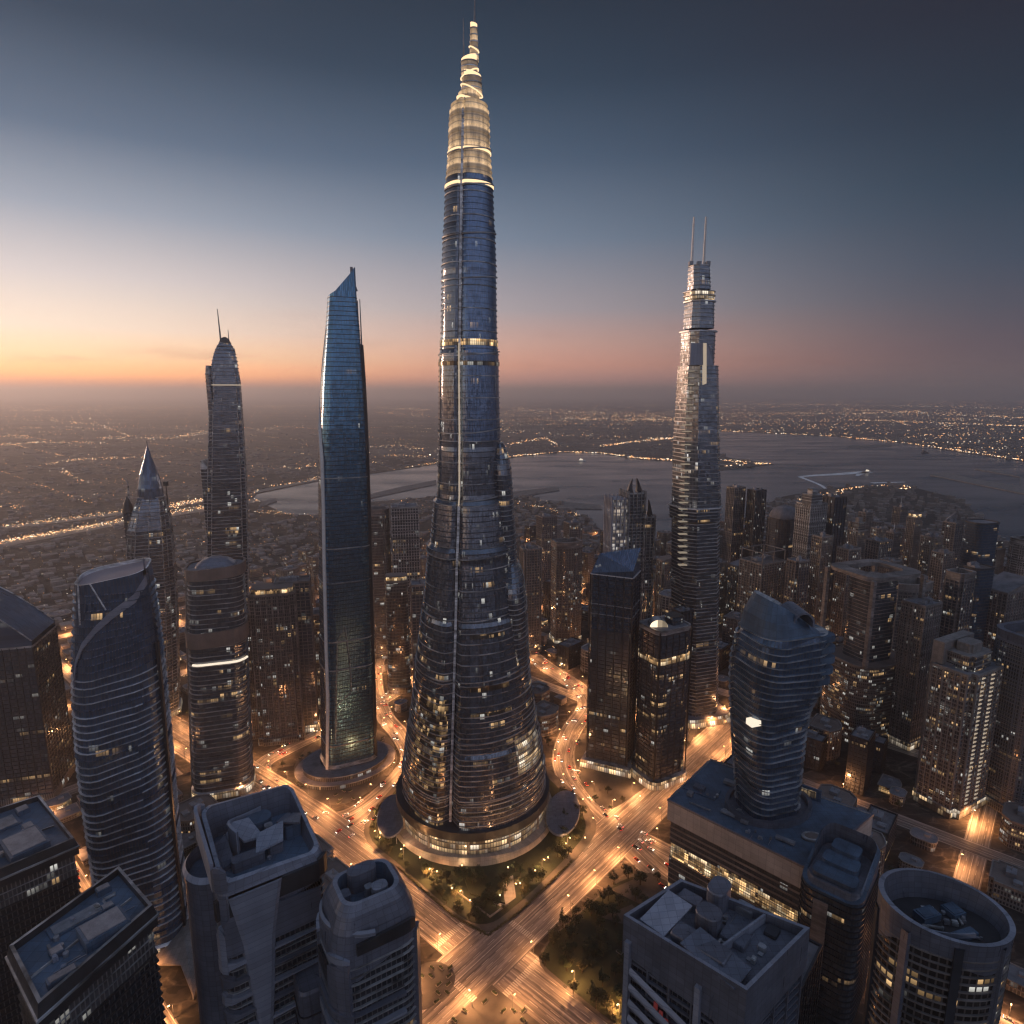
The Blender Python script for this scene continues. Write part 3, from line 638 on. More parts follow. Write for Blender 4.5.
# ------------------------------------------------------------------ the tall stepped tower in the middle
def main_tower():
    x, y = at(473, 815); x -= 0; y += 8
    FOOT.append((x, y, 90))
    t = thing('supertall_tower', 'tallest stepped tower with a golden lit crown, on the round plaza between the two avenues', 'skyscraper', x, y)
    prof = [(28, 4.2), (60, 4.6), (62, 9), (92, 10.5), (94, 17), (105, 19.5), (143, 21), (178, 23.8), (182, 24.0), (230, 25.8), (275, 27.5), (340, 28.6), (352, 29.6), (440, 30.8), (452, 32), (497, 33.5), (500, 36), (548, 40), (552, 43), (600, 47.5), (655, 54), (700, 60), (745, 66), (790, 71.5), (815, 73.5)]
    pz, pr = [], []
    for py, hw in prof:
        z = zat(y - (30 if py > 500 else 15), py)
        pz.append(z); pr.append(hw * mpp(y, z))
    pz, pr = pz[::-1], pr[::-1]
    n = 84; ph = np.linspace(0, 2 * math.pi, n, endpoint=False) + math.pi / n
    g0 = [-math.pi / 2 - 0.26, -math.pi / 2 - 0.26 + 2.0, -math.pi / 2 - 0.26 + 4.1]
    tiers = sorted(zat(y, p) for p in (143, 230, 275, 352, 440, 497, 550, 610, 665, 720, 770))
    def shape(z):
        r0 = np.interp(z, pz, pr)
        k = 0
        for q in tiers:
            if z > q: k += 1
        f = np.ones(n)
        for g in g0:
            dd = (ph - g + math.pi) % (2 * math.pi) - math.pi
            f *= 1 - 0.15 * np.exp(-(dd / 0.085) ** 2)
        dd = (ph - (g0[0] - 0.95) + math.pi) % (2 * math.pi) - math.pi
        f *= 1 - 0.035 * np.exp(-(dd / 0.55) ** 4)
        # floor plates step back a little inside every tier
        f *= 1.0 + 0.018 * (k % 2)
        rr = r0 * f
        lean = 4.2 * mpp(y, z) * max(0.0, (z - 380) / (z1c - 380)) if z > 380 else 0.0
        return np.stack([rr * np.cos(ph) + lean, rr * np.sin(ph)], 1)
    z1c = zat(y, 94)
    z_top = pz[-1]; z1 = zat(y, 94); zg = zat(y, 181); zb = 27.0
    def fn(z): return shape(z)
    zblue0, zblue1 = zat(y, 440), zg
    g = g0[0]
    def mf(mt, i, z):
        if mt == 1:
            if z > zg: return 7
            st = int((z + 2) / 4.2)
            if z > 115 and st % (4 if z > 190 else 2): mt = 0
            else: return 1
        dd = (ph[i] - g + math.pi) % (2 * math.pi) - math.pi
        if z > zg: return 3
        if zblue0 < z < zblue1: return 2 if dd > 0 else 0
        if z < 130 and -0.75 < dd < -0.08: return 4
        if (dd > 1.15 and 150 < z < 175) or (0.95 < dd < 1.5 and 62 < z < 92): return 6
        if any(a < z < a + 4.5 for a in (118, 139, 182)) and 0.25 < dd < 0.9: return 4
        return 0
    mb = MB()
    facade(mb, fn, zb, z1, 4.2, 0.55, 0.75, 0, 1, matfn=mf)
    mb.cap(r3(fn(z1), z1), 1)
    mb.build('facade', [G_main, M_edge, G_mainblue, G_floodpaint, G_mainwarm, M_edgeb, G_lobby, G_floodpaint], t)
    # bright ledges that mark the tiers
    for py in (143, 180, 230, 275, 352, 430, 497, 552, 610, 665, 720, 770):
        z = zat(y - 20, py); mb = MB(); r_ = fn(z); a, b = offs(r_, 0.3), offs(r_, 1.1)
        dz = 2.6 * np.sin(ph * 1.0 + 0.6)
        mb.rows([r3(a, z - 0.45, dz), r3(b, z - 0.45, dz), r3(b, z + 0.45, dz), r3(a, z + 0.45, dz)], [0] * 3); mb.build('tier_ledge', [M_edge], t)
    for py, hh in ((145, 1.6), (180, 2.0), (342, 4.6), (363, 3.4)):
        z = zat(y - 20, py); mb = MB(); r_ = fn(z); a, b = offs(r_, 0.2), offs(r_, 0.75)
        sel = [i for i in range(n)]
        mb.rows([r3(a, z - hh / 2), r3(b, z - hh / 2), r3(b, z + hh / 2), r3(a, z + hh / 2)], [0] * 3); mb.build('light_band', [G_mainwarm if hh < 4 and hh > 3 else G_warmstrip if hh > 3 else M_band], t)
    # the mast-like rail in the groove, lit
    for gg, mat in ((g0[0], M_edgeb), (g0[1], M_edgeb), (g0[2], M_edgeb)):
        mb = MB(); zs = np.linspace(30, z1 - 4, 44)
        path = []
        for z in zs:
            rr = np.interp(z, pz, pr) * 0.905; path.append((rr * math.cos(gg) + (4.2 * mpp(y, z) * (z - 380) / (z1c - 380) if z > 380 else 0), rr * math.sin(gg), z))
        rows = []
        for (px_, py_, z) in path: rows.append([(px_ - 1.0, py_ - 1.0, z), (px_ + 1.0, py_ - 1.0, z), (px_ + 1.0, py_ + 1.0, z), (px_ - 1.0, py_ + 1.0, z)])
        mb.rows(rows, [0] * (len(rows) - 1)); mb.build('lift_rail', [mat], t)
    mb = MB(); rows = []
    for z in np.linspace(zat(y, 500), zat(y, 345), 20):
        rr = np.interp(z, pz, pr) * 0.905; px_, py_ = rr * math.cos(g), rr * math.sin(g); rows.append([(px_ - 0.5, py_ - 2.2, z), (px_ + 0.5, py_ - 2.2, z), (px_ + 0.5, py_ - 1.2, z), (px_ - 0.5, py_ - 1.2, z)])
    mb.rows(rows, [0] * 19); mb.build('light_strip', [M_strips], t)
    # shoulder wings on the right that stop lower down
    for pxo, ptop, pbot, rx, ry in ((502, 442, 560, 8.5, 16), (512, 556, 705, 11.5, 26), (438, 566, 700, 7, 18)):
        zt_, zb_ = zat(y, ptop), zat(y, pbot); cx = (pxo - 471.5) * mpp(y, zt_); cx2 = (pxo - 471.5 + (6 if pxo > 471 else -8)) * mpp(y, zb_)
        def wf(z, cx=cx, cx2=cx2, zt_=zt_, zb_=zb_, rx=rx, ry=ry):
            q = (z - zb_) / (zt_ - zb_); k = 1.0 if q < 0.72 else math.sqrt(max(0.02, 1 - ((q - 0.72) / 0.28) ** 2 * 0.85))
            return np.array(oval(rx * k, ry * k, 20)) + np.array([cx2 + (cx - cx2) * q, -2])
        mb = MB(); facade(mb, wf, zb_, zt_, 4.2, 0.4, 0.7, 0, 1); mb.cap(r3(wf(zt_), zt_), 1); mb.build('side_wing', [G_main, M_edge], t)
    # crown: stacked curved lanterns and two masts
    zc = [zat(y, p) for p in (95, 78, 62, 45, 28)]; s = mpp(y, z1)
    for q, (za, zb2, r0, r1, dx) in enumerate([(zc[0], zc[1], 10.5, 9.5, 7.0), (zc[1], zc[2], 8.0, 8.2, 5.0), (zc[2], zc[4], 4.6, 3.4, 9.6)]):
        def cf(z, za=za, zb2=zb2, r0=r0, r1=r1, dx=dx):
            k = r0 + (r1 - r0) * (z - za) / (zb2 - za); return np.array(oval(k * s, k * s * 0.8, 24)) + np.array([dx * s, 0])
        mb = MB(); facade(mb, cf, za, zb2 + (0 if q < 2 else 0), 4.2, 0.4, 0.8, 0, 1); top = r3(cf(zb2), zb2)
        tilt = [(a, b, c + (a - dx * s) * (-0.45 if q != 1 else 0.35)) for a, b, c in top]
        mb.rows([top, [(a, b, c + 3 + (a - dx * s) * (-0.25 if q != 1 else 0.25)) for a, b, c in top]], [2]); mb.cap([(a, b, c + 3 + (a - dx * s) * (-0.25 if q != 1 else 0.25)) for a, b, c in top], 1)
        mb.build('crown_lantern', [G_floodpaint, M_edgeb, M_band], t)
        mb = MB(); c_ = [(a * 1.0, b, c - 3 + (a - dx * s) * (0.5 if q % 2 else -0.5)) for a, b, c in r3(offs(cf(za + (zb2 - za) * 0.5), 0.5), za + (zb2 - za) * 0.5)]; mb.loop(c_, 0.5, 5, 0, True); mb.build('crown_light', [M_band], t)
    zz = zat(y, -6); mb = MB(); mb.tube((10.6 * s, 0, zc[4]), (10.8 * s, 0, zz), 0.9, 0.25); mb.build('mast', [M_unit], t)
    mb = MB(); mb.tube((-0.6 * s, 0, zc[2] - 8), (-0.6 * s, 0, zat(y, 18)), 0.7, 0.25); mb.build('mast', [M_unit], t)
    mb = MB(); c_ = r3(offs(fn(zat(y, 101)), 0.8), zat(y, 101)); c_ = [(a, b, c - a * 0.35) for a, b, c in c_]; mb.loop(c_, 0.9, 5, 0, True); mb.build('crown_light', [M_band], t)
    # foot: dark ring, lit lobby, skirt and canopies
    r0 = np.asarray(fn(zb)); R0 = float(np.interp(zb, pz, pr))
    mb = MB(); rr = [oval(R0 * a, R0 * a, 60) for a in (1.0, 1.05, 1.05, 1.0)]
    mb.rows([r3(rr[0], 20), r3(rr[1], 20), r3(rr[2], 27.5), r3(rr[3], 27.5)], [0, 0, 0]); mb.cap(r3(rr[3], 27.5), 0); mb.build('podium_ring', [M_edged], t)
    mb = MB(); rr = oval(R0 * 1.0, R0 * 1.0, 48); facade(mb, lambda z: np.array(rr), 5.0, 20, 5.0, 0.3, 0.5, 0, 1)
    for i in range(0, 48, 4): mb.box(rr[i][0] * 1.01, rr[i][1] * 1.01, 0.3, 1.6, 1.6, 20, 0, 2)
    mb.build('lobby', [G_lobby, M_edge, M_conc], t)
    mb = MB(); a, b, c = oval(R0 * 1.0, R0 * 1.0, 60), oval(R0 * 1.1, R0 * 1.08, 60), oval(R0 * 1.13, R0 * 1.11, 60)
    wv = [0.5 + 1.8 * math.sin(3 * q) for q in np.linspace(0, 2 * math.pi, 60, endpoint=False)]
    mb.rows([r3(c, 0.35), r3(b, 5.0, wv), r3(a, 6.0)], [0, 0]); mb.build('skirt_canopy', [M_conc], t)
    for (pxa, pya, rx, ry, rot) in ((392, 815, 13, 30, 0.12), (563, 812, 15, 32, -0.2)):
        cx, cy = at(pxa, pya, 8); mb = MB(); o_ = oval(rx, ry, 30, rot, cx - x, cy - y); mb.rows([r3(scl(o_, 0.94, None, cx - x, cy - y), 6.5), r3(o_, 7.5), r3(scl(o_, 0.97, None, cx - x, cy - y), 8.8)], [0, 0]); mb.cap(r3(scl(o_, 0.97, None, cx - x, cy - y), 8.8)); mb.cap(r3(scl(o_, 0.94, None, cx - x, cy - y), 6.5), 0, True)
        for q in range(0, 30, 6): mb.tube((o_[q][0] * 0.98, o_[q][1] * 0.98, 0.3), (o_[q][0] * 0.98, o_[q][1] * 0.98, 7), 0.5, n=6)
        mb.build('wing_canopy', [M_grey], t)
    return t
main_tower()

# ------------------------------------------------------------------ the blue twisting tower
def blue_tower():
    x, y = at(347, 765); FOOT.append((x, y, 55))
    t = thing('blue_glass_tower', 'slender blue glass tower with a slanted sharp top and a pale ribbon down one edge', 'skyscraper', x, y)
    py_ = [300, 330, 380, 430, 500, 600, 700, 780]
    L_ = [327, 325, 320.5, 318, 318, 319, 320.5, 322]; R_ = [357, 360, 363.5, 366, 368.5, 371, 374, 376]
    z_ = [zat(y, p) for p in py_][::-1]; l_ = L_[::-1]; r_ = R_[::-1]
    cx0 = 347
    def edges(z):
        l = np.interp(z, z_, l_); r = np.interp(z, z_, r_); m = mpp(y, z)
        ax = 512 + (x / mpp(y, z))
        return (l - ax) * m, (r - ax) * m
    ztop = zat(y, 298)
    n = 5
    def fn(z):
        a, b = edges(z); wdt = (b - a); cx = (a + b) / 2; tw = 0.50 - 0.10 * (z / ztop)
        q = rrect(wdt * 0.83, wdt * 0.66, wdt * 0.17, n, tw)
        q = np.array(q); q[:, 0] -= (q[:, 0].min() + q[:, 0].max()) / 2; q[:, 0] *= wdt / (q[:, 0].max() - q[:, 0].min()); q[:, 0] += cx
        return q
    mb = MB(); ca = math.cos(0)
    nn = 4 * (n + 1)
    def mf(mt, i, z):
        if mt == 1: return 1
        return 2 if (n <= i < 2 * n + 1) else (3 if 15 <= i <= 18 and z < zat(y, 410) else 0)
    facade(mb, fn, 14, ztop, 4.0, 0.25, 0.5, 0, 1, matfn=mf)
    mb.build('facade', [G_blue, M_edged, G_dark, G_navy], t)
    # slanted top screen rising to a needle at the right
    top = fn(ztop); a, b = edges(ztop)
    def lift(p): q = (p[0] - a) / (b - a); return 1 + 25 * q ** 2.0
    mb = MB(); up = [(p[0] * 0.98 + (a + b) / 2 * 0.02, p[1], ztop + lift(p)) for p in top]; ins = [((p[0] - (a + b) / 2) * 0.8 + (a + b) / 2, p[1] * 0.8, ztop + lift(p) - 3) for p in top]
    mb.rows([r3(top, ztop), up, ins], [0, 1]); mb.cap(ins, 1); mb.build('top_screen', [G_blue, M_grey], t)
    m = mpp(y, ztop); mb = MB(); xx = b - 1.5 * m; mb.rows([r3(rect(5.2, 3.2, 0, xx - 0.5, 0), ztop + 6), r3(rect(3.6, 2.4, 0, xx - 1.5, 0), zat(y, 284)), r3(rect(2.2, 1.6, 0, xx - 2.5, 0), zat(y, 267))], [0, 0]); mb.cap(r3(rect(2.2, 1.6, 0, xx - 2.5, 0), zat(y, 267))); mb.build('needle', [M_grey], t)
    mb = MB(); xx = b + 2.2 * m; mb.tube((xx, 2, zat(y, 360)), (xx, 2, zat(y, 299)), 0.8, 0.35); mb.tube((b - 0.5 * m, 3, zat(y, 350)), (b - 0.5 * m, 3, zat(y, 300)), 0.8, 0.4); mb.build('mast', [M_greyl], t)
    # side fin: tall dark blade at the right
    mb = MB(); rows = []
    for z in np.linspace(6, zat(y, 345), 30):
        a, b = edges(z); rows.append(r3(rrect(7.5, 16, 2.5, 2, 0.3, b - 3.0, 4), z))
    mb.rows(rows, [0] * 29); mb.cap(rows[-1]); mb.build('side_blade', [M_edged], t)
    # the pale ribbon
    P = [(328.5, 326), (324, 362), (321.5, 395), (322, 412), (325, 432), (328.5, 460), (330, 500), (331, 560), (333, 640), (335, 700), (334, 770)]
    path = []
    for px_, py2 in P:
        z = zat(y - 20, py2); q = fn(z); lx = (px_ - 512) * mpp(y, z) - x; 
        cand = q[q[:, 1] < q[:, 1].mean() + 6]; j = np.argsort(cand[:, 0]); yy = np.interp(lx, cand[j, 0], cand[j, 1]); path.append((lx, yy - 1.6, z))
    mb = MB(); path = np.array(path); tt = np.arange(len(path)); t2 = np.linspace(0, len(path) - 1, 60); pth = np.stack([np.interp(t2, tt, path[:, k]) for k in range(3)], 1)
    rows = [[(p[0] - 1.7, p[1] + 1.6, p[2]), (p[0] - 1.7, p[1] - 1.4, p[2]), (p[0] + 1.0, p[1] - 1.4, p[2]), (p[0] + 1.0, p[1] + 1.6, p[2])] for p in pth]
    mb.rows(rows, [0] * 59); mb.build('ribbon', [M_white], t)
    for py2 in (478, 548, 582, 640, 668, 742):
        z = zat(y - 15, py2); mb = MB(); q = fn(z); o1, o2 = offs(q, 0.2), offs(q, 0.8); mb.rows([r3(o1, z - .5), r3(o2, z - .5), r3(o2, z + .5), r3(o1, z + .5)], [0] * 3); mb.build('floor_ring', [M_edge], t)
    # diamond frame low on the front
    mb = MB(); D_ = [(337, 742), (338, 640), (345, 628), (350, 672), (351, 694), (338, 704)]
    for (a1, b1), (a2, b2) in zip(D_, D_[1:]):
        pts = []
        for px_, py2 in ((a1, b1), (a2, b2)):
            z = zat(y - 20, py2); q = fn(z); lx = (px_ - 512) * mpp(y - 18, z) - x; c_ = q[q[:, 1] < 0]; j = np.argsort(c_[:, 0]); pts.append((lx, float(np.interp(lx, c_[j, 0], c_[j, 1])) - 0.6, z))
        mb.tube(pts[0], pts[1], 0.6, n=5)
    mb.build('facade_frame', [M_edge], t)
    mb = MB(); q = fn(14); mb.rows([r3(offs(q, 3.0), 0.35), r3(offs(q, 2.0), 11), r3(q, 14)], [0, 1]); mb.build('ground_floor', [G_navy, M_edge], t)
    # crescent podium round the foot
    p = thing('podium_building', 'low curved terraced podium wrapped round the foot of the blue tower', 'building', x, y)
    for k, (hh, s_) in enumerate(((5, 1.0), (10, 0.85))):
        mb = MB(); o_ = [(a * s_ , b * s_ - 2) for a, b in oval(50, 38, 44, 0.5)]; i_ = [(a, b) for a, b in oval(26, 21, 44, 0.5)]
        mb.rows([r3(o_, 0.35 if k == 0 else 5.02), r3(o_, hh - 1), r3(offs(o_, 0.6), hh - 1), r3(offs(o_, 0.6), hh), r3(i_, hh + 0.01 * k)], [0, 1, 1, 2]); mb.build('terrace', [G_brown, M_edge, M_roof], p)
    return t
blue_tower()

# ------------------------------------------------------------------ far right tower with two masts
M_gal = mat_emit('gallery_light', (1.0, 0.82, 0.62), 0.28)
def masts_tower():
    x, y = at(695, 712); FOOT.append((x, y, 45))
    t = thing('twin_mast_tower', 'tall tapering dark tower with a lit collar and two white masts, beside the bay', 'skyscraper', x, y, 0, 0)
    def ctr(px, z): return (px - 512) * mpp(y, z) - x
    tiers = [(715, 520, 671.5, 716.5, 673, 718), (518, 505, 671, 719, 671, 719), (505, 440, 673, 719.5, 674.5, 718), (440, 366, 674.5, 718, 679, 717), (366, 332, 681, 713, 682, 714.5), (329, 302, 684, 713, 686, 713.5), (300, 292, 685, 713.5, 685, 713.5), (290, 266, 688, 710, 689, 709)]
    for k, (pb, pt, l0, r0, l1, r1) in enumerate(tiers):
        zb, zt = zat(y, pb), zat(y, pt)
        if k == 0: zb = 8
        def fn(z, zb=zb, zt=zt, l0=l0, r0=r0, l1=l1, r1=r1):
            q = (z - zb) / (zt - zb); l = l0 + (l1 - l0) * q; r = r0 + (r1 - r0) * q; a, b = ctr(l, z), ctr(r, z)
            p = np.array(plan('cham', 40, 40)); c, s_ = math.cos(0.30), math.sin(0.30); p = np.stack([p[:, 0] * c - p[:, 1] * s_, p[:, 0] * s_ + p[:, 1] * c], 1)
            kx = (b - a) / (p[:, 0].max() - p[:, 0].min()); p = p * kx; p[:, 0] += (a + b) / 2; return p
        def mf(mt, i, z, k=k):
            if mt == 1: return 1
            if k in (2, 3) and i in (7, 6): return 2
            if k == 6: return 3
            return 0
        mb = MB(); facade(mb, fn, zb, zt, 4.2, 0.5 if k not in (1, 6) else 1.3, 0.9, 0, 1, matfn=mf); mb.cap(r3(fn(zt), zt), 1)
        if k in (0, 2, 3): fins(mb, [tuple(q) for q in fn(zb)], zb, zb + (zt - zb) * 0.02, 4, 0.3, 0.3, 1)
        mb.build('tier', [G_main, M_edge, G_silver, G_lobby], t)
        if k in (1, 4, 5):
            z = zt; mb = MB(); o1, o2 = offs(fn(z), 0.2), offs(fn(z), 2.0); mb.rows([r3(o1, z - .8), r3(o2, z - .8), r3(o2, z + .6), r3(o1, z + .6)], [0] * 3); mb.build('tier_ledge', [M_edgeb], t)
    def tri(pts, name, mat):
        mb = MB(); P = [((a - 512) * mpp(y, zat(y, b)) - x, -27.5 if a < 700 else -26, zat(y, b)) for a, b in pts]; i = mb.add(P + [(p[0], p[1] + 4, p[2]) for p in P]); n = len(P)
        mb.face(list(range(i + n - 1, i - 1, -1))); 
        for q in range(n): mb.face((i + q, i + (q + 1) % n, i + n + (q + 1) % n, i + n + q))
        mb.build(name, [mat], t)
    tri([(683, 366), (706, 366), (704, 352), (700, 345), (684, 345)], 'tier_panel', M_greyl)
    tri([(696, 385), (699, 384), (699, 345), (696, 345)], 'light_panel', M_strips)
    mb = MB(); zc = zat(y, 366)
    for q, px in enumerate((693, 705)):
        mb = MB(); xx = ctr(px, zat(y, 240)); mb.tube((xx, 0, zat(y, 268)), (xx, 0, zat(y, 217)), 1.5, 1.0); mb.build('mast', [M_white], t)
    for px in (690, 698, 707):
        mb = MB(); xx = ctr(px, zat(y, 266)); mb.box(xx, -3, zat(y, 266), 4, 5, 4); mb.build('roof_plant', [M_unit], t)
    for pyq in (516, 508, 472, 437, 412, 540, 600, 655):
        z = zat(y - 20, pyq); mb = MB(); l = ctr(674 if pyq < 480 else 672.5, z); r = ctr(718, z); c_ = [(q[0] * (r - l) / 2 / 22 + (l + r) / 2, q[1] * 1.24) for q in rrect(44, 44, 8, 2)]; o2 = offs(c_, 0.7); mb.rows([r3(c_, z - .4), r3(o2, z - .4), r3(o2, z + .4), r3(c_, z + .4)], [0] * 3)
    # lit open lattice up the left edge
    for z in np.arange(zat(y, 560), zat(y, 368), 7.0):
        mb = MB(); l = ctr(np.interp(z, [zat(y, 515), zat(y, 366)], [673.5, 680]), z); mb.box(l + 4.5, -22, z, 9, 6, 0.8, 0.1); mb.build('side_gallery', [M_gal], t)
    mb = MB(); q = rrect(62, 62, 12, 3, 0.3); mb.rows([r3(offs(q, 4), 0.2), r3(q, 8.2)], [0]); mb.cap(r3(q, 8.2), 1); mb.build('ground_floor', [G_lobby, M_roof], t)
masts_tower()
def clutter(t, w, d, z, rot, cx, cy, seed, n=9):
    """ducts, pipes, fans, hatches and a cleaning rail on a roof deck, each its own part"""
    r_ = random.Random(seed); c, s_ = math.cos(rot), math.sin(rot)
    def P(u, v): return (cx + u * w * c - v * d * s_, cy + u * w * s_ + v * d * c)
    for k in range(n):
        u, v = r_.uniform(-.42, .42), r_.uniform(-.42, .42); kind = r_.choice(('duct', 'duct', 'roof_fan', 'pipe', 'hatch', 'vent_box', 'vent_box')); mb = MB(); a = rot + r_.choice((0, math.pi / 2)); x, y = P(u, v)
        if kind == 'duct': l_ = r_.uniform(3, 8); mb.box(x, y, z + .35, l_, .9, .8, a); mb.box(x, y, z, .4, .6, .4, a); mb.tube((x + math.cos(a) * l_ / 2, y + math.sin(a) * l_ / 2, z), (x + math.cos(a) * l_ / 2, y + math.sin(a) * l_ / 2, z + 1.5), .5)
        elif kind == 'roof_fan': mb.tube((x, y, z), (x, y, z + 1.1), .95, n=14); mb.tube((x, y, z + 1.1), (x, y, z + 1.3), .7, n=14)
        elif kind == 'pipe': l_ = r_.uniform(5, 11); mb.tube((x - math.cos(a) * l_ / 2, y - math.sin(a) * l_ / 2, z + .3), (x + math.cos(a) * l_ / 2, y + math.sin(a) * l_ / 2, z + .3), .16)
        elif kind == 'hatch': mb.box(x, y, z, 1.6, 1.6, .5, a); mb.box(x, y, z + .5, 1.8, 1.8, .1, a)
        else: sx = r_.uniform(1.4, 3.2); mb.box(x, y, z, sx, sx * .7, r_.uniform(1, 2), a); mb.box(x, y, z + 2.0, sx * .8, sx * .5, .15, a)
        mb.build(kind, [r_.choice((M_unit, M_edge, M_roof, M_greyl))], t)
# ------------------------------------------------------------------ left towers
def shaped(name, label, base_px, base_py, secs, gm, sm, shape='round', ratio=0.8, rot=0.4, h=4.0, out=0.35, slab=0.7, mats=None, matfn=None, wave=None, z0=8.0, fr=None, every=1, cat='skyscraper'):
    """tower whose left and right outline is read at several heights: secs = [(py, px_left, px_right)] top first"""
    x, y = at(base_px, base_py); t = thing(name, label, cat, x, y)
    zs = [zat(y - 8, s_[0]) for s_ in secs][::-1]; ls = [s_[1] for s_ in secs][::-1]; rs = [s_[2] for s_ in secs][::-1]
    FOOT.append((x, y, (rs[0] - ls[0]) * mpp(y, 0) * 0.6))
    def fn(z):
        l, r = np.interp(z, zs, ls), np.interp(z, zs, rs); m = mpp(y, z); a, b = (l - 512) * m - x, (r - 512) * m - x
        q = np.array(fr(z) if fr else plan(shape, 40, 40 * ratio)); c, s_ = math.cos(rot), math.sin(rot); q = np.stack([q[:, 0] * c - q[:, 1] * s_, q[:, 0] * s_ + q[:, 1] * c], 1)
        k = (b - a) / (q[:, 0].max() - q[:, 0].min()); q *= k; q[:, 0] += (a + b) / 2 - (q[:, 0].max() + q[:, 0].min()) / 2; return q
    mb = MB(); zt = zs[-1]; facade(mb, fn, z0, zt, h, out, slab, 0, 1, matfn=matfn, wave=wave, every=every); mb.cap(r3(fn(zt), zt), 1); mb.build('facade', mats or [gm, sm], t)
    mb = MB(); q = fn(z0); mb.rows([r3(offs(q, 2.5), 0.05), r3(offs(q, 2.0), z0 - 1), r3(q, z0)], [0, 1]); mb.build('ground_floor', [G_lobby, sm], t)
    return t, fn, zt, x, y

def spire_left():
    t, fn, zt, x, y = shaped('spire_tower', 'tapering dark tower with a rounded top and thin leaning mast, left of the blue tower', 229, 700,
        [(342, 219, 231), (347, 216, 234), (352, 214, 236), (362, 211.5, 238.5), (385, 210, 241), (430, 208.5, 244), (480, 207.5, 247), (560, 207, 249.5), (700, 206, 251)], G_main, M_edge, 'notch', 0.9, 0.35, out=0.6)
    m = mpp(y, zt); qt = fn(zt); c0 = (qt[:, 0].max() + qt[:, 0].min()) / 2
    mb = MB(); rows = [r3(scl(qt, k, None, c0, 0), zt + h) for k, h in ((1.0, 0), (0.8, 3), (0.5, 5), (0.2, 6))]; mb.rows(rows, [0] * 3); mb.cap(rows[-1]); mb.build('dome', [M_edged], t)
    mb = MB(); mb.tube((c0 - 4 * m, 0, zt - 1), (c0 - 5 * m, 0, zat(y, 309)), 1.1, 0.4); mb.build('mast', [M_unit], t)
    mb = MB(); mb.tube((c0 + 4 * m, 0, zt - 1), (c0 + 4 * m, 0, zt + 14), 0.7, 0.3); mb.build('mast', [M_unit], t)
    for pl, pr, tp, yy in ((210.5, 216, 374, -4), (206, 214, 468, -4)):
        zt2 = zat(y - 10, tp); mb = MB(); mm = mpp(y, zt2); a, b = (pl - 512) * mm - x, (pr - 512) * mm - x; q = rrect(b - a, 26, 2, 2, 0.1, (a + b) / 2, yy)
        facade(mb, lambda z: np.array(q), 8, zt2, 4, 0.6, 0.7, 0, 1); tp2 = [(p[0], p[1], zt2 + (9 if (p[0] < (a + b) / 2) == (tp > 400) else 0)) for p in q]; mb.rows([r3(q, zt2), tp2], [1]); mb.cap(tp2, 1); mb.build('side_wing', [G_main, M_edge], t)
    ring_ = fn(zat(y, 384))
    mb = MB(); o1, o2 = offs(ring_, .3), offs(ring_, 1.1); z = zat(y - 8, 385); mb.rows([r3(o1, z - .6), r3(o2, z - .6), r3(o2, z + .6), r3(o1, z + .6)], [0] * 3); mb.build('light_band', [M_strips], t)
    mb = MB()
    for i in range(12):
        zz = zat(y, 520); p0 = fn(zz)[i]
    for k in range(len(fn(100))):
        pts = [(*(np.asarray(fn(z))[k] * 1.015), z) for z in np.linspace(10, zt - 6, 12)]
        mb.loop(pts, 0.45, 4)
    mb.build('corner_rib', [M_edge], t)
spire_left()

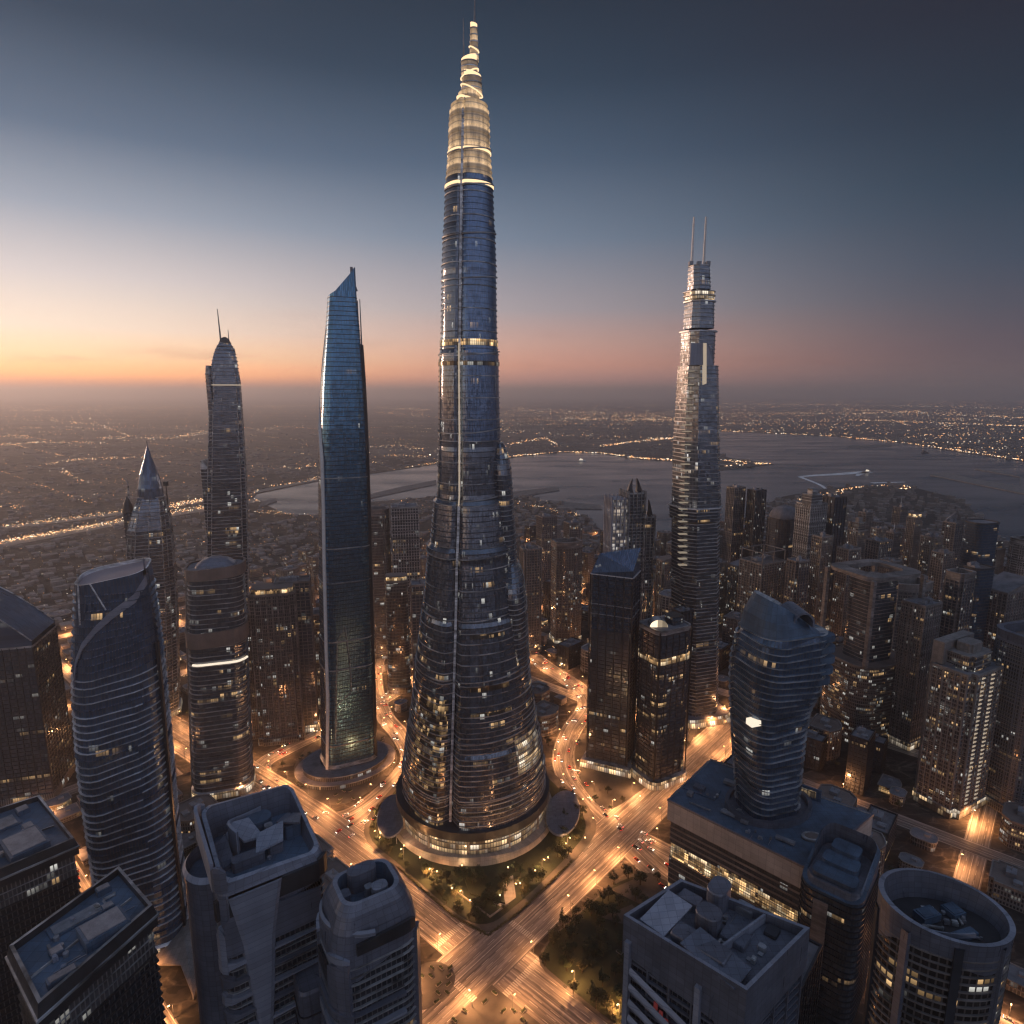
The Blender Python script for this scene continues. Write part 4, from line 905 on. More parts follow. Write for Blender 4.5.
def pointed_left():
    t, fn, zt, x, y = shaped('pointed_tower', 'dark ribbed tower with a sharp blue cone roof and a small round turret, far left', 155, 712,
        [(497, 139, 164), (510, 134, 168), (530, 129, 171), (600, 130, 176), (712, 132, 179)], G_main, M_edge, 'cham', 0.9, 0.4, out=0.5)
    m = mpp(y, zt); r = 12.0 * m; cx = (151 - 512) * m - x
    mb = MB(); rows = [r3(oval(r * k, r * k, 20, 0, cx + dx * m, 0), zt + q * m) for k, q, dx in ((1.0, -2, 0), (0.95, 8, 0.0), (0.72, 22, 0.3), (0.35, 36, 1), (0.03, 50, 1.5))]
    mb.rows(rows, [0] * 4); mb.cap(rows[-1]); mb.tube((cx + 1.4 * m, 0, zt + 42 * m * 0.9), (cx + 1.4 * m, 0, zt + 55 * m), 0.6, 0.3); mb.build('cone_roof', [G_navy], t)
    z2 = zat(y - 10, 512); mb = MB(); cx2 = (129 - 512) * m - x; q = oval(5 * m, 5 * m, 16, 0, cx2 + 2 * m, -8); facade(mb, lambda z: np.array(q), 8, z2, 4, 0.4, 0.8, 0, 1)
    rows = [r3(scl(q, k, None, cx2 + 2 * m, -8), z2 + h * m) for k, h in ((1.05, 0), (0.8, 7), (0.4, 12), (0.1, 15))]; mb.rows(rows, [1] * 3); mb.cap(rows[-1], 1); mb.build('turret', [G_main, M_edged], t)
    mb = MB(); a0 = (131 - 512) * m - x; mb.tube((a0, -5, z2 + 8 * m), (a0 + 1 * m, -5, z2 + 26 * m), 1.2, 0.6); mb.tube((a0 + 1 * m, -5, z2 + 26 * m), (a0 - 1 * m, -5, z2 + 34 * m), 0.6, 0.3); mb.build('crane_mast', [M_edge], t)
    mb = MB(); b0 = (167 - 512) * m - x; mb.tube((b0, 0, zt - 10), (b0, 0, zt + 14 * m), 0.8, 0.4); mb.box(b0, 0, zt + 10 * m, 4, 4, 5); mb.build('mast', [M_edged], t)
    mb = MB()
    for k in range(8):
        pts = [(*(np.asarray(fn(z))[k] * 1.02), z) for z in np.linspace(10, zt - 3, 10)]; mb.loop(pts, 0.5, 4)
        p2 = [(*((np.asarray(fn(z))[k] * 0.5 + np.asarray(fn(z))[(k + 1) % 8] * 0.5) * 1.02), z) for z in np.linspace(10, zt - 3, 10)]; mb.loop(p2, 0.4, 4)
    mb.build('facade_rib', [M_edge], t)
pointed_left()

def wavy_left():
    # curved glass tower, floors swooping up to the right
    amp = [0.0]
    def wv(f2, z):
        a = (f2[:, 0] - f2[:, 0].min()) / (f2[:, 0].max() - f2[:, 0].min()); front = f2[:, 1] < f2[:, 1].mean()
        k = min(1.0, max(0.15, (z - 20) / 60)) * (1.0 if z < 215 else max(0.0, (245 - z) / 30))
        return ((13 + 4 * math.sin(z * 0.06)) * np.clip(a - 0.3, 0, 1) ** 1.6 * front - 1.2 * np.sin(a * 3.1) * front) * k
    x, y = at(150, 935); 
    t, fn, zt, x, y = shaped('curved_glass_tower', 'curved navy glass tower with swooping white floor lines and a pale pink slanted roof', 150, 935,
        [(590, 81, 151), (640, 80, 157), (690, 80, 162), (760, 85, 168), (850, 97, 176), (935, 109, 186)], G_navy, M_edgeb, 'round', 0.85, 0.35, h=4.8, out=1.15, slab=0.34, wave=wv,
        mats=[G_navy, M_edgeb, G_brown, G_navy], matfn=lambda mt, i, z: 3 if (mt == 1 and (z > 205 or int(z / 4.8) % 7 == 3)) else mt)
    q = np.array(fn(zt)); cx = (q[:, 0].min() + q[:, 0].max()) / 2; wd = q[:, 0].max() - q[:, 0].min()
    def lift(p): a = (p[0] - q[:, 0].min()) / wd; b = (p[1] - q[:, 1].min()) / (q[:, 1].max() - q[:, 1].min()); return 5 + 5 * b + 5 * a
    up = [(p[0] * 0.98, p[1] * 0.98, zt + lift(p)) for p in q]; up2 = [(p[0] * 0.93 + cx * 0.05, p[1] * 0.93, zt + lift(p)) for p in q]; dn = [(a, b, c - 2.2) for a, b, c in up2]
    mb = MB(); mb.rows([r3(q, zt), up, up2, dn], [0, 1, 1]); mb.cap(dn, 2); mb.build('slanted_roof', [G_navy, M_edgeb, M_roofpink], t)
    # diagonal ribbon wrapping the upper front
    P = [(147, 572), (140, 590), (125, 604), (108, 617), (95, 630), (84, 645), (77, 662), (75, 685)]
    def front(px_, py2, off=0.8):
        z = zat(y - 22, py2); qq = fn(min(z, zt)); lx = (px_ - 512) * mpp(y - 22, z) - x; lx = min(max(lx, qq[:, 0].min() + 0.2), qq[:, 0].max() - 0.2)
        c_ = qq[qq[:, 1] < (qq[:, 1].max() + qq[:, 1].min()) / 2 + 5]; j = np.argsort(c_[:, 0]); return (lx, float(np.interp(lx, c_[j, 0], c_[j, 1])) - off, z)
    pts = [front(*p) for p in P]; tt = np.arange(len(pts)); t2 = np.linspace(0, len(pts) - 1, 40); pa = np.array(pts); pa = np.stack([np.interp(t2, tt, pa[:, k]) for k in range(3)], 1)
    mb = MB(); rows = []
    for i, p in enumerate(pa):
        w_ = 3.4 - 2.0 * i / 39; rows.append([(p[0], p[1] + 1.6, p[2] - w_), (p[0], p[1] - 0.8, p[2] - w_), (p[0], p[1] - 0.8, p[2] + w_), (p[0], p[1] + 1.6, p[2] + w_)])
    mb.rows(rows, [0] * 39); mb.build('ribbon', [M_greyl], t)
    mb = MB()
    for a, b in (((88, 585), (102, 612)), ((76, 575), (80, 625))): mb.tube(front(*a), front(*b), 0.5, n=5)
    mb.build('facade_frame', [M_edgeb], t)
    # ribbed fin down the right edge and spreading canopy at the foot
    mb = MB(); R_ = []
    for z in np.linspace(5, zat(y, 640), 24):
        qq = fn(z); i = int(np.argmax(qq[:, 0])); p = qq[i]; R_.append(r3(rect(1.6, 4, 0.3, p[0] + 1.2, p[1]), z))
    mb.rows(R_, [0] * 23); mb.build('edge_fin', [M_edged], t)
    x2, y2 = at(185, 945, 8); p = thing('entrance_canopy', 'pointed warm lit canopy at the foot of the curved navy glass tower', 'canopy', x2, y2)
    mb = MB(); L_ = [(-22, 8, 4), (0, 20, 16), (14, 6, 9), (22, -34, 3), (4, -14, 7), (-18, -10, 3)]; i = mb.add(L_ + [(a, b, c - 1) for a, b, c in L_] + [(0, 0, 12)])
    for k in range(6): mb.face((i + k, i + 12, i + (k + 1) % 6)[::-1]); mb.face((i + k, i + (k + 1) % 6, i + 6 + (k + 1) % 6, i + 6 + k))
    mb.build('canopy_shell', [M_conc], p)
    for k in (0, 2, 3, 5): mb = MB(); mb.tube((L_[k][0] * 0.95, L_[k][1] * 0.95, -7.9), (L_[k][0] * 0.95, L_[k][1] * 0.95, L_[k][2] - 0.5), 0.5); mb.build('column', [M_edge], p)
M_roofpink = mat_plain('pale_pink_roof', (0.34, 0.27, 0.28), 0.5, 0.1, 0.12, 0.03)
wavy_left()

def banded_left():
    x, y = at(222, 778); 
    def mf(mt, i, z):
        if mt == 1: return 1
        return 0
    t, fn, zt, x, y = shaped('banded_tower', 'dark rounded tower with two wide brown bands, just behind the curved navy glass tower', 222, 785,
        [(572, 190, 243), (640, 191, 246), (700, 193, 248), (785, 196, 252)], G_dark, M_edge, 'round', 0.8, 0.3, h=4.4, out=0.9, slab=0.6)
    for (p1, p2) in ((570, 581), (633, 648)):
        za, zb = zat(y - 20, p2), zat(y - 20, p1); mb = MB(); q = fn(za); a, b = offs(q, 0.3), offs(q, 2.2)
        dz = 2.5 * ((q[:, 0] / q[:, 0].max()) ** 2); mb.rows([r3(a, za, dz), r3(b, za, dz), r3(b, zb, dz), r3(a, zb, dz)], [0] * 3); mb.cap(r3(a, zb - 1), 1); mb.build('wide_band', [M_roofw, M_roof], t)
    mb = MB(); q = fn(zt); s_ = scl(q, 0.8, None, (q[:, 0].max() + q[:, 0].min()) / 2, 0); rows = [r3(scl(s_, k, None, (q[:, 0].max() + q[:, 0].min()) / 2, 0), zt + h) for k, h in ((1, 1), (0.9, 6), (0.6, 10), (0.3, 12))]; mb.rows(rows, [0] * 3); mb.cap(rows[-1]); mb.build('dome', [M_grey], t)
    i = int(np.argmin(q[:, 0])); mb = MB(); rows = [r3(rrect(6, 14, 2, 2, 0.2, fn(z)[:, 0].min() + 1.5, -3), z) for z in np.linspace(0.1, zt + 2, 20)]; mb.rows(rows, [0] * 19); mb.cap(rows[-1]); mb.build('side_pier', [M_concd], t)
    mb = MB(); z = zat(y - 18, 663); qq = fn(z); c_ = [k for k in range(len(qq)) if qq[k, 1] < 0 and qq[k, 0] > -8]; c_.sort(key=lambda k: qq[k, 0]); mb.loop([(*(qq[k] * 1.06), z) for k in c_], 1.1, 5); mb.build('light_band', [M_strip], t)
banded_left()

def dark_left():
    # big dark gabled tower cut by the left edge
    x, y = at(20, 790); FOOT.append((x, y, 50)); t = thing('curved_roof_tower', 'broad dark tower with a curved sloping roof, cut by the left edge of the picture', 'skyscraper', x, y, 0, 0.28)
    m = mpp(y, 150); wd = 82 * m; dp = wd * 0.7; z1 = zat(y, 640); z2 = zat(y, 592); q = rect(wd, dp)
    mb = MB(); facade(mb, lambda z: q, 8, z1, 4, 0.5, 0.8, 0, 1); fins(mb, q, 8, z1, 6, 0.8, 0.6, 1)
    a = r3(q, z1); mb.build('facade', [G_dark, M_edged], t)
    mb = MB(); mb.rows([r3(offs(q, .6), z1 - 1), r3(offs(q, .6), z1 + 1)], [1]); rows = []
    for u in np.linspace(0, 1, 14): rows.append([(-wd / 2 + wd * u, yy, zz_) for yy, zz_ in ((-dp / 2, z1 + .5), (dp / 2, z1 + .5), (dp / 2, z1 + 1 + (z2 - z1 + 8) * math.cos(u * 1.5)), (-dp / 2, z1 + 1 + (z2 - z1 + 8) * math.cos(u * 1.5)))])
    mb.rows(rows, [0] * 13); mb.cap(rows[0], 0); mb.build('curved_roof', [G_navy, M_edge], t)
    for sgn in (-1, 1): mb = MB(); mb.loop([(-wd / 2 + wd * u, sgn * dp / 2, z1 + 1.5 + (z2 - z1 + 8) * math.cos(u * 1.5)) for u in np.linspace(0, 1, 14)], .6, 5); mb.build('roof_edge', [M_edge], t)
    mb = MB(); mb.rows([r3(offs(q, 1.5), 0.05), r3(offs(q, 1.2), 7.5), r3(q, 8)], [0, 0]); mb.build('ground_floor', [G_brown], t)
dark_left()
tower('glass_tower', 'slab tower with a lit collar under its brown top, left of the blue tower foot', 283, 738, 592, 44, 0.55, 0.25, 'notch', G_brown, M_concd, 6, 1.2, 1.0, roof='lit', rm=M_roofw, seed=1)
tower('slab_tower', 'taller dark slab with a flat brown roof rising behind the lit collar tower', 302, 728, 580, 34, 0.6, 0.25, 'rect', G_dark, M_concd, 5, 0.9, 0.7, roof='flat', rm=M_roofw, seed=2)
tower('narrow_tower', 'narrow ribbed brown tower tight against the left side of the lit collar tower', 262, 735, 612, 16, 0.8, 0.25, 'rect', G_brown, M_concd, 4, 0.8, 0.7, roof='flat', seed=3)
tower('office_block', 'low wide block with many gold windows right beside the blue tower foot', 318, 700, 612, 26, 0.8, 0.3, 'rect', G_busy, M_concd, 0, roof='flat', seed=4, cat='building')
tower('ribbed_tower', 'ribbed tower with a brown oval roof, first behind the blue tower on its right', 382, 655, 514, 26, 0.8, 0.2, 'round', G_brown, M_concd, 4, 1.0, 1.0, roof='ring', rm=M_roofw, seed=5)
tower('fluted_tower', 'grey fluted tower with a flat top, left of the tall stepped tower near its waist', 409, 655, 506, 26, 0.9, 0.2, 'rect', G_dark, M_edge, 3.5, 1.0, 1.0, roof='flat', seed=6)
tower('round_top_tower', 'brown tower with a bright rounded roof edge standing in front of the fluted tower', 400, 690, 580, 24, 0.7, 0.15, 'round', G_brown, M_conc, 0, roof='lit', rm=M_roofw, seed=7)
tower('narrow_tower', 'plain dark narrow tower half hidden by the left flank of the tall stepped tower', 424, 700, 583, 20, 0.9, 0.2, 'rect', G_dark, M_concd, 5, 0.8, 0.6, roof='flat', seed=8)

# ------------------------------------------------------------------ cluster right of the central tower
def cluster():
    x, y = at(610, 762); FOOT.append((x, y, 45)); t = thing('wedge_roof_tower', 'dark glass tower with a blue wedge roof, right of the curved lit road', 'skyscraper', x, y, 0, 0)
    z1 = zat(y - 20, 578); m = mpp(y, z1); ang = 0.62; wd = 42 * m; dp = 30 * m; q = rrect(wd, dp, 1.5, 1, -0.42)
    mb = MB(); facade(mb, lambda z: q, 9, z1, 4.0, 0.35, 0.7, 0, 1, matfn=lambda mt, i, z: 2 if (mt == 0 and i == 1 or (mt == 0 and i == 7 and z > z1 * .72)) else mt); fins(mb, rect(wd * 1.005, dp * 1.005, -0.42), 9, z1, 9, 0.8, 0.8, 1); mb.build('facade', [G_dark, M_edged, G_mainblue], t)
    rf = rect(wd, dp, -0.42); hi = [1, 7, 24, 14]; A = r3(rf, z1); Bq = [(p[0], p[1], z1 + hi[i] * m) for i, p in enumerate(rf)]
    mb = MB(); mb.rows([A, Bq], [0]); i = mb.add(Bq); mb.face((i, i + 1, i + 3), 0); mb.face((i + 1, i + 2, i + 3), 1); mb.build('wedge_roof', [G_navy, G_mainblue], t)
    mb = MB(); mb.loop([(p[0], p[1], z1) for p in offs(rf, 0.4)], 0.6, 4, 0, True); mb.build('roof_edge', [M_edgeb], t)
    for pyq in (608, 618):
        z = zat(y - 20, pyq); mb = MB(); mb.loop(r3(offs(rf, 0.5), z), 0.45, 4, 0, True); mb.build('floor_ring', [M_edge], t)
    mb = MB(); qq = offs(rf, 3); mb.rows([r3(offs(rf, 6), 0.35), r3(offs(rf, 5), 8), r3(rf, 9)], [0, 1]); mb.build('ground_floor', [G_lobby, M_edge], t)
    # second slab of the cluster
    x, y = at(658, 775); FOOT.append((x, y, 45)); t = thing('barrel_roof_tower', 'dark glass tower with a gold barrel vault on its roof, beside the wedge roof tower', 'skyscraper', x, y, 0, 0)
    z1 = zat(y - 20, 632); m = mpp(y, z1); wd, dp = 42 * m, 34 * m; q = rrect(wd, dp, 6, 3, 0.5)
    mb = MB(); facade(mb, lambda z: q, 9, z1, 4.0, 0.45, 0.7, 0, 1); fins(mb, rect(wd * 0.98, dp * 0.98, 0.5), 9, z1, 8, 0.9, 0.7, 1); mb.build('facade', [G_dark, M_edged], t)
    mb = MB(); o_ = offs(q, 0.8); mb.rows([r3(o_, z1 - 3), r3(o_, z1 + 1.5), r3(offs(q, -1), z1 + 1.5), r3(offs(q, -1), z1 + 0.2)], [0] * 3); mb.cap(r3(offs(q, -1), z1 + 0.2), 1); mb.build('roof', [M_edge, M_roof], t)
    mb = MB(); rows = []
    for s_ in (-1, 1):
        rows.append([(-8 * m + 9 * m * math.cos(a), s_ * 6 * m - 3 * m, z1 + 0.3 + 7.5 * m * math.sin(a)) for a in np.linspace(0, math.pi, 12)])
    mb.rows([rows[0], rows[1]], [0]); i = mb.add(rows[0]); mb.face(list(range(i, i + 12)), 1); i = mb.add(rows[1]); mb.face(list(range(i + 11, i - 1, -1)), 1); mb.build('barrel_vault', [M_edge, G_gold], t)
    mb = MB(); qq = rrect(14 * m, 14 * m, 2, 2, 0.5, 10 * m, 4 * m); facade(mb, lambda z: qq, z1 + 0.3, z1 + 9 * m, 4, 0.4, 0.8, 0, 1); mb.cap(r3(qq, z1 + 9 * m), 1); mb.build('roof_house', [G_dark, M_edged], t)
    for pyq, mm in ((664, G_warmstrip),):
        z = zat(y - 25, pyq); mb = MB(); o1 = offs(q, 0.2); o2 = offs(q, 0.9); mb.rows([r3(o1, z - 3), r3(o2, z - 3), r3(o2, z + 3), r3(o1, z + 3)], [0, 0, 0]); mb.build('lit_floor', [mm], t)
    mb = MB(); mb.rows([r3(offs(q, 5), 0.35), r3(offs(q, 4), 8), r3(q, 9)], [0, 1]); mb.build('ground_floor', [G_lobby, M_edge], t)
    # crowned tower behind
    x, y = at(622, 700); FOOT.append((x, y, 40)); t = thing('crowned_tower', 'pale ribbed tower with dark curved horns on top, behind the wedge roof tower', 'skyscraper', x, y, 0, 0.2)
    z1 = zat(y, 500); m = mpp(y, z1); a = 11 * m
    for k, (cx, cy, w_, d_, top, gm, sm) in enumerate(((-13 * m, -2, 17 * m, 20 * m, 497, G_white, M_greyl), (4 * m, 0, 17 * m, 24 * m, 492, G_main, M_edge), (19 * m, 3, 13 * m, 20 * m, 517, G_dark, M_edge))):
        zt = zat(y, top); q = [(p[0] + cx, p[1] + cy) for p in rrect(w_, d_, 3, 2)]; mb = MB(); facade(mb, lambda z: q, 9 if k else 9.0, zt, 4, 0.35, 0.7, 0, 1); fins(mb, [(p[0] + cx, p[1] + cy) for p in rect(w_, d_)], 9, zt + 3, 4.5, 1.3, 1.1 if k == 0 else 0.7, 1); mb.cap(r3(q, zt), 1); mb.build('shaft', [gm, sm], t)
        if k:
            for s_ in (-1, 1):
                mb = MB(); rows = []
                for u in np.linspace(0, 1, 8): rows.append(r3(rect(w_ * 0.34 * (1 - u * 0.9), 5 * (1 - u * 0.6), 0, cx + s_ * w_ * (0.28 - 0.14 * u * u), cy - 4), zt + (14 if k == 1 else 17) * m * u))
                mb.rows(rows, [0] * 7); mb.cap(rows[-1]); mb.build('horn', [M_edged], t)
    mb = MB(); q = rect(56 * m, 30 * m, 0, 3 * m, 0); mb.rows([r3(offs(q, 3), 0.1), r3(q, 9.2)], [0]); mb.cap(r3(q, 9.2), 1); mb.build('ground_floor', [G_lobby, M_roof], t)
    # grey companion shaft in front of the twin-mast tower
cluster()
tower('narrow_tower', 'slim dark tower standing tight in front of the twin mast tower on its left', 676, 738, 610, 22, 0.9, 0.5, 'notch', G_dark, M_edged, 5, 0.8, 0.8, roof='flat', seed=9)

# ------------------------------------------------------------------ bulging tower on its podium
def bulge():
    zp = 84.0
    C0 = [at(672, 800, zp), at(806, 866, zp), at(868, 815, zp), at(712, 762, zp)]
    cx, cy = sum(p[0] for p in C0) / 4, sum(p[1] for p in C0) / 4; FOOT.append((cx, cy, 75)); FOOT.append((cx + 30, cy - 40, 50))
    t = thing('podium_building', 'long stone podium with blue flat roof and lit floor strip under the bulging tower', 'building', cx, cy)
    q = [(p[0] - cx, p[1] - cy) for p in C0]; 
    mb = MB(); facade(mb, lambda z: q, 0.3, 38, 4.0, 0.4, 0.8, 0, 1); facade(mb, lambda z: q, 50, zp - 16, 4.6, 0.3, 1.5, 0, 1); mb.build('facade', [G_dark, M_concd], t)
    mb = MB(); q2 = offs(q, -0.6); facade(mb, lambda z: q2, 38.05, 49.95, 4.0, 0.35, 0.5, 0, 1); mb.build('lit_floor', [G_warmstrip, M_edge], t)
    mb = MB(); o1, o2 = offs(q, 0.5), offs(q, 2.2); mb.rows([r3(q, zp - 16), r3(o2, zp - 15.5), r3(o2, zp - 0.6), r3(offs(q, 2.6), zp - 0.6), r3(offs(q, 2.6), zp + 0.9), r3(offs(q, 1.4), zp + 0.9), r3(offs(q, 1.4), zp)], [0, 0, 2, 2, 2, 0]); mb.cap(r3(offs(q, 1.4), zp), 1); mb.build('roof', [M_stone, M_roofb, M_grey], t)
    bx, by = at(768, 806, zp); lx, ly = bx - cx, by - cy
    mb = MB(); e = oval(32, 24, 36, 0.3, lx, ly); mb.rows([r3(e, zp + 0.02), r3(e, zp + 4.5), r3(scl(e, 0.9, None, lx, ly), zp + 4.5), r3(scl(e, 0.9, None, lx, ly), zp + 1)], [0] * 3); mb.cap(r3(scl(e, 0.9, None, lx, ly), zp + 1)); mb.build('collar_wall', [M_grey], t)
    # sunken lounge and skylight on the deck
    sx, sy = at(812, 838, zp); mb = MB(); e = oval(7, 4.5, 20, 0, sx - cx, sy - cy); mb.rows([r3(e, zp + 0.02), r3(e, zp + 1.8), r3(scl(e, 0.7, None, sx - cx, sy - cy), zp + 1.8)], [0, 0]); mb.cap(r3(scl(e, 0.7, None, sx - cx, sy - cy), zp + 1.79), 1); mb.build('skylight', [M_edge, M_roofw], t)
    sx, sy = at(806, 797, zp); mb = MB(); w0 = rect(20, 1.2, -0.65, sx - cx, sy - cy); mb.prism(w0, zp + 0.03, zp + 9, 0); w1 = rect(13, 0.4, -0.65, sx - cx - 0.5, sy - cy - 0.75); mb.prism(w1, zp + 2, zp + 7, 1); mb.build('screen_wall', [M_roofb, G_lobby], t)
    sx, sy = at(702, 790, zp); mb = MB(); mb.prism(rect(24, 14, -0.65, sx - cx, sy - cy), zp + 0.03, zp + 0.8, 0); mb.prism(rect(8, 5, -0.65, sx - cx - 2, sy - cy), zp + 0.82, zp + 3.2, 1); mb.build('roof_plant', [M_roofb, M_grey], t)
    for (pa, pb, s1, s2, hh) in ((730, 785, 9, 4, 2.4), (745, 823, 5, 5, 2.0), (785, 842, 12, 3, 1.6), (700, 808, 16, 0.5, 1.1), (728, 815, 10, 3, 1.4), (690, 796, 4, 4, 2.6)):
        sx, sy = at(pa, pb, zp); mb = MB(); mb.prism(rect(s1, s2, -0.65, sx - cx, sy - cy), zp + 0.85, zp + 0.85 + hh, 0); mb.build('roof_plant', [M_unit], t)
    for (pa, pb, sd) in ((705, 792, 3), (760, 838, 4), (735, 812, 5)):
        sx, sy = at(pa, pb, zp); clutter(t, 22, 10, zp + .03, -0.65, sx - cx, sy - cy, sd, 7)
    # the tower itself
    secs = [(606, 759, 806), (622, 748, 820), (640, 740, 823), (665, 734, 822), (690, 732.5, 815), (715, 733, 806), (740, 734.5, 802), (770, 736, 799), (803, 738, 796)]
    y0 = by; zs = [zat(y0 - 12, s_[0]) for s_ in secs][::-1]; ls = [s_[1] for s_ in secs][::-1]; rs = [s_[2] for s_ in secs][::-1]
    t = thing('bulging_tower', 'dark glass tower swelling towards its curled top, standing on the blue roofed podium', 'skyscraper', bx, by, zp + 1.05)
    z00 = zp + 1.05
    def fn(z):
        zz = z + z00; l, r = np.interp(zz, zs, ls), np.interp(zz, zs, rs); m = mpp(y0, zz); a, b = (l - 512) * m - bx, (r - 512) * m - bx
        q = np.array(rrect(40, 32, 10, 5, 0.32)); k = (b - a) / (q[:, 0].max() - q[:, 0].min()); q *= k; q[:, 0] += (a + b) / 2 - (q[:, 0].max() + q[:, 0].min()) / 2; return q
    def wv(f2, z):
        a = (f2[:, 0] - f2[:, 0].min()) / (f2[:, 0].max() - f2[:, 0].min()); fr = (f2[:, 1] < f2[:, 1].mean()); return ((9.0 + 5 * math.sin(z * 0.11)) * (a - 0.4) ** 2 - 1 + (4 + 3.5 * math.sin(z * 0.07 + 1)) * (0.5 - a)) * fr * min(1, z / 20)
    zt = zat(y0 - 12, 634) - z00
    mb = MB(); facade(mb, fn, 0, zt, 4.6, 1.3, 0.32, 0, 1, wave=wv); mb.cap(r3(fn(zt), zt), 1); mb.build('facade', [G_navy, M_edge], t)
    # curled top: a shell rising to the left-back with a scroll opening
    q = fn(zt); x0, x1 = q[:, 0].min(), q[:, 0].max(); wq = x1 - x0
    def upz(p, k): a = (p[0] - x0) / wq; return zt + k * (21 - 26 * a ** 1.5 * (1 - 0.25 * k)) 
    cxq = (x0 + x1) / 2; r1 = [((p[0] - cxq) * .9 + cxq - 1, p[1] * .9, upz(p, 0.55)) for p in q]
    r2 = [((p[0] - cxq) * 0.66 + cxq - 2, p[1] * 0.66, upz(p, 1.15)) for p in q]; r3_ = [((p[0] - cxq) * 0.54 + cxq - 2, p[1] * 0.5, upz(p, 1.0)) for p in q]; r4 = [((p[0] - cxq) * 0.52 + cxq - 2, p[1] * 0.46, upz(p, 0.55)) for p in q]
    mb = MB(); mb.rows([r3(q, zt), r1, r2, r3_, r4], [0, 0, 1, 1]); mb.cap(r4, 0); mb.build('scroll_roof', [M_roofb, M_edge], t)
    mb = MB(); rows = []
    for a in np.linspace(-0.3, math.pi + 0.3, 14): rows.append([(cxq + 7 + 7 * math.cos(a) , yy, zt + 8 + 8 * math.sin(a)) for yy in (-16, 8)] + [(cxq + 7 + 5.8 * math.cos(a), yy, zt + 8 + 6.8 * math.sin(a)) for yy in (8, -16)])
    mb.rows(rows, [0] * 13); mb.build('scroll_vault', [M_grey], t)
    mb = MB()
    for k in range(5):
        z = zt - 3 - 7.5 * k; qq = fn(z); sx = qq[:, 0].max(); i = int(np.argmax(qq[:, 0])); mb.prism([(p[0], p[1]) for p in rrect(15, 20, 4, 2, 0.3, sx - 6.0, qq[i, 1] - 2)], z - 2.0, z + 2.4, 0, None, True)
    mb.build('side_balcony', [M_roofb], t)
    mb = MB(); z = zt * 0.56; qq = fn(z); k = np.argmin(qq[:, 1]); mb.box(qq[k, 0] - 9, qq[:, 1].min() + 3.0, z - 2, 8, 6, 4, 0.32); mb.build('lit_window', [M_strip], t)
bulge()
def stepped_right():
    x, y = at(842, 860, 95); FOOT.append((x, y, 35)); t = thing('terraced_tower', 'dark tower with a curved terraced top, joined to the right end of the podium', 'skyscraper', x, y, 0, GA - math.pi / 2)
    zt = 98; q = rrect(34, 46, 8, 4); mb = MB(); facade(mb, lambda z: q, 0.3, zt - 14, 3.9, 0.9, 0.6, 0, 1); mb.build('facade', [G_dark, M_edged], t)
    mb = MB(); a = r3(q, zt - 14); b = [(p[0] * 1.02, p[1] * 1.02, zt - 5 + 7 * (p[1] / 23)) for p in q]; c = [(p[0] * 0.9, p[1] * 0.92, zt - 3 + 9 * (p[1] / 23)) for p in q]; d_ = [(p[0] * 0.84, p[1] * 0.86, zt - 8) for p in q]; mb.rows([a, b, c, d_], [0, 0, 1]); mb.cap(d_, 1); mb.build('crown_shell', [M_roofb, M_grey], t)
    for k in range(3):
        mb = MB(); mb.prism(rrect(24 - 4 * k, 12, 3, 3, 0, 0, -12 + 11 * k), zt - 7.95 + 2 * k * 0, zt - 5 + 2.5 * k, 0); mb.build('terrace', [M_roofb], t)
    mb = MB(); mb.box(-4, -23.6, 10, 8, 1.4, 70, 0, 0); mb.build('lift_shaft', [M_concd], t)
stepped_right()

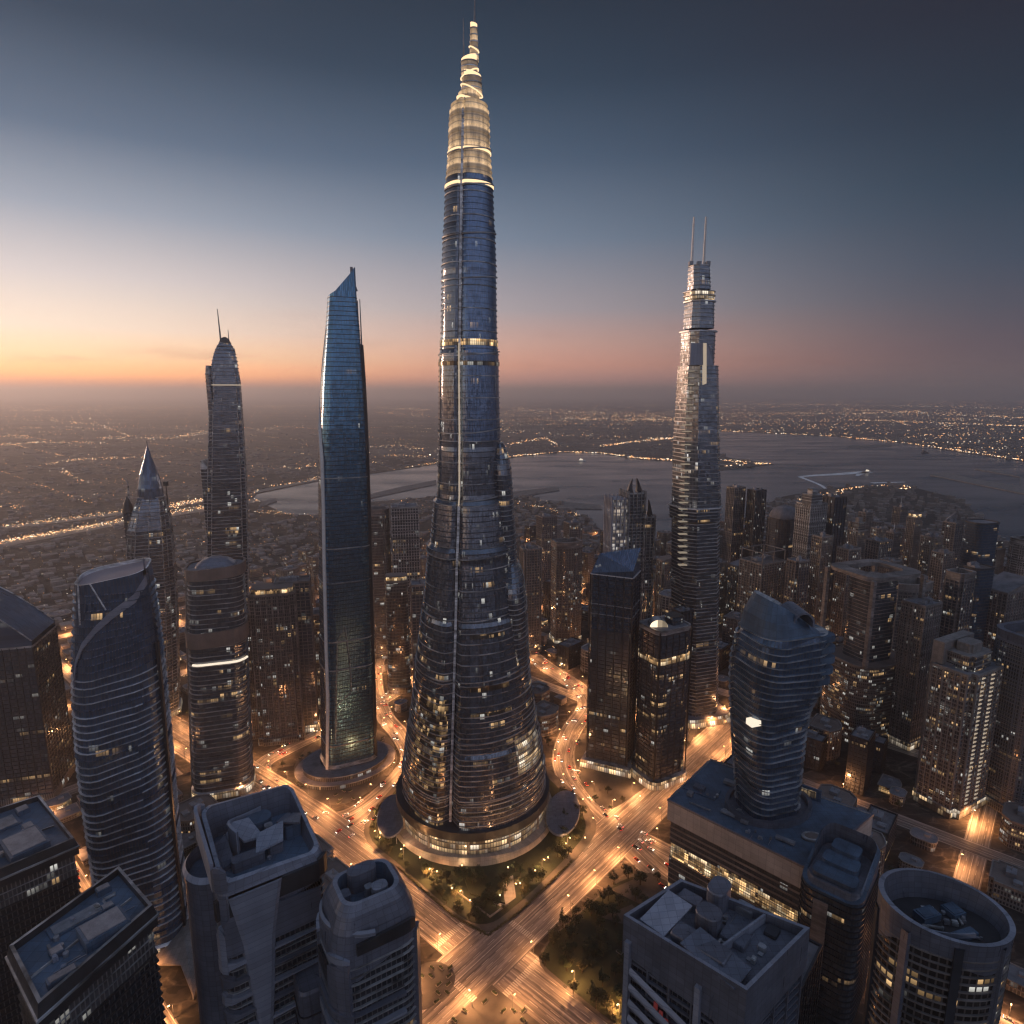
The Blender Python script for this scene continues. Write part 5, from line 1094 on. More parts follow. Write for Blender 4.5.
# ------------------------------------------------------------------ foreground roofs
def plate(mb, pts, th, mat=0):
    i = mb.add(list(pts) + [(p[0], p[1], p[2] - th) for p in pts]); n = len(pts)
    mb.face(range(i, i + n), mat); mb.face(list(range(i + 2 * n - 1, i + n - 1, -1)), mat)
    for k in range(n): mb.face((i + k, i + n + k, i + n + (k + 1) % n, i + (k + 1) % n), mat)
def fg_right():
    zt = 168.0; P = [at(630, 915, zt), at(745, 985, zt), at(803, 928, zt), at(682, 882, zt)]
    cx, cy = sum(p[0] for p in P) / 4, sum(p[1] for p in P) / 4; FOOT.append((cx, cy, 42))
    t = thing('flat_roof_tower', 'near grey block with slanted louvres and a parapet walled roof full of boxes', 'tower block', cx, cy)
    q = [(p[0] - cx, p[1] - cy) for p in P]
    mb = MB(); facade(mb, lambda z: q, 0.3, zt - 16, 3.8, 1.0, 1.0, 0, 1); fins(mb, q, 0.3, zt - 16, 9, 1.4, 0.8, 1); mb.build('facade', [G_bal, M_grey], t)
    mb = MB(); o_ = offs(q, 1.6); zz = [zt - 20, zt - 8, zt - 18, zt - 9]; mb.rows([r3(o_, zt - 16.5, [-1, -6, -3, -1]), r3(o_, zt), r3(offs(q, 0.2), zt), r3(offs(q, 0.2), zt - 4.5)], [0, 1, 0]); mb.rows([r3(q, zt - 16.5, [-1, -6, -3, -1]), r3(o_, zt - 16.5, [-1, -6, -3, -1])], [0]); mb.cap(r3(offs(q, 0.2), zt - 4.5), 2); mb.build('parapet', [M_grey, M_greyl, M_grey], t)
    def loc(px, py, z): p = at(px, py, z); return (p[0] - cx, p[1] - cy)
    def bx(px, py, sx, sy, z0, hh, rot, name='roof_house', mat=M_grey, r=0.8):
        mb = MB(); c_ = loc(px, py, zt + z0); q_ = rrect(sx, sy, r, 3, rot, *c_); q0 = scl(q_, 0.9, None, *c_); mb.rows([r3(q_, zt + z0), r3(q_, zt + z0 + hh - 0.5), r3(scl(q_, 0.95, None, *c_), zt + z0 + hh)], [0, 0]); mb.cap(r3(scl(q_, 0.95, None, *c_), zt + z0 + hh)); mb.build(name, [mat], t)
    g = math.atan2(q[1][1] - q[0][1], q[1][0] - q[0][0])
    bx(708, 928, 10, 9, -4.45, 8, g, r=3.5); bx(718, 905, 8, 12, -4.45, 9.5, g, r=3.5); bx(660, 930, 14, 13, -4.45, 2.2, g); bx(700, 952, 22, 8, -4.45, 5, g)
    bx(735, 940, 10, 8, -4.45, 2.5, g); bx(772, 933, 5, 6, -4.45, 1.5, g, 'roof_hatch', M_black); bx(745, 912, 7, 5, -4.45, 3, g, 'roof_plant', M_unit); bx(762, 950, 3, 2.5, -4.45, 2, g, 'roof_plant', M_unit); bx(690, 905, 9, 6, -4.45, 4, g)
    mb = MB(); A = [loc(*p, zt) for p in ((640, 918), (668, 898), (692, 912), (664, 934))]; plate(mb, [(A[0][0], A[0][1], zt - 0.5), (A[3][0], A[3][1], zt - 1), (A[2][0], A[2][1], zt + 3), (A[1][0], A[1][1], zt + 4)], 0.6); mb.build('roof_plate', [M_greyl], t)
    mb = MB(); A = [loc(*p, zt) for p in ((680, 945), (735, 985), (752, 965), (700, 930))]; plate(mb, [(A[0][0], A[0][1], zt + 1), (A[1][0], A[1][1], zt - 2), (A[2][0], A[2][1], zt - 1.5), (A[3][0], A[3][1], zt + 1.5)], 0.6); mb.build('roof_plate', [M_grey], t)
    mb = MB(); a, b = loc(720, 948, zt - 1), loc(765, 915, zt - 1); mb.box((a[0] + b[0]) / 2, (a[1] + b[1]) / 2, zt - 4.4, math.hypot(a[0] - b[0], a[1] - b[1]), 0.8, 4, math.atan2(b[1] - a[1], b[0] - a[0])); mb.build('roof_wall', [M_greyl], t)
    clutter(t, 46, 30, zt - 4.44, g, 0, 0, 91, 22)
    # frame on the left face with slanted louvres and red letters glow
    mb = MB(); p0, p1 = Vector(q[0]), Vector(q[1]); tv = (p1 - p0).normalized(); nv = Vector((tv.y, -tv.x)); L = (p1 - p0).length
    for k in range(9):
        for (a, b) in ((0.05, 0.62),):
            za = zt - 22 - 7.5 * k; A = p0 + tv * L * a + nv * 2.6; Bv = p0 + tv * L * b + nv * 2.6
            mb.rows([[(A.x, A.y, za), (A.x + nv.x, A.y + nv.y, za - 1.5), (A.x + nv.x, A.y + nv.y, za - 0.4), (A.x, A.y, za + 1.1)], [(Bv.x, Bv.y, za - 9), (Bv.x + nv.x, Bv.y + nv.y, za - 10.5), (Bv.x + nv.x, Bv.y + nv.y, za - 9.4), (Bv.x, Bv.y, za - 7.9)]], [0])
    mb.build('slanted_louvre', [M_greyl], t)
    mb = MB(); 
    for a in (0.02, 0.66): A = p0 + tv * L * a + nv * 2.2; mb.box(A.x, A.y, zt - 110, 2.2, 2.6, 100, math.atan2(tv.y, tv.x))
    mb.build('facade_pier', [M_greyl], t)
    mb = MB(); r_ = random.Random(3)
    for k in range(6):
        A = p0 + tv * L * (0.3 + 0.05 * k) + nv * 2.0; mb.box(A.x, A.y, zt - 33 - 2.2 * k, 1.6, 0.5, 3.2 - 0.2 * (k % 2), math.atan2(tv.y, tv.x))
    mb.build('sign_letter', [M_redsign], t)
    return t
M_redsign = mat_plain('faded_red_sign', (0.35, 0.06, 0.06), 0.5, 0, 0.3, 0.6, (0.8, 0.12, 0.1), 0.06)
fg_right()
def fg_cylinder():
    zt = 150.0; x, y = at(945, 905, zt); FOOT.append((x, y, 36)); t = thing('round_tower', 'near round tower with an open oval crown around a dark sunken roof', 'tower block', x, y)
    m = mpp(y, zt); a, b = 57 * m, 37 * m; rot = -0.25; q = oval(a, b * 1.0, 56, rot); q = np.array(q)
    mb = MB(); facade(mb, lambda z: q * (0.96 + 0.04 * z / zt), 0.3, zt - 12, 3.8, 0.8, 0.7, 0, 1)
    mb.build('facade', [G_brownlit, M_concd], t)
    for k in range(0, 56, 7):
        mb = MB(); p = q[k] * 1.0; an = math.atan2(p[1], p[0]); mb.rows([r3(rect(3.4, 2.2, an + math.pi / 2, p[0] * 0.975, p[1] * 0.975), 0.3), r3(rect(3.4, 2.2, an + math.pi / 2, p[0] * 1.02, p[1] * 1.02), zt - 6)], [0]); mb.build('pier', [M_grey if k % 14 else M_black], t)
    lift = [4.0 * math.cos(th - 2.2) for th in np.linspace(0, 2 * math.pi, 56, endpoint=False)]
    lo = [-5 + 5 * math.cos(3 * th) for th in np.linspace(0, 2 * math.pi, 56, endpoint=False)]
    mb = MB(); mb.rows([r3(q * 0.985, zt - 14), r3(q * 1.02, zt - 9, lo), r3(q * 1.05, zt, lift), r3(q * 0.96, zt + .2, lift), r3(q * 0.86, zt - 9)], [0, 0, 1, 0]); mb.cap(r3(q * 0.86, zt - 9), 2); mb.build('crown_wall', [M_grey, M_greyl, M_edged], t, False)
    for (dx, dy, sx, sy, hh, r_) in ((-6, 2, 10, 6, 3.5, 0.3), (8, 5, 7, 7, 2.5, 0.3), (4, -8, 12, 4, 2.2, 0.3)):
        mb = MB(); mb.box(dx, dy, zt - 8.97, sx, sy, hh, r_); mb.box(dx, dy, zt - 8.97 + hh, sx * .8, sy * .8, .4, r_); mb.build('roof_plant', [M_roofb], t)
    clutter(t, 24, 16, zt - 8.96, rot, 0, 0, 92, 12)
    mb = MB(); pth = []
    for u in np.linspace(0, 1, 16): th = math.pi * (1.02 + 0.55 * u); pth.append((a * (0.84 - 0.12 * math.sin(math.pi * u)) * math.cos(th), b * (0.84 - 0.2 * math.sin(math.pi * u)) * math.sin(th), zt - 2 - 3 * math.sin(math.pi * u)))
    rows = [[(p[0], p[1], p[2]), (p[0] * 0.94, p[1] * 0.94, p[2]), (p[0] * 0.94, p[1] * 0.94, p[2] - 2), (p[0], p[1], p[2] - 2)] for p in pth]; mb.rows(rows, [0] * 15); mb.build('roof_walkway', [M_greyl], t)
G_brownlit = mat_glass('round_tower_glass', (0.06, 0.05, 0.045), 0.22, strength=1.0, w_=3.0, h_=3.8, mull=(0.10, 0.08, 0.07), mw=0.12, coolness=0.05)
fg_cylinder()
def shellcrown(t, q, zt, prof, mats, inner=(0.62, -7), mat_in=2, skew=(0, 0)):
    mb = MB(); rows = [[(p[0] * k + skew[0] * dz, p[1] * k + skew[1] * dz, zt + dz) for p in q] for k, dz in prof]
    k, dz = prof[-1]; rows.append([(p[0] * inner[0] + skew[0] * dz, p[1] * inner[0] + skew[1] * dz, zt + dz - 0.6) for p in q]); rows.append([(p[0] * inner[0] * 0.97 + skew[0] * dz, p[1] * inner[0] * 0.97 + skew[1] * dz, zt + dz + inner[1]) for p in q])
    mb.rows(rows, [0] * (len(prof) - 1) + [1, 0]); mb.cap(rows[-1], mat_in); return mb.build('crown_shell', mats, t)
def ringpatch(t, ring, i0, i1, z0, z1, off, mat, name, sag=0.0, taper=0.0):
    """a panel that follows part of a curved wall, with a rim of its own thickness"""
    ring = np.asarray(ring); n = len(ring); idx = [k % n for k in range(i0, i1 + 1)]; a = offs(ring, 0.05); b = offs(ring, off); m_ = len(idx); rows = []
    for k, q in enumerate(idx):
        u = k / max(1, m_ - 1); s_ = sag * math.sin(math.pi * u); tp = taper * (u - .5)
        rows.append([(*a[q], z0 + tp), (*b[q], z0 + tp), (*b[q], z1 + s_ - tp), (*a[q], z1 + s_ - tp)])
    mb = MB(); mb.rows(rows, [0] * (m_ - 1)); mb.cap(rows[0]); mb.cap(rows[-1], 0, True); mb.build(name, [mat], t)
def fg_left_pair():
    # right one, domed shoulders
    zt = 165.0; x, y = at(367, 905, zt); FOOT.append((x, y, 32)); t = thing('domed_roof_tower', 'near dark tower with smooth grey sloping shoulders round a hollow roof, below the avenue', 'tower block', x, y)
    m = mpp(y, zt); wd = 98 * m; q = np.array(rrect(wd * 0.86, wd * 0.72, wd * 0.2, 5, 0.55))
    mb = MB(); facade(mb, lambda z: q, 0.3, zt - 12, 3.7, 0.9, 0.55, 0, 1); mb.build('facade', [G_bal, M_edge], t)
    for k in (3, 9, 15, 21):
        mb = MB(); p = q[k]; an = math.atan2(p[1], p[0]); mb.box(p[0] * 1.01, p[1] * 1.01, 0.3, 5.2, 3.0, zt - 9, an + math.pi / 2); mb.build('pier', [M_grey], t)
    lo = [(-7 if (k // 3) % 2 else 0) for k in range(24)]
    mb = MB(); rows = [r3(q * 1.0, zt - 12, lo), r3(q * 1.035, zt - 11, lo), r3(q * 1.03, zt - 4), r3(q * 0.97, zt + 2), r3(q * 0.84, zt + 8), r3(q * 0.70, zt + 11.5)]
    hol = q * 0.60; hol2 = q * 0.55
    rows += [r3(hol, zt + 11.5), r3(hol2, zt + 4)]; mb.rows(rows, [0, 0, 0, 0, 0, 1, 2]); mb.cap(r3(hol2, zt + 4), 2); mb.build('crown_shell', [M_grey, M_greyl, M_roofb], t)
    for (i0, i1, z0, z1, mt, nm, sg) in ((17, 18, -22, -15, M_edged, 'wall_slot', 0), (11, 12, -24, -17, M_edged, 'wall_slot', 0), (18, 22, -9, -7.6, M_greyl, 'wall_rib', 2.2), (12, 17, -9, -7.6, M_greyl, 'wall_rib', 2.2), (18, 22, -30, -13, M_grey, 'wall_shield', 3), (23, 26, -6, -1.5, M_edged, 'glazed_slot', 1.5), (6, 11, -10, -4, M_edged, 'glazed_slot', 1.5)): ringpatch(t, q * 1.03, i0, i1, zt + z0, zt + z1, 1.3, mt, nm, sg)
    for k in range(7): ringpatch(t, q, 17, 24, zt - 34 - 9 * k, zt - 32.6 - 9 * k, 2.4, M_greyl if k % 2 else M_grey, 'curved_balcony', 1.5, 3.0)
    w = wd
    for (dx, dy, sx, sy, hh, r, mt) in ((-0.08, 0.15, .30, .16, 8.5, 3, M_grey), (0.14, -0.02, .16, .13, 6.5, 2, M_greyl), (-0.20, -0.06, .10, .12, 4, 1, M_grey), (0.05, -0.16, .12, .08, 3, 1, M_unit), (0.02, 0.02, .08, .08, 4.5, 1, M_unit)):
        mb = MB(); q_ = rrect(sx * w, sy * w, min(r, sx * w / 2.2, sy * w / 2.2), 4, 0.55, dx * w, dy * w); mb.prism(q_, zt + 4.03, zt + 4 + hh, 0); mb.build('roof_house', [mt], t)
    mb = MB(); mb.tube((0.13 * w, -0.14 * w, zt + 4.05), (0.13 * w, -0.14 * w, zt + 9), 2.6, n=16); mb.build('roof_tank', [M_black], t)
    mb = MB(); pth = []
    for u in np.linspace(0, 1, 14):
        th = math.pi * (1.0 + 0.62 * u); pth.append([(w * 0.44 * math.cos(th) * k, w * 0.40 * math.sin(th) * k, zt + dz) for k, dz in ((1.0, 3.2), (1.07, 2.4), (1.06, 0.8), (1.0, 1.8))])
    mb.rows(pth, [0] * 13); mb.build('crown_lip', [M_greyl], t)
    clutter(t, 16, 13, zt + 4.03, 0.55, 0, 0, 93, 7)
    # left one, sculpted
    zt = 176.0; x, y = at(260, 835, zt); FOOT.append((x, y, 40)); t = thing('sculpted_roof_tower', 'near tower topped by jagged grey folded walls around sunken roof decks, lower left of centre', 'tower block', x, y)
    m = mpp(y, zt); wd = 114 * m; q = np.array(rrect(wd * 0.82, wd * 0.86, wd * 0.07, 3, 0.6))
    mb = MB(); facade(mb, lambda z: q, 0.3, zt - 20, 3.7, 0.9, 0.55, 0, 1); mb.build('facade', [G_bal, M_edge], t)
    n = len(q); th = np.arctan2(q[:, 1], q[:, 0])
    lo = 6 * np.cos(2 * th + 0.6) - 3; up = 8.5 * np.cos(th - 2.5) + 3.0 * np.cos(3 * th)
    mb = MB(); rows = [r3(q, zt - 20, lo), r3(q * 1.04, zt - 18, lo), r3(q * 1.05, zt - 4, up * 0.4), r3(q * 0.98, zt + 3, up), r3(q * 0.90, zt + 3.4, up), r3(q * 0.82, zt - 6), ]
    mb.rows(rows, [0, 0, 0, 1, 0]); mb.cap(rows[-1], 2); mb.build('crown_shell', [M_grey, M_greyl, M_roofb], t)
    w = wd
    def pl(pts, th_, mat, name='folded_plate'):
        mb = MB(); plate(mb, [(a * w, b * w, zt + c) for a, b, c in pts], th_); mb.build(name, [mat], t)
    pl([(-.30, .02, 5), (-.10, -.10, 1), (0.02, .02, -1), (-.16, .16, 3)], 1.2, M_greyl)
    pl([(.04, -.20, -1), (.24, -.10, 2), (.18, .08, 4.5), (-.02, -.02, 1.5)], 1.0, M_greyl)
    pl([(.10, .12, 2), (.34, .04, 5), (.30, .20, 4), (.14, .28, 1)], 1.0, M_grey)
    pl([(-.42, -.12, -4), (-.26, -.34, -7), (-.12, -.26, -2), (-.28, -.04, 2)], 2.0, M_grey)
    for (dx, dy, sx, sy, hh, r, mt) in ((-0.10, 0.22, .22, .18, 7, 4, M_roofb), (0.10, 0.02, .12, .26, 4, 1, M_grey), (0.22, 0.16, .14, .12, 7, 1, M_roofb), (-0.02, -0.22, .26, .10, 5, 1, M_grey), (-0.24, 0.0, .08, .2, 5, 1, M_greyl), (0.02, 0.14, .07, .07, 6, 1, M_unit)):
        mb = MB(); q_ = rrect(sx * w, sy * w, min(r, sx * w / 2.2, sy * w / 2.2), 4, 0.6, dx * w, dy * w); mb.prism(q_, zt - 5.97, zt - 6 + hh, 0); mb.build('roof_house', [mt], t)
    clutter(t, wd * 0.62, wd * 0.62, zt - 5.96, 0.6, 0, 0, 94, 14)
    for (i0, i1, z0, z1, mt, nm, sg) in ((12, 15, -3, 6, M_grey, 'raised_wall', 3), (8, 12, -4, 9, M_greyl, 'raised_wall', 2), (12, 13, -17, -8, M_edged, 'wall_slot', 0), (15, 16, -15, -6, M_edged, 'glazed_slot', 0), (0, 3, -13, -5, M_edged, 'glazed_slot', 1), (14, 16, -34, -19, M_grey, 'wall_shield', 4), (12, 14, -42, -24, M_greyl, 'wall_shield', 5)): ringpatch(t, q * 1.045, i0, i1, zt + z0, zt + z1, 1.5, mt, nm, sg)
    for k in range(8): ringpatch(t, q, 12, 17, zt - 40 - 8.5 * k, zt - 38.6 - 8.5 * k, 2.6, M_grey if k % 2 else M_greyl, 'curved_balcony', 1.5, 4.0)
    mb = MB(); rows = []
    for a in np.linspace(1.9, 4.3, 16): rows.append([(w * r_ * math.cos(a) - w * .03, w * r_ * math.sin(a) + w * .08, z_) for r_, z_ in ((.26, zt - 5.9), (.26, zt + 5 + 3 * math.sin(a * 2)), (.235, zt + 5 + 3 * math.sin(a * 2)), (.235, zt - 5.9))])
    mb.rows(rows, [0] * 15); mb.cap(rows[0]); mb.cap(rows[-1], 0, True); mb.build('curved_screen', [M_greyl], t)
    # lower curved bastion on the left, swallow-nest balconies and long blank grey blade walls
    mb = MB(); c0 = (-w * 0.40, -w * 0.12); e = np.array(oval(w * 0.20, w * 0.26, 28, 0.5)); rows = [r3(e + c0, 0.3), r3(e + c0, zt - 16), r3(e * 1.06 + c0, zt - 9), r3(e * 0.92 + c0, zt - 7), r3(e * 0.84 + c0, zt - 13)]; mb.rows(rows, [0, 0, 1, 0]); mb.cap(rows[-1], 2); mb.build('corner_bastion', [M_grey, M_greyl, M_roofb], t)
    mb = MB(); rows = [r3(rrect(12 * k, 9, 2, 2, 0.6, w * 0.10, -w * 0.42), z) for z, k in ((zt - 90, 0.3), (zt - 60, 0.8), (zt - 30, 1.2), (zt - 6, 1.9))]; mb.rows(rows, [0] * 3); mb.cap(rows[-1]); mb.build('folded_pier', [M_greyl], t)
    # blue-grey lower block between the two
    x, y = at(325, 965, 110); FOOT.append((x, y, 20)); t = thing('blank_block', 'plain blue grey windowless block wedged between the two near sculpted towers', 'building', x, y, 0, 0.5)
    mb = MB(); q_ = rrect(30, 40, 3, 3); mb.rows([r3(q_, 0.3), r3(q_, 118), r3(scl(q_, 0.97), 119.5), r3(scl(q_, 0.95), 118.5)], [0, 0, 0]); mb.cap(r3(scl(q_, 0.95), 118.5)); mb.build('wall', [M_grey], t)
    mb = MB(); mb.rows([r3(rect(16, 16, 0, -3, 6), 118.52), r3(rect(10, 10, 0, -3, 6), 140)], [0]); mb.cap(r3(rect(10, 10, 0, -3, 6), 140)); mb.build('roof_house', [M_grey], t)
    mb = MB(); q2 = offs(q_, 0.5); [mb.rows([r3(q_, z), r3(q2, z), r3(q2, z + .5), r3(q_, z + .5)], [0] * 3) for z in range(8, 116, 9)]; mb.build('wall_joint', [M_edged], t)
fg_left_pair()
def fg_flat(label, pts, zt, seed, lit, roofm):
    P = [at(*p, zt) for p in pts]; cx, cy = sum(p[0] for p in P) / 4, sum(p[1] for p in P) / 4; FOOT.append((cx, cy, 45))
    t = thing('flat_roof_block', label, 'tower block', cx, cy); q = [(p[0] - cx, p[1] - cy) for p in P]
    mb = MB(); facade(mb, lambda z: q, 0.3, zt - 22, 3.9, 0.8, 0.8, 0, 1); mb.build('facade', [G_bal, M_edged], t)
    mb = MB(); facade(mb, lambda z: q, zt - 22, zt - 10, 4, 0.3, 0.5, 0, 1); mb.build('lit_floor', [lit, M_edge], t)
    mb = MB(); o1 = offs(q, 1.8); o2 = offs(q, 2.4); mb.rows([r3(q, zt - 10), r3(o1, zt - 9.6), r3(o1, zt - 5.5), r3(o2, zt - 5.5), r3(o2, zt - 4.6), r3(o1, zt - 4.5), r3(offs(q, 0.8), zt), r3(offs(q, -0.4), zt), r3(offs(q, -0.4), zt - 3)], [0, 0, 2, 2, 2, 0, 2, 0]); mb.cap(r3(offs(q, -0.4), zt - 3), 1); mb.build('roof', [M_edged, roofm, M_edge], t)
    e1 = Vector(q[1]) - Vector(q[0]); e2 = Vector(q[3]) - Vector(q[0]); g = math.atan2(e1.y, e1.x); r_ = random.Random(seed)
    def pos(u, v): p = Vector(q[0]) + e1 * u + e2 * v; return p.x, p.y
    for (u, v, su, sv, hh) in ((0.72, 0.62, 0.34, 0.36, 4.2), (0.25, 0.5, 0.2, 0.45, 1.0), (0.5, 0.25, 0.12, 0.1, 2.0), (0.9, 0.2, 0.10, 0.22, 3.0), (0.12, 0.8, 0.1, 0.12, 2.5), (0.42, 0.75, 0.1, 0.1, 1.6)):
        mb = MB(); q_ = rect(e1.length * su, e2.length * sv, g, *pos(u, v)); mb.prism(q_, zt - 2.97, zt - 3 + hh, 0); mb.prism(scl(q_, 0.85, None, *pos(u, v)), zt - 2.98 + hh, zt - 2.6 + hh, 1); mb.build('roof_plant', [roofm, M_unit], t)
    gx, gy = pos(0.5, 0.5); clutter(t, e1.length * .9, e2.length * .8, zt - 2.96, g, gx, gy, seed + 95, 16)
    for k in range(3):
        mb = MB(); c_ = pos(0.3 + 0.16 * k, 0.3); mb.tube((*c_, zt - 3), (*c_, zt - 1.4), 1.0, n=12); mb.build('roof_fan', [M_unit], t)
    mb = MB(); a, b = pos(0.55, 0.02), pos(0.55, 0.95); mb.box((a[0] + b[0]) / 2, (a[1] + b[1]) / 2, zt - 2.99, math.hypot(a[0] - b[0], a[1] - b[1]), 0.5, 1.0, math.atan2(b[1] - a[1], b[0] - a[0])); mb.build('roof_kerb', [M_edge], t)
    return t
fg_flat('near dark block with a long blue grey flat roof, in the bottom left corner', [(12, 945), (40, 1000), (150, 905), (118, 868)], 172, 5, G_brown, M_roofb)
fg_flat('dark block with a flat grey roof and red lit sign, behind the bottom left block', [(-70, 830), (-40, 885), (72, 838), (38, 796)], 140, 6, G_brown, M_roofb)
# ------------------------------------------------------------------ right hand district, towers listed one by one
gr = GA - math.pi / 2
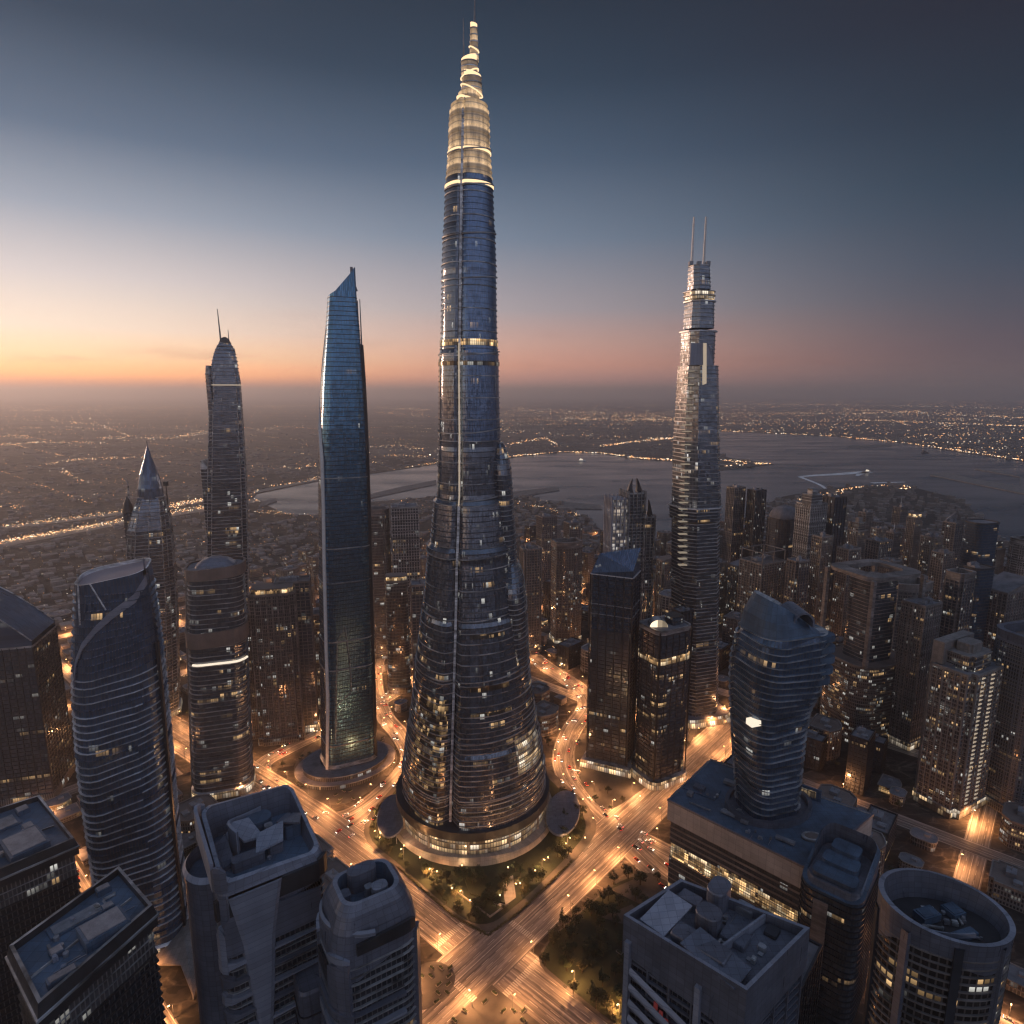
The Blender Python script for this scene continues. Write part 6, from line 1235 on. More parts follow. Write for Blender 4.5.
# (name, label, px, base, top, width, ratio, rot, shape, glass, edge, fin, roof, extra)
RT = [
 ('frame_roof_tower', 'brown tower with a broad open roof frame and gridded front, right of the bulging tower', 858, 728, 655, 56, 0.85, 0.35, 'round', G_busy, M_concd, 0, 'none', 1),
 ('white_striped_tower', 'tower with bright white lit grid strips down its front, in the right foreground row', 948, 800, 664, 62, 0.7, 0.5, 'notch', G_busy, M_conc, 5, 'stack', 2),
 ('oval_roof_tower', 'grey tower with a pale oval roof rim, cut by the right edge of the picture', 1012, 800, 640, 52, 0.8, 0.3, 'round', G_res, M_grey, 5, 'ring', 3),
 ('ribbed_tower', 'plain ribbed tower between the frame roof tower and the white striped one', 905, 742, 602, 32, 0.8, 0.5, 'rect', G_res, M_concd, 4, 'flat', 4),
 ('sloped_roof_tower', 'brown tower with a pale sloping roof, left of the bulging tower top', 757, 640, 560, 42, 0.8, 0.5, 'rect', G_brown, M_conc, 5, 'frame', 5),
 ('dark_slab_tower', 'left one of the two dark slabs by the water right of the twin mast tower', 729, 600, 487, 17, 0.8, 0.4, 'rect', G_dark, M_concd, 4, 'flat', 6),
 ('dark_slab_tower', 'right one of the two dark slabs by the water beyond the twin mast tower', 749, 604, 490, 17, 0.8, 0.4, 'rect', G_brown, M_edged, 4, 'flat', 7),
 ('domed_tower', 'dark tower with a small round dome near the waterfront', 776, 625, 518, 24, 0.9, 0.4, 'round', G_dark, M_edged, 5, 'dome', 8),
 ('ribbed_tower', 'tall pale ribbed tower with a stacked roof, near the waterfront behind the bulging tower', 800, 640, 503, 27, 0.8, 0.4, 'rect', G_res, M_edge, 3.5, 'stack', 9),
 ('dark_slab_tower', 'dark flat topped tower standing just right of the pale ribbed stacked one', 823, 628, 497, 20, 0.8, 0.4, 'rect', G_dark, M_edged, 6, 'flat', 10),
 ('beige_tower', 'narrow beige tower with gold vertical strips, in front of the dark flat topped tower', 812, 655, 536, 18, 0.8, 0.4, 'rect', G_busy, M_conc, 3, 'flat', 11),
 ('office_tower', 'grey tower half hidden by the left shoulder of the beige strip tower', 790, 660, 560, 22, 0.8, 0.4, 'notch', G_dark, M_concd, 5, 'flat', 12),
 ('slim_tower', 'slim tower carrying a bright lit cap by the curved waterfront', 905, 600, 517, 12, 0.9, 0.4, 'rect', G_brown, M_conc, 3, 'lit', 13),
 ('beige_tower', 'beige ribbed tower with notched corners, just right of the slim tower with bright cap', 922, 618, 536, 20, 0.8, 0.4, 'notch', G_busy, M_conc, 3.5, 'flat', 14),
 ('office_tower', 'grey tower in shade between the two beige ribbed ones', 943, 612, 522, 18, 0.8, 0.4, 'rect', G_dark, M_concd, 5, 'blade', 15),
 ('navy_slab_tower', 'tall plain navy slab with a rounded top, the darkest tower on the right', 966, 640, 522, 22, 0.8, 0.25, 'round', G_navy, M_edged, 0, 'dome0', 16),
 ('low_navy_tower', 'lower navy slab in front of the tall plain navy one', 962, 690, 567, 20, 0.8, 0.25, 'round', G_navy, M_edged, 0, 'flat', 17),
 ('beige_tower', 'beige tower with many lights close to the right edge by the water', 986, 615, 548, 15, 0.9, 0.4, 'rect', G_busy, M_conc, 3, 'stack', 18),
 ('rounded_tower', 'grey tower with a rounded shoulder touching the right edge near the water', 1014, 620, 543, 20, 0.8, 0.3, 'round', G_res, M_edge, 4, 'ring', 19),
 ('brown_block', 'wide brown block with a pale gable roof in the far right middle', 990, 690, 588, 44, 0.7, 0.4, 'rect', G_brown, M_concd, 5, 'slant', 20),
 ('office_tower', 'dark ribbed tower behind the left corner of the brown gable roofed block', 944, 700, 578, 26, 0.8, 0.4, 'notch', G_dark, M_concd, 5, 'ring', 21),
 ('curved_block', 'curved brown block with a sloping terrace roof behind the ribbed tower', 897, 700, 588, 44, 0.6, 0.2, 'bow', G_brown, M_conc, 6, 'ring', 22),
 ('ribbed_tower', 'brown ribbed tower rising behind the frame roof tower on its left side', 838, 660, 548, 20, 0.8, 0.4, 'rect', G_brown, M_conc, 4, 'flat', 23),
 ('office_tower', 'grey blunt tower behind the frame roof tower on its right side', 868, 645, 540, 22, 0.8, 0.4, 'rect', G_dark, M_concd, 4, 'flat', 24),
 ('slim_tower', 'slim brown tower with a mast in the middle of the waterfront district', 884, 620, 532, 12, 0.8, 0.4, 'rect', G_brown, M_concd, 3, 'mast', 25),
 ('slim_tower', 'slim grey tower by the curved waterfront road, left of the bright cap', 858, 590, 512, 12, 0.8, 0.4, 'rect', G_res, M_concd, 3, 'flat', 26),
 ('office_tower', 'squat dark tower with plant boxes, first right of the bulging tower at its foot level', 832, 700, 640, 18, 0.8, 0.5, 'rect', G_dark, M_edged, 4, 'flat', 27),
 ('office_tower', 'narrow ribbed tower between the white striped tower and the oval roofed one', 984, 775, 668, 26, 0.8, 0.45, 'rect', G_busy, M_concd, 4, 'flat', 28),
 ('slim_tower', 'slim pale tower on the headland, first left of the curved lit quay', 835, 575, 508, 13, 0.8, 0.4, 'rect', G_busy, M_conc, 3, 'flat', 40),
 ('slim_tower', 'slim dark tower on the headland directly behind the bright capped one', 893, 575, 507, 12, 0.8, 0.4, 'rect', G_dark, M_concd, 3, 'mast', 41),
 ('beige_tower', 'short beige tower on the headland just below the curved lit quay', 872, 600, 528, 16, 0.8, 0.4, 'notch', G_busy, M_conc, 3, 'flat', 42),
 ('ribbed_tower', 'ribbed tower with a stacked roof between the two slim headland towers', 850, 610, 530, 17, 0.8, 0.4, 'rect', G_busy, M_conc, 3, 'stack', 43),
 ('office_tower', 'squat brown tower in front of the navy slab pair on their left', 932, 640, 552, 18, 0.8, 0.4, 'rect', G_brown, M_conc, 4, 'flat', 44),
 ('ribbed_tower', 'pale ribbed tower behind the curved brown block on its left side', 880, 660, 560, 20, 0.8, 0.4, 'notch', G_busy, M_conc, 3.5, 'flat', 45),
 # centre, behind the tall tower and the cluster
 ('flat_top_tower', 'dark tower with an oval pale roof, right behind the waist of the tall stepped tower', 566, 640, 546, 32, 0.7, 0.3, 'bow', G_brown, M_concd, 5, 'ring', 30),
 ('copper_edge_tower', 'dark narrow tower with a pale corner edge, close behind the tall stepped tower', 530, 650, 548, 22, 0.8, 0.3, 'notch', G_dark, M_conc, 4, 'flat', 31),
 ('round_tower', 'small round tower peeping past the right side of the tall stepped tower', 512, 610, 540, 18, 0.9, 0.3, 'oval', G_res, M_concd, 4, 'ring', 32),
 ('low_tower', 'lower dark tower further back between the tall stepped tower and the wedge roof tower', 546, 590, 516, 20, 0.8, 0.4, 'rect', G_dark, M_concd, 4, 'flat', 33),
 ('low_tower', 'brown tower further back, directly left of the crowned tower', 572, 586, 522, 18, 0.8, 0.4, 'rect', G_brown, M_concd, 4, 'flat', 34),
 ('office_tower', 'lit grey tower behind the gap between the barrel roof tower and the twin mast tower', 662, 640, 560, 18, 0.8, 0.4, 'notch', G_busy, M_concd, 4, 'slant', 35),
 ('brown_tower', 'brown tower with a ridge roof, between the twin mast tower and the sloped roof one', 735, 628, 565, 20, 0.8, 0.4, 'rect', G_busy, M_concd, 4, 'slant', 36),
 ('blunt_tower', 'short grey tower just left of the slender blue tower, behind the lit collar tower', 300, 640, 590, 20, 0.8, 0.3, 'rect', G_dark, M_concd, 4, 'flat', 37),
 ('office_tower', 'grey ribbed tower low behind the stepped tower, next to the round topped brown one', 436, 660, 590, 16, 0.8, 0.3, 'rect', G_dark, M_concd, 4, 'flat', 38),
]
for (nm, lb, px, base, top, wpx, ra, ro, shp, gm, sm, fin, roof, sd) in RT:
    t, ring_, zt, wd, dp = tower(nm, lb, px, base, top, wpx, ra, ro, shp, gm, sm, fin, 0.9, 0.9, 0.45, 0.8, roof=roof, rm=(M_roofw if sd % 2 else M_roof), seed=sd)
    if sd == 1:      # the big open frame on its roof
        zt2 = zat(FOOT[-1][1], 568); mb = MB(); q = rrect(wd, dp, wd * 0.2, 4); o_ = offs(q, 0.4)
        for (p, r_) in (((-wd / 2 + 2, -dp / 2 + 2), 2.6), ((wd / 2 - 2, -dp / 2 + 2), 2.6), ((wd / 2 - 2, dp / 2 - 2), 2.6), ((-wd / 2 + 2, dp / 2 - 2), 2.6)): mb.box(p[0], p[1], zt + 1, 4, 4, zt2 - zt - 4)
        mb.rows([r3(q, zt2 - 4), r3(o_, zt2 - 4), r3(offs(q, 0.6), zt2), r3(scl(q, 0.62), zt2 + 0.6), r3(scl(q, 0.62), zt2 - 4), r3(q, zt2 - 4)], [0] * 5); mb.build('roof_frame', [M_concd], t)
        mb = MB(); q3 = scl(q, 0.55); facade(mb, lambda z: q3, zt + 0.1, zt2 - 10, 4, 0.3, 0.6, 0, 1); mb.cap(r3(q3, zt2 - 10), 1); mb.build('penthouse', [G_dark, M_concd], t)
    if sd == 2:
        mb = MB(); 
        for xx in (-wd * 0.22, wd * 0.08):
            for z in np.arange(12, zt - 3, 4): mb = MB(); mb.box(xx, -dp / 2 - 0.6, z, 5.0, 0.8, 1.1); mb.build('lit_strip', [M_strips], t)
        mb = MB(); mb.prism(rect(wd * 0.9, dp * 0.25, 0, 0, dp * 0.34), zt + 1.5, zt + 22, 0); mb.build('roof_wall', [M_conc], t)
    if sd == 31:
        mb = MB(); mb.box(-wd / 2, -dp / 2, 9, 1.6, 1.6, zt - 12, 0); mb.build('light_edge', [M_conc], t)

# ------------------------------------------------------------------ infill: low and middle-rise buildings in the street grid, one by one
VAR = []
def fill_proto(k):
    r_ = random.Random(100 + k); mats = [G_brown, G_res, G_dark, G_busy][k % 4]; sm = [M_concd, M_conc, M_edged, M_concd, M_roofw][k % 5]
    q = plan(['rect', 'notch', 'rect', 'bow', 'round'][k % 5], 1, 1); return mats, sm, k % 5
nfill = 0
def free(x, y, r):
    for fx, fy, fr in FOOT:
        if (x - fx) ** 2 + (y - fy) ** 2 < (fr + r) ** 2: return False
    for path, wd, imp, ph in ROADS:
        for i in range(len(path) - 1):
            x0, y0 = path[i]; x1, y1 = path[i + 1]; dx, dy = x1 - x0, y1 - y0; L2 = dx * dx + dy * dy
            if L2 < 1e-6: continue
            u = max(0, min(1, ((x - x0) * dx + (y - y0) * dy) / L2)); ddx, ddy = x - x0 - u * dx, y - y0 - u * dy
            if ddx * ddx + ddy * ddy < (wd / 2 + r * 0.8 + 2) ** 2: return False
    for poly in (ISLE, PARK, CLUB, BLUEB):
        if inside((x, y), poly): return False
    return True
def seen(x, y, z=20):
    dp_ = depth(y, z)
    if dp_ < 50: return False
    px = 512 + F * x / dp_; py = 512 - F * (y * math.sin(T) + (z - H) * math.cos(T)) / dp_
    return -15 < px < 1040 and py < 1050
cand = []
for a in np.arange(-250, 1250, 42):
    for b in np.arange(-1000, 1150, 42):
        x, y = ab(a + random.uniform(-7, 7), b + random.uniform(-7, 7))
        if not seen(x, y) or not inside((x, y), land) or y < 150 or (y < 420 and -70 < x < 130): continue
        cand.append((x, y))
cand.sort(key=lambda p: p[0] ** 2 + p[1] ** 2)
FILL_LABEL = {0: 'low flat roofed block with dim windows filling the street grid', 1: 'mid rise flat roofed block with gold windows filling the street grid', 2: 'small dark podium block among the towers'}
protos = {}
cnt = 0; rf = random.Random(5)
for (x, y) in cand:
    if cnt >= 296: break
    if math.degrees(math.atan2(x, y)) < -20 and y > 650 and random.random() < 0.7: continue
    if not free(x, y, 17): continue
    az_ = math.degrees(math.atan2(x, y))
    right = az_ > 8
    hgt = rf.choice([12, 18, 24, 30]) if not right else rf.choice([16, 24, 36, 55, 80])
    if right and y > 850 and rf.random() < 0.6: hgt = rf.uniform(60, 120)
    if az_ < -22 and y > 700: hgt = rf.choice([6, 9, 12])
    if -22 < az_ < 8 and y > 900: hgt = rf.choice([20, 35, 60])
    kind = rf.randrange(6); hq = max(6, round(hgt / 8) * 8)
    key = (kind, hq)
    x, y = float(x), float(y)
    if key not in protos:
        q = plan(['rect', 'notch', 'rect', 'bow', 'round', 'cham'][kind], 30, [24, 30, 18, 26, 28, 30][kind]); gm = [G_brown, G_res, G_dark, G_busy, G_dark, G_busy][kind]; sm = [M_concd, M_conc, M_edged, M_concd, M_edge, M_roofw][kind]
        t = thing('mid_rise_block', '', 'building', x, y, 0, gr)
        mb = MB(); facade(mb, lambda z: q, 0.05, hq, 3.8, 0.4, 0.9, 0, 1); mb.build('facade', [gm, sm], t)
        if hq > 30: 
            f_ = MB(); fins(f_, q, 0.2, hq, 4.5, 0.8, 0.8, 0, None); f_.build('facade_rib', [sm], t)
        mb = MB(); mb.rows([r3(offs(q, .5), hq - .8), r3(offs(q, .5), hq + 1.2), r3(offs(q, -.6), hq + 1.2), r3(offs(q, -.6), hq + .02)], [0] * 3); mb.cap(r3(offs(q, -.6), hq + .02), 1); mb.build('roof', [sm, M_roofw if kind % 2 else M_roof], t)
        mb = MB(); mb.box(3, 2, hq + .05, 9, 7, 3.5); mb.box(-7, -3, hq + .05, 5, 6, 2.2); mb.tube((3, 2, hq + 3.5), (3, 2, hq + 7), 0.4); mb.build('roof_plant', [M_unit], t)
        protos[key] = t
    else:
        s_ = protos[key]; t = s_.copy(); C.objects.link(t); t.location = (x, y, 0)
        for ch in s_.children: c_ = ch.copy(); C.objects.link(c_); c_.parent = t
    t.rotation_euler = (0, 0, gr + rf.choice([0, math.pi / 2])); sc = rf.uniform(0.8, 1.15); t.scale = (sc, sc * rf.uniform(0.85, 1.1), 1)
    side = 'right of the stepped tower' if az_ > 0 else 'left of the stepped tower'
    t['label'] = ('low' if hq < 20 else 'mid rise' if hq < 60 else 'high rise') + ' block with ' + ['bronze windows', 'pale window grid', 'dark glass', 'many gold windows', 'rounded dark corners', 'cut corners'][kind] + ' in the streets ' + side
    t['group'] = 'blocks filling the street grid'; FOOT.append((x, y, 15)); cnt += 1
small = 0; rs_ = random.Random(8); sp = {}
for _ in range(4000):
    if small >= 95: break
    px, py = rs_.uniform(0, 1024), rs_.uniform(600, 1020); x, y = at(px, py)
    if not seen(x, y) or y < 330 or (y < 420 and -70 < x < 130) or not free(x, y, 10): continue
    k = rs_.randrange(4)
    if k not in sp:
        t = thing('pavilion', '', 'building', x, y, 0, gr); q = plan(['rect', 'round', 'bow', 'cham'][k], 17, 13); hq = [5, 8, 6.5, 10][k]; mb = MB(); facade(mb, lambda z: q, 0.05, hq, 3.3, 0.4, 0.6, 0, 1); mb.build('facade', [[G_busy, G_brown, G_warmstrip, G_res][k], M_concd], t)
        mb = MB(); mb.rows([r3(offs(q, 1.2), hq + .01), r3(offs(q, 1.2), hq + .7), r3(offs(q, .4), hq + .7), r3(offs(q, .4), hq + .3)], [0] * 3); mb.cap(r3(offs(q, .4), hq + .3), 1); mb.build('roof', [M_conc, M_roof], t); mb = MB(); mb.box(2, 1, hq + .31, 4, 3, 1.6); mb.build('roof_plant', [M_unit], t); sp[k] = t
    else:
        t = sp[k].copy(); C.objects.link(t)
        for ch in sp[k].children: c_ = ch.copy(); C.objects.link(c_); c_.parent = t
    t.location = (x, y, 0); t.rotation_euler = (0, 0, gr + rs_.choice([0, math.pi / 2])); s_ = rs_.uniform(.8, 1.25); t.scale = (s_, s_, 1)
    t['label'] = ['small flat', 'small rounded', 'small bow fronted', 'small cut cornered'][k] + ' low building at the feet of the towers ' + ('right' if x > -20 else 'left') + ' of the stepped tower'; t['group'] = 'small low buildings between the towers'; FOOT.append((x, y, 9)); small += 1
print('fill', cnt, small)
# beyond the individual blocks: the low-rise carpet as one mass
mb = MB(); rc = random.Random(11); k = 0
lowm = [M_concd, M_concd, M_rock, M_concd]
while k < 5200:
    px, py = rc.uniform(-20, 1044), 393 + (rc.random() ** 0.75) * 300 + 14
    x, y = at(px, py)
    if y > 9000 or not inside((x, y), land): continue
    if y < 2200 and not free(x, y, 16): continue
    if px < 500 and y < 3000 and rc.random() < 0.55: k += 1; continue
    if rc.random() < 0.3 and y > 4500: continue
    s1, s2 = rc.uniform(9, 26), rc.uniform(8, 18); hh = rc.choice([4, 5, 7, 9]) * (1.6 if px > 500 else 1)
    if y > 3000: s1 *= 1.6; s2 *= 1.5
    an = gr + rc.choice([0, math.pi / 2]) + (0.15 * math.sin(x / 900)); mb.box(x, y, 0.01, s1, s2, hh, an, rc.randrange(4)); k += 1
tag(mb.build('low_rise_district', lowm), 'low dim houses and sheds spread over the plain towards the horizon', 'houses', kind='stuff')

# ------------------------------------------------------------------ street lamps
lamp_mb = MB(); lamp_mb.tube((0, 0, 0), (0, 0, 10.5), 0.16, 0.10, 6); lamp_mb.tube((0, 0, 10.4), (1.9, 0, 11.2), 0.09, 0.07, 6); lamp_mb.tube((0, 0, 0), (0, 0, 0.8), 0.3, 0.25, 6)
head_mb = MB(); head_mb.box(2.2, 0, 11.0, 1.3, 0.6, 0.25, 0, 0, True)
M_pole = mat_plain('lamp_pole_steel', (0.2, 0.2, 0.2), 0.5, 0.6)
proto_pole = proto_head = None; proto_light = {}
LP = []
def put_lamp(x, y, an, z, watts, label, group, rad=0.28):
    global proto_pole, proto_head
    if proto_pole is None:
        p = lamp_mb.build('street_lamp', [M_pole]); h = head_mb.build('lamp_head', [M_lamp]); h.parent = p; proto_pole, proto_head = p, h
    else:
        p = proto_pole.copy(); C.objects.link(p); h = proto_head.copy(); C.objects.link(h); h.parent = p
    p.location = (x, y, z); p.rotation_euler = (0, 0, an); tag(p, label, 'street lamp', group)
    if watts:
        watts = (watts, len(used) % 3 > 0)
        if watts not in proto_light:
            watts_ = watts; watts = watts[0]
            l = bpy.data.lights.new('lamp_light', 'SPOT' if len(used) % 3 else 'POINT'); l.energy = watts * (1.0 if l.type == 'SPOT' else 0.4); rad = 0.4 if l.type == 'SPOT' else 0.8; l.color = (1.0, 0.42, 0.15); l.shadow_soft_size = rad; watts = watts_; proto_light[watts] = l
            if l.type == 'SPOT': l.spot_size = R(168); l.spot_blend = 0.55
        o = bpy.data.objects.new('lamp_light', proto_light[watts]); C.objects.link(o); o.parent = p; o.location = (2.2, 0, 10.6)
W0, W1, W2 = 42000, 28000, 68000
nl = 0; used = []
for path, wd, imp, phrase in sorted(ROADS, key=lambda r: r[2]):
    if imp == 3: continue
    step = {0: 34, 1: 40, 2: 74}[imp]; wt = {0: W0, 1: W1, 2: W2}[imp]
    for side in (-1, 1):
        for (x, y, an) in along(path, step, step * (0.25 if side < 0 else 0.75)):
            if nl >= (292 if imp == 2 else 185) or (imp < 2 and y > 980): break
            ox, oy = x + math.sin(an) * side * (wd / 2 - 0.6), y - math.cos(an) * side * (wd / 2 - 0.6)
            if imp == 2 and side == 1: continue
            if not seen(ox, oy, 5) or not inside((ox, oy), land) or oy > 1750: continue
            bad = any((ox - fx) ** 2 + (oy - fy) ** 2 < (fr * 0.62) ** 2 for fx, fy, fr in FOOT) or any((ox - ux) ** 2 + (oy - uy) ** 2 < (17 if imp < 2 else 40) ** 2 for ux, uy in used)
            if bad: continue
            onroad = False
            for p2, w2, i2, _ in ROADS:
                if p2 is path or i2 > 1: continue
                for (qx, qy) in p2[::1]:
                    if (ox - qx) ** 2 + (oy - qy) ** 2 < (w2 * 0.45) ** 2: onroad = True
            if onroad: continue
            used.append((ox, oy)); nl += 1
            put_lamp(ox, oy, an + (math.pi / 2 if side > 0 else -math.pi / 2), 0.0, wt, 'warm street lamp on the kerb of the ' + phrase, 'street lamps on the ' + phrase)
print('lamps', nl, [sum(1 for u in used if u[1] > 600), sum(1 for u in used if u[1] > 900)])
# garden lanterns on the central plaza and lit entrances
gl = None
for i, (px, py) in enumerate([(420, 862), (437, 876), (452, 893), (470, 905), (500, 900), (520, 888), (548, 862), (566, 848), (404, 850), (535, 875), (508, 872), (585, 842), (380, 842), (462, 870), (612, 738), (596, 768), (640, 800), (390, 700), (402, 668), (560, 668), (585, 660)]):
    x, y = at(px, py)
    if gl is None:
        mb = MB(); mb.tube((0, 0, 0), (0, 0, 3.4), 0.1, n=6); g = mb.build('garden_lantern', [M_pole]); mb = MB(); mb.tube((0, 0, 3.4), (0, 0, 4.2), 0.35, 0.45, 8); h = mb.build('lantern_glass', [M_lamp]); h.parent = g; gl = (g, h); L = bpy.data.lights.new('lantern_light', 'POINT'); L.energy = 2600; L.color = (1, 0.62, 0.3); L.shadow_soft_size = 0.25; gl = (g, h, L)
    else:
        g = gl[0].copy(); C.objects.link(g); h = gl[1].copy(); C.objects.link(h); h.parent = g
    l = bpy.data.objects.new('lantern_light', gl[2]); C.objects.link(l); l.parent = g; l.location = (0, 0, 4.6)
    g.location = (x, y, 0.42); tag(g, 'short garden lantern among the trees on a lawn or forecourt between the towers', 'lantern', 'garden lanterns')

# far street lamps and lit buildings, thousands of points on the plain and along the shores
fm = [mat_emit('far_orange_light', (1.0, 0.46, 0.18), 3.2), mat_emit('far_warm_light', (1.0, 0.66, 0.36), 3.0), mat_emit('far_white_light', (1.0, 0.86, 0.68), 3.0)]
mb = MB(); rl = random.Random(21)
def flight(x, y, s=1.0, m=None):
    if not inside((x, y), land) : return
    d_ = math.hypot(x, y); w_ = min(16, 1.0 + d_ * 0.00042) * s; k = rl.choice((0, 0, 0, 1, 1, 2)) if m is None else m
    mb.box(x, y, 0.02 if d_ > 2500 else 4, w_, w_, w_ * (0.8 if d_ > 2500 else 0.5), rl.random(), k)
def fline(pts, n, jit=0.6, s=1.0, m=None):
    P = [np.array(p, float) for p in pts]
    left = max(q[0] for q in pts) < 500
    if left: s *= 0.78; jit *= 1.5
    for _ in range(n):
        i = rl.randrange(len(P) - 1); p = P[i] + (P[i + 1] - P[i]) * rl.random(); flight(*at(p[0] + rl.gauss(0, jit), max(394.6, p[1] + rl.gauss(0, jit * 0.5))), s * rl.choice((0.5, 0.7, 1.0, 1.0, 1.5)), m)
# right shore city
for _ in range(3300):
    px = rl.uniform(500, 1040); lo = 401 + 2.5 * math.sin(px / 37); hi = np.interp(px, [500, 640, 716, 830, 905, 1024], [432, 440, 431, 436, 443, 461])
    if px < 715: hi = 425 if rl.random() < .85 else hi
    py = lo + (hi - lo) * rl.random() ** 0.9
    if math.sin(px * 0.045 + py * 0.8) + math.sin(py * 1.35) < -0.75 + rl.random() * 0.9: continue
    flight(*at(px, py), rl.choice((0.4, 0.6, 0.8, 1.1)) * (1.2 if px > 700 else 0.9))
for (pts, n, j) in [([(716, 431), (830, 436), (905, 443), (1030, 461)], 420, 0.7), ([(718, 404), (860, 405), (1030, 409)], 170, .5), ([(700, 413), (850, 414), (920, 411)], 160, .6), ([(860, 420), (1024, 426)], 160, .6), ([(840, 409), (1024, 418)], 160, 1.0),
    ([(560, 418), (690, 420)], 220, 2), ([(505, 409), (600, 414), (690, 418)], 240, 2.4), ([(505, 457), (560, 452), (600, 453), (640, 458), (672, 460)], 330, .8), ([(600, 446), (640, 441), (672, 438)], 170, 1.0), ([(505, 445), (545, 438), (560, 446)], 110, 1.3), ([(722, 466), (745, 464), (773, 463)], 150, .9), ([(720, 460), (750, 462)], 70, 1.2),
    ([(400, 469), (440, 462), (372, 474), (262, 487)], 90, .7), ([(505, 432), (690, 440)], 60, 1.5)]: fline(pts, n, j)
# left plain
for (pts, n, j, s) in [([(8, 410), (60, 411), (120, 409), (180, 409)], 150, .7, .9), ([(50, 420), (100, 425), (130, 436)], 110, .8, 1.0), ([(100, 438), (170, 438), (205, 432)], 170, 1.2, 1.0), ([(130, 405), (200, 407)], 40, 1.0, .8), ([(0, 445), (40, 442), (105, 443)], 120, .8, 1.0), ([(0, 436), (30, 437)], 50, 1.6, .8),
    ([(40, 465), (80, 459), (125, 458), (165, 456)], 120, .8, 1.0), ([(60, 470), (85, 482)], 45, 1.5, .9), ([(0, 505), (25, 507)], 45, 1.3, .9), ([(255, 407), (320, 406)], 90, .7, .9), ([(250, 430), (315, 425)], 50, 2, .8), ([(252, 466), (300, 468), (315, 466)], 70, 1.0, .9), ([(375, 408), (432, 410)], 110, .8, .9), ([(375, 412), (430, 416)], 60, 1.2, .9),
    ([(370, 446), (400, 446), (425, 449)], 60, 1.5, .9), ([(385, 455), (432, 457)], 50, .8, .8), ([(0, 543), (60, 533), (130, 520), (205, 508)], 900, 1.5, .8), ([(0, 528), (80, 518), (170, 505), (255, 492), (320, 478)], 600, 1.3, .8), ([(170, 508), (205, 500)], 90, 1.6, 1.2), ([(255, 512), (320, 516)], 70, 1.4, .8), ([(250, 502), (276, 500)], 60, 1.2, .8),
    ([(370, 498), (434, 484)], 60, .4, .7), ([(505, 492), (560, 500), (590, 512)], 150, 1.4, .8), ([(505, 502), (600, 520)], 130, 2.2, .7), ([(830, 492), (870, 485), (930, 487), (955, 496)], 200, 1.0, .7), ([(890, 490), (915, 488)], 80, .7, 1.0), ([(800, 500), (840, 492)], 60, 2, .7), ([(930, 475), (975, 484), (1030, 494)], 260, .3, 1.4), ([(975, 470), (995, 470)], 40, .6, .8)]: fline(pts, n, j, s)
for _ in range(1500):
    px = rl.uniform(0, 505); py = 402 + 100 * rl.random() ** 1.2
    if math.sin(px * 0.03 + py * 0.35) + 0.8 * math.sin(py * 0.5 - px * .01) < 0.35: continue
    flight(*at(px, py), rl.choice((0.35, 0.5, 0.8)))
for _ in range(2600):
    px = rl.uniform(0, 560); py = rl.uniform(490, 690)
    x, y = at(px, py)
    if free(x, y, 4): flight(x, y, rl.choice((0.25, 0.4)) * 1.2)
def grid_lights(px0, px1, py0, py1, sp, step, prob, s, ang, seed):
    # street grids: lamps strung along parallel and crossing streets on the plain
    r_ = random.Random(seed); P = [at(px, py) for px in (px0, px1) for py in (py0, py1)]; xs = [p[0] for p in P]; ys = [p[1] for p in P]; c, s_ = math.cos(ang), math.sin(ang); Rr = math.hypot(max(xs) - min(xs), max(ys) - min(ys)) / 2; cx, cy = (max(xs) + min(xs)) / 2, (max(ys) + min(ys)) / 2
    for axis in (0, 1):
        q = -Rr
        while q < Rr:
            on = r_.random() < 0.6; m_ = r_.choice((0, 0, 1)); t_ = -Rr
            while t_ < Rr:
                if r_.random() < 0.04 * step / 40: on = r_.random() < 0.5
                if on and r_.random() < prob:
                    u, v = (t_, q) if axis == 0 else (q, t_); x, y = cx + u * c - v * s_ + r_.gauss(0, 4), cy + u * s_ + v * c + r_.gauss(0, 4); dp_ = depth(y, 0)
                    if y > 500:
                        px = 512 + F * x / dp_; py = 512 - F * (y * math.sin(T) - H * math.cos(T)) / dp_
                        if px0 < px < px1 and py0 < py < py1 and (y > 2200 or free(x, y, 2)): flight(x, y, s * r_.choice((.6, .8, 1.2)), m_)
                t_ += step
            q += sp * r_.uniform(.7, 1.4)
grid_lights(-10, 510, 426, 545, 330, 42, .6, .85, gr, 1)
grid_lights(-10, 510, 405, 428, 900, 130, .6, .9, gr + .2, 2)
grid_lights(500, 1035, 412, 447, 520, 85, .6, .8, .5, 3)
grid_lights(700, 1035, 400, 414, 1500, 190, .6, .9, .4, 4)
for (px, py, s_) in ((620, 454, 2.2), (637, 459.5, 2.4), (505, 458, 1.4), (720, 466, 1.5), (932, 474.5, 1.6), (995, 470, 1.4), (90, 419, 1.3), (430, 455, 1.6), (668, 459, 1.2)): flight(*at(px, py), s_, 3)
tag(mb.build('distant_city_lights', fm + [mat_emit('far_flood_light', (1.0, 0.75, 0.5), 9)]), 'thousands of street lamps and lit houses glittering across the far plain and shores', 'city lights', kind='stuff')

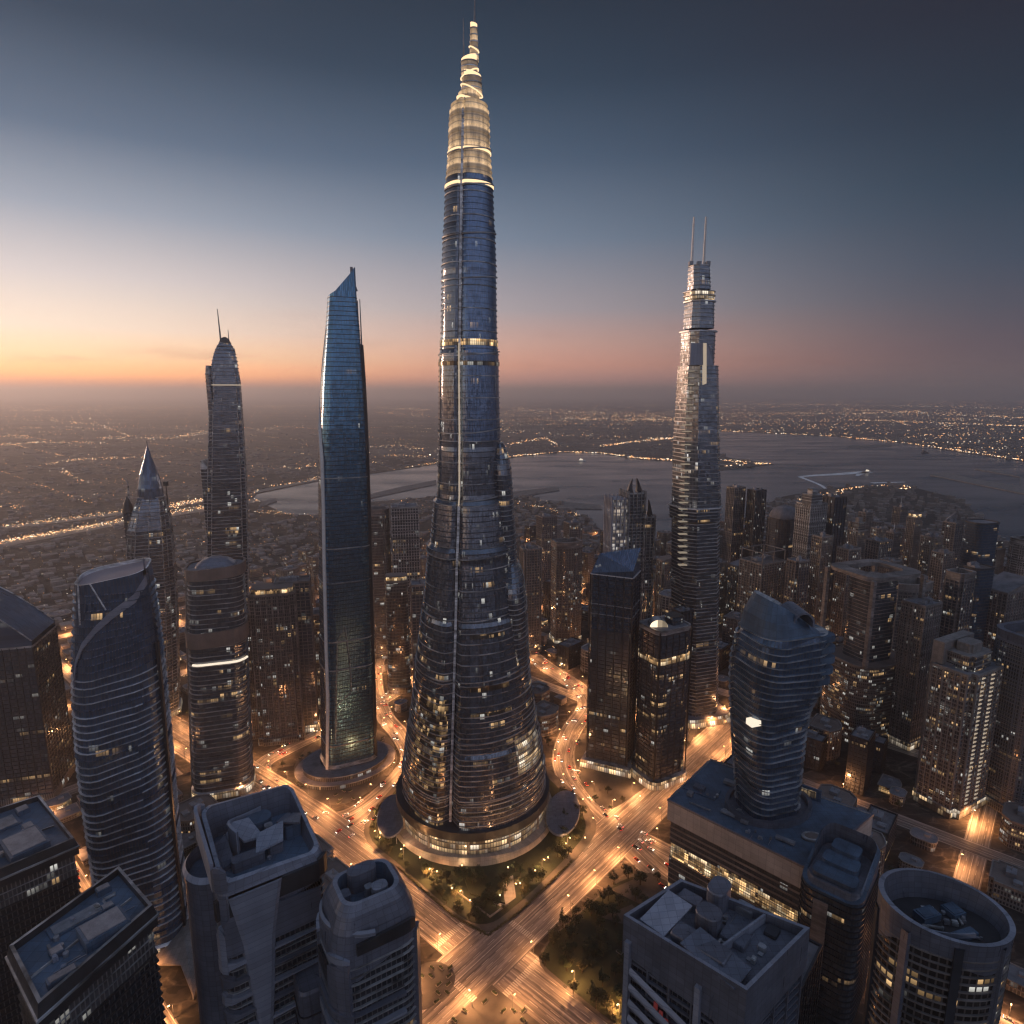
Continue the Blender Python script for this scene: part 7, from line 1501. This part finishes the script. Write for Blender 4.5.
# ------------------------------------------------------------------ cars
def car_mesh(paint, s=1.0):
    b = MB(); L, Wd = 4.5, 1.9
    for i, (xs, ws, z0, z1) in enumerate([((-2.25, 2.25), 1.85, 0.35, 0.85)]):
        b.rows([r3(rrect(4.5, 1.85, 0.35, 3), 0.3), r3(rrect(4.6, 1.9, 0.4, 3), 0.6), r3(rrect(4.4, 1.8, 0.4, 3), 0.9)], [0, 0]); b.cap(r3(rrect(4.4, 1.8, 0.4, 3), 0.9), 0)
    b.rows([r3(rrect(2.6, 1.65, 0.3, 2, 0, -0.2, 0), 0.9), r3(rrect(1.7, 1.4, 0.25, 2, 0, -0.25, 0), 1.42)], [1]); b.cap(r3(rrect(1.7, 1.4, 0.25, 2, 0, -0.25, 0), 1.42), 0)
    for x in (-1.4, 1.4):
        for y in (-0.85, 0.85): b.tube((x, y - 0.1, 0.33), (x, y + 0.1, 0.33), 0.33, n=10, mat=2)
    return b
M_carglass = mat_plain('car_glass', (0.02, 0.02, 0.025), 0.15, 0.2, 0.1); M_tyre = mat_plain('tyre_rubber', (0.02, 0.02, 0.02), 0.9)
paints = [('white', mat_plain('white_car_paint', (0.7, 0.7, 0.7), 0.3)), ('dark', mat_plain('dark_car_paint', (0.03, 0.03, 0.035), 0.3, 0.3)), ('red', mat_plain('red_car_paint', (0.35, 0.03, 0.02), 0.3)), ('silver', mat_plain('silver_car_paint', (0.4, 0.4, 0.42), 0.3, 0.6))]
M_head = mat_emit('headlight_glow', (1.0, 0.9, 0.75), 14); M_tail = mat_emit('taillight_glow', (1.0, 0.06, 0.03), 7)
cpro = []
for nm, pm in paints:
    o = car_mesh(pm).build('car', [pm, M_carglass, M_tyre]); ch = []
    for y in (-0.6, 0.6):
        m2 = MB(); m2.box(2.28, y, 0.55, 0.14, 0.4, 0.24, 0, 0, True); h = m2.build('headlight', [M_head]); h.parent = o; ch.append(h)
        m2 = MB(); m2.box(-2.28, y, 0.6, 0.12, 0.4, 0.2, 0, 0, True); h = m2.build('tail_light', [M_tail]); h.parent = o; ch.append(h)
    cpro.append((nm, o, ch))
used_p = set(); rcx = random.Random(31); nc = 0
for ri, (path, wd, imp, phrase) in enumerate(ROADS):
    if imp > 1: continue
    zr = 0.02 + 0.006 * ri
    lanes = 5 if imp == 0 else 3
    for side in (-1, 1):
        for ln in range(lanes):
            off = side * (1.6 + (wd / 2 - 3) * (ln + 0.5) / lanes)
            for (x, y, an) in along(path, rcx.uniform(26, 44), rcx.uniform(0, 40)):
                if nc >= 285 or rcx.random() < 0.25: continue
                j = rcx.uniform(-6, 6); x += math.cos(an) * j; y += math.sin(an) * j
                ox, oy = x + math.sin(an) * off, y - math.cos(an) * off
                if not seen(ox, oy, 1) or oy > 950 or any((ox - fx) ** 2 + (oy - fy) ** 2 < (fr * .55) ** 2 for fx, fy, fr in FOOT): continue
                k = rcx.choice((0, 0, 1, 2, 3)); nm, o, ch = cpro[k]; hd = an + (0 if side > 0 else math.pi)
                if k in used_p: c_ = o.copy(); C.objects.link(c_); [ (lambda h: (C.objects.link(h), setattr(h, 'parent', c_)))(h.copy()) for h in ch]
                else: c_ = o; used_p.add(k)
                c_.location = (ox, oy, max(zr, 0.02) + 0.01); c_.rotation_euler = (0, 0, hd); c_.scale = (1.15, 1.15, 1.15)
                tag(c_, nm + ' car with lit lamps driving on the ' + phrase, 'car', 'cars driving on the ' + phrase); nc += 1
print('cars', nc)

# ------------------------------------------------------------------ trees
M_bark = mat_plain('tree_bark', (0.06, 0.045, 0.03), 0.9); M_leaf = [mat_plain('dark_leaves', (0.03, 0.045, 0.018), 0.8, 0, 0.5, 0.5), mat_plain('olive_leaves', (0.055, 0.055, 0.022), 0.8, 0, 0.5, 0.5)]
tp = []
for v in range(4):
    r_ = random.Random(50 + v); mb = MB(); mb.tube((0, 0, 0), (0.1, 0, 3.0), 0.25, 0.16, 6)
    limbs = []
    for k in range(5):
        a = k * 1.256 + r_.random(); e = (math.cos(a) * 1.6, math.sin(a) * 1.6, 4.6 + r_.random()); mb.tube((0.1, 0, 2.6 + 0.2 * k), e, 0.11, 0.05, 5); limbs.append(e)
    tr = mb.build('tree', [M_bark]); mb = MB()
    cs = [(r_.gauss(0, 1.3), r_.gauss(0, 1.3), 5.2 + r_.gauss(0, 1.0)) for _ in range(16)] + limbs
    for _ in range(620):
        c0 = r_.choice(cs); d_ = Vector((r_.gauss(0, 1), r_.gauss(0, 1), r_.gauss(0, .8))).normalized() * r_.uniform(0.5, 1.1); p = Vector(c0) + d_
        n_ = (d_ + Vector((r_.gauss(0, .6), r_.gauss(0, .6), .4 + r_.gauss(0, .4)))).normalized(); u = n_.orthogonal().normalized(); w_ = n_.cross(u); s_ = r_.uniform(.16, .36)
        mb.face([mb.add([p + u * s_, p + w_ * s_ * .8, p - u * s_, p - w_ * s_ * .8]) + q for q in range(4)])
    cr_ = mb.build('crown', [M_leaf[v % 2]]); cr_.parent = tr; tp.append((tr, cr_))
tu = set(); nt = 0; rt = random.Random(77)
def put_tree(x, y, z, where, s):
    global nt
    k = rt.randrange(4); a, b = tp[k]
    if k in tu: a = a.copy(); C.objects.link(a); b = b.copy(); C.objects.link(b); b.parent = a
    tu.add(k); a.location = (x, y, z); a.rotation_euler = (0, 0, rt.random() * 6.28); a.scale = (s, s, s * rt.uniform(.85, 1.15)); nt += 1
    tag(a, ('dark' if k % 2 == 0 else 'olive') + ' round tree ' + where, 'tree', 'trees ' + where)
mx, my = at(473, 815); my += 8
for _ in range(900):
    if nt > 105: break
    px, py = rt.uniform(360, 605), rt.uniform(770, 935); x, y = at(px, py)
    if inside((x, y), LAWN) and (x - mx) ** 2 + (y - my) ** 2 > 84 ** 2: put_tree(x, y, 0.42, 'on the lawn round the foot of the tall stepped tower', rt.uniform(.7, 1.35))
for _ in range(1200):
    if nt > 225: break
    px, py = rt.uniform(530, 760), rt.uniform(865, 1060); x, y = at(px, py)
    if inside((x, y), PARK) and all((x - fx) ** 2 + (y - fy) ** 2 > (fr * .8) ** 2 for fx, fy, fr in FOOT): put_tree(x, y, 0.42, 'in the dark park right of the crossing', rt.uniform(.9, 1.7))
for _ in range(300):
    if nt > 255: break
    x, y = at(rt.uniform(570, 700), rt.uniform(700, 825))
    if inside((x, y), CLUB) and all((x - fx) ** 2 + (y - fy) ** 2 > (fr * .85) ** 2 for fx, fy, fr in FOOT): put_tree(x, y, 0.3, 'round the foot of the wedge roof and barrel roof towers', rt.uniform(.7, 1.2))
for _ in range(3000):
    if nt > 297: break
    px, py = rt.uniform(180, 900), rt.uniform(690, 900); x, y = at(px, py)
    if free(x, y, 2) and not inside((x, y), ISLE): put_tree(x, y, 0.0, 'on open ground between the streets and towers', rt.uniform(.7, 1.2)); FOOT.append((x, y, 3))
# park paths and a pale paved square with steps
slab_([at(*p) for p in [(610, 890), (650, 873), (690, 898), (668, 925), (640, 905)]], 0.6, M_pave, 'plaza')
slab_([at(*p) for p in [(600, 918), (632, 905), (640, 915), (625, 925)]], 0.61, M_pave, 'plaza')
slab_([at(*p) for p in [(460, 868), (500, 868), (505, 905), (470, 895)]], 1.6, M_lawn, 'lawn')
slab_([at(*p) for p in [(505, 880), (513, 876), (516, 898), (503, 908), (493, 904)]], 0.7, M_conc, 'path')
def hedge(pts, label):
    mb = MB(); p = [at(*q) for q in pts]; cx, cy = p[0]
    rr = random.Random(len(pts)); x0, y0 = p[0]
    for (x, y, an) in along(p, 0.8):
        for _ in range(3): mb.box(x - x0 + rr.gauss(0, .4), y - y0 + rr.gauss(0, .4), rr.uniform(0, .9), rr.uniform(.5, .9), rr.uniform(.5, .9), rr.uniform(.4, .7), rr.random())
    o = mb.build('hedge', [M_leaf[1]]); o.location = (x0, y0, 0.42); tag(o, label, 'hedge')
hedge([(398, 868), (452, 916), (488, 936)], 'clipped hedge along the lower left edge of the central lawn')
hedge([(488, 936), (520, 912), (572, 862)], 'clipped hedge along the lower right edge of the central lawn')
mb = MB(); p = [at(*q) for q in ((448, 886), (490, 918), (508, 905))]; o0 = p[0]; pl_ = [(x - o0[0], y - o0[1]) for x, y in p]
for a, b in zip(pl_, pl_[1:]): mb.box((a[0] + b[0]) / 2, (a[1] + b[1]) / 2, 0, math.hypot(a[0] - b[0], a[1] - b[1]) + .3, .6, 1.4, math.atan2(b[1] - a[1], b[0] - a[0]))
o = mb.build('garden_wall', [M_conc])
# planters on the empty forecourts
mp_ = MB(); mp_.rows([r3(rrect(4.2, 1.8, .3, 2), 0), r3(rrect(4.4, 2.0, .3, 2), .7), r3(rrect(4.0, 1.6, .3, 2), .7), r3(rrect(4.0, 1.6, .3, 2), .55)], [0] * 3); pl0 = mp_.build('planter', [M_conc]); ms_ = MB(); r_ = random.Random(4)
for _ in range(40): ms_.box(r_.uniform(-1.8, 1.8), r_.uniform(-.6, .6), .5 + r_.uniform(0, .5), r_.uniform(.3, .6), r_.uniform(.3, .6), r_.uniform(.3, .5), r_.random() * 3)
sh0 = ms_.build('shrub', [M_leaf[0]]); sh0.parent = pl0; npl = 0; PL2 = rpoly([(432, 955), (465, 978), (420, 1020), (385, 990)]); PL3 = [at(*p) for p in [(492, 985), (560, 1040), (440, 1100), (420, 1050)]]
for poly, ps in ((CLUB, 30), (BLUEB, 26), (PL2, 16), (PL3, 22), (PARK, 10)):
    xs = [p[0] for p in poly]; ys = [p[1] for p in poly]; got = 0
    for _ in range(600):
        if got >= ps: break
        x, y = r_.uniform(min(xs), max(xs)), r_.uniform(min(ys), max(ys)); x, y = round((x - X0[0]) / 6) * 6 + X0[0], round((y - X0[1]) / 6) * 6 + X0[1]
        if not inside((x, y), poly) or any((x - fx) ** 2 + (y - fy) ** 2 < (fr * .8) ** 2 for fx, fy, fr in FOOT): continue
        if npl: a_ = pl0.copy(); C.objects.link(a_); b_ = sh0.copy(); C.objects.link(b_); b_.parent = a_
        else: a_ = pl0
        a_.location = (x, y, .31); a_.rotation_euler = (0, 0, GA + r_.choice((0, math.pi / 2))); FOOT.append((x, y, 3)); got += 1; npl += 1
        tag(a_, 'stone planter with low shrubs on a paved forecourt beside the avenues', 'planter', 'planters on the paved forecourts')
o = o; o.location = (*o0, 0.43); tag(o, 'low pale garden wall bent round the front of the central lawn', 'wall')

# ------------------------------------------------------------------ boats on the bay
for (px, py, an, s, lb) in ((868, 472, 0.35, 2.2, 'white boat at the end of its long bright wake in the bay'), (830, 497, 0.5, 1.6, 'small boat leaving the curved waterfront towards the bay'), (452 + 130, 461, 0.1, 2.6, 'lit boat close to the far shore of the bay left of the twin mast tower'), (925, 453, 0.1, 3.0, 'dark ship lying off the far right shore')):
    x, y = at(px, py, -2); mb = MB()
    hull = [(-8, -2), (5, -2.2), (10, 0), (5, 2.2), (-8, 2)]
    mb.rows([r3(scl(hull, .85), -.5), r3(hull, 2)], [0]); mb.cap(r3(hull, 2), 0); o = mb.build('boat', [M_white if s < 3 else M_edged]); o.location = (x, y, -2.2); o.rotation_euler = (0, 0, an); o.scale = (s, s, s); tag(o, lb, 'boat')
    mb = MB(); mb.box(-2, 0, 2.01, 7, 3, 2.2); mb.box(-3, 0, 4.22, 3, 2.4, 1.2); h = mb.build('cabin', [M_strip if s < 3 else M_edged]); h.parent = o
M_foam = mat_plain('wake_foam', (0.85, 0.85, 0.83), 0.8, 0, 0.4, 0.02)
for pts, ww in (([(867, 472), (840, 474), (815, 475.5), (800, 477)], 70), ([(867, 472), (860, 474), (857, 476)], 34), ([(800, 477), (822, 486), (830, 496)], 20), ([(872, 483), (905, 482)], 26)):
    p = smooth([at(*q, -2.2) for q in pts]); mb = MB(); n_ = len(p); P_ = np.array(p); d_ = np.gradient(P_, axis=0); d_ /= np.linalg.norm(d_, axis=1, keepdims=True); nn = np.stack([d_[:, 1], -d_[:, 0]], 1); wv_ = np.linspace(1.0, .4, n_)[:, None] * ww
    i0 = mb.add([(x, y, -1.9) for x, y in P_ - nn * wv_ / 2]); i1 = mb.add([(x, y, -1.9) for x, y in P_ + nn * wv_ / 2])
    for i in range(n_ - 1): mb.face((i1 + i, i1 + i + 1, i0 + i + 1, i0 + i))
    tag(mb.build('wake', [M_foam]), kind='structure')
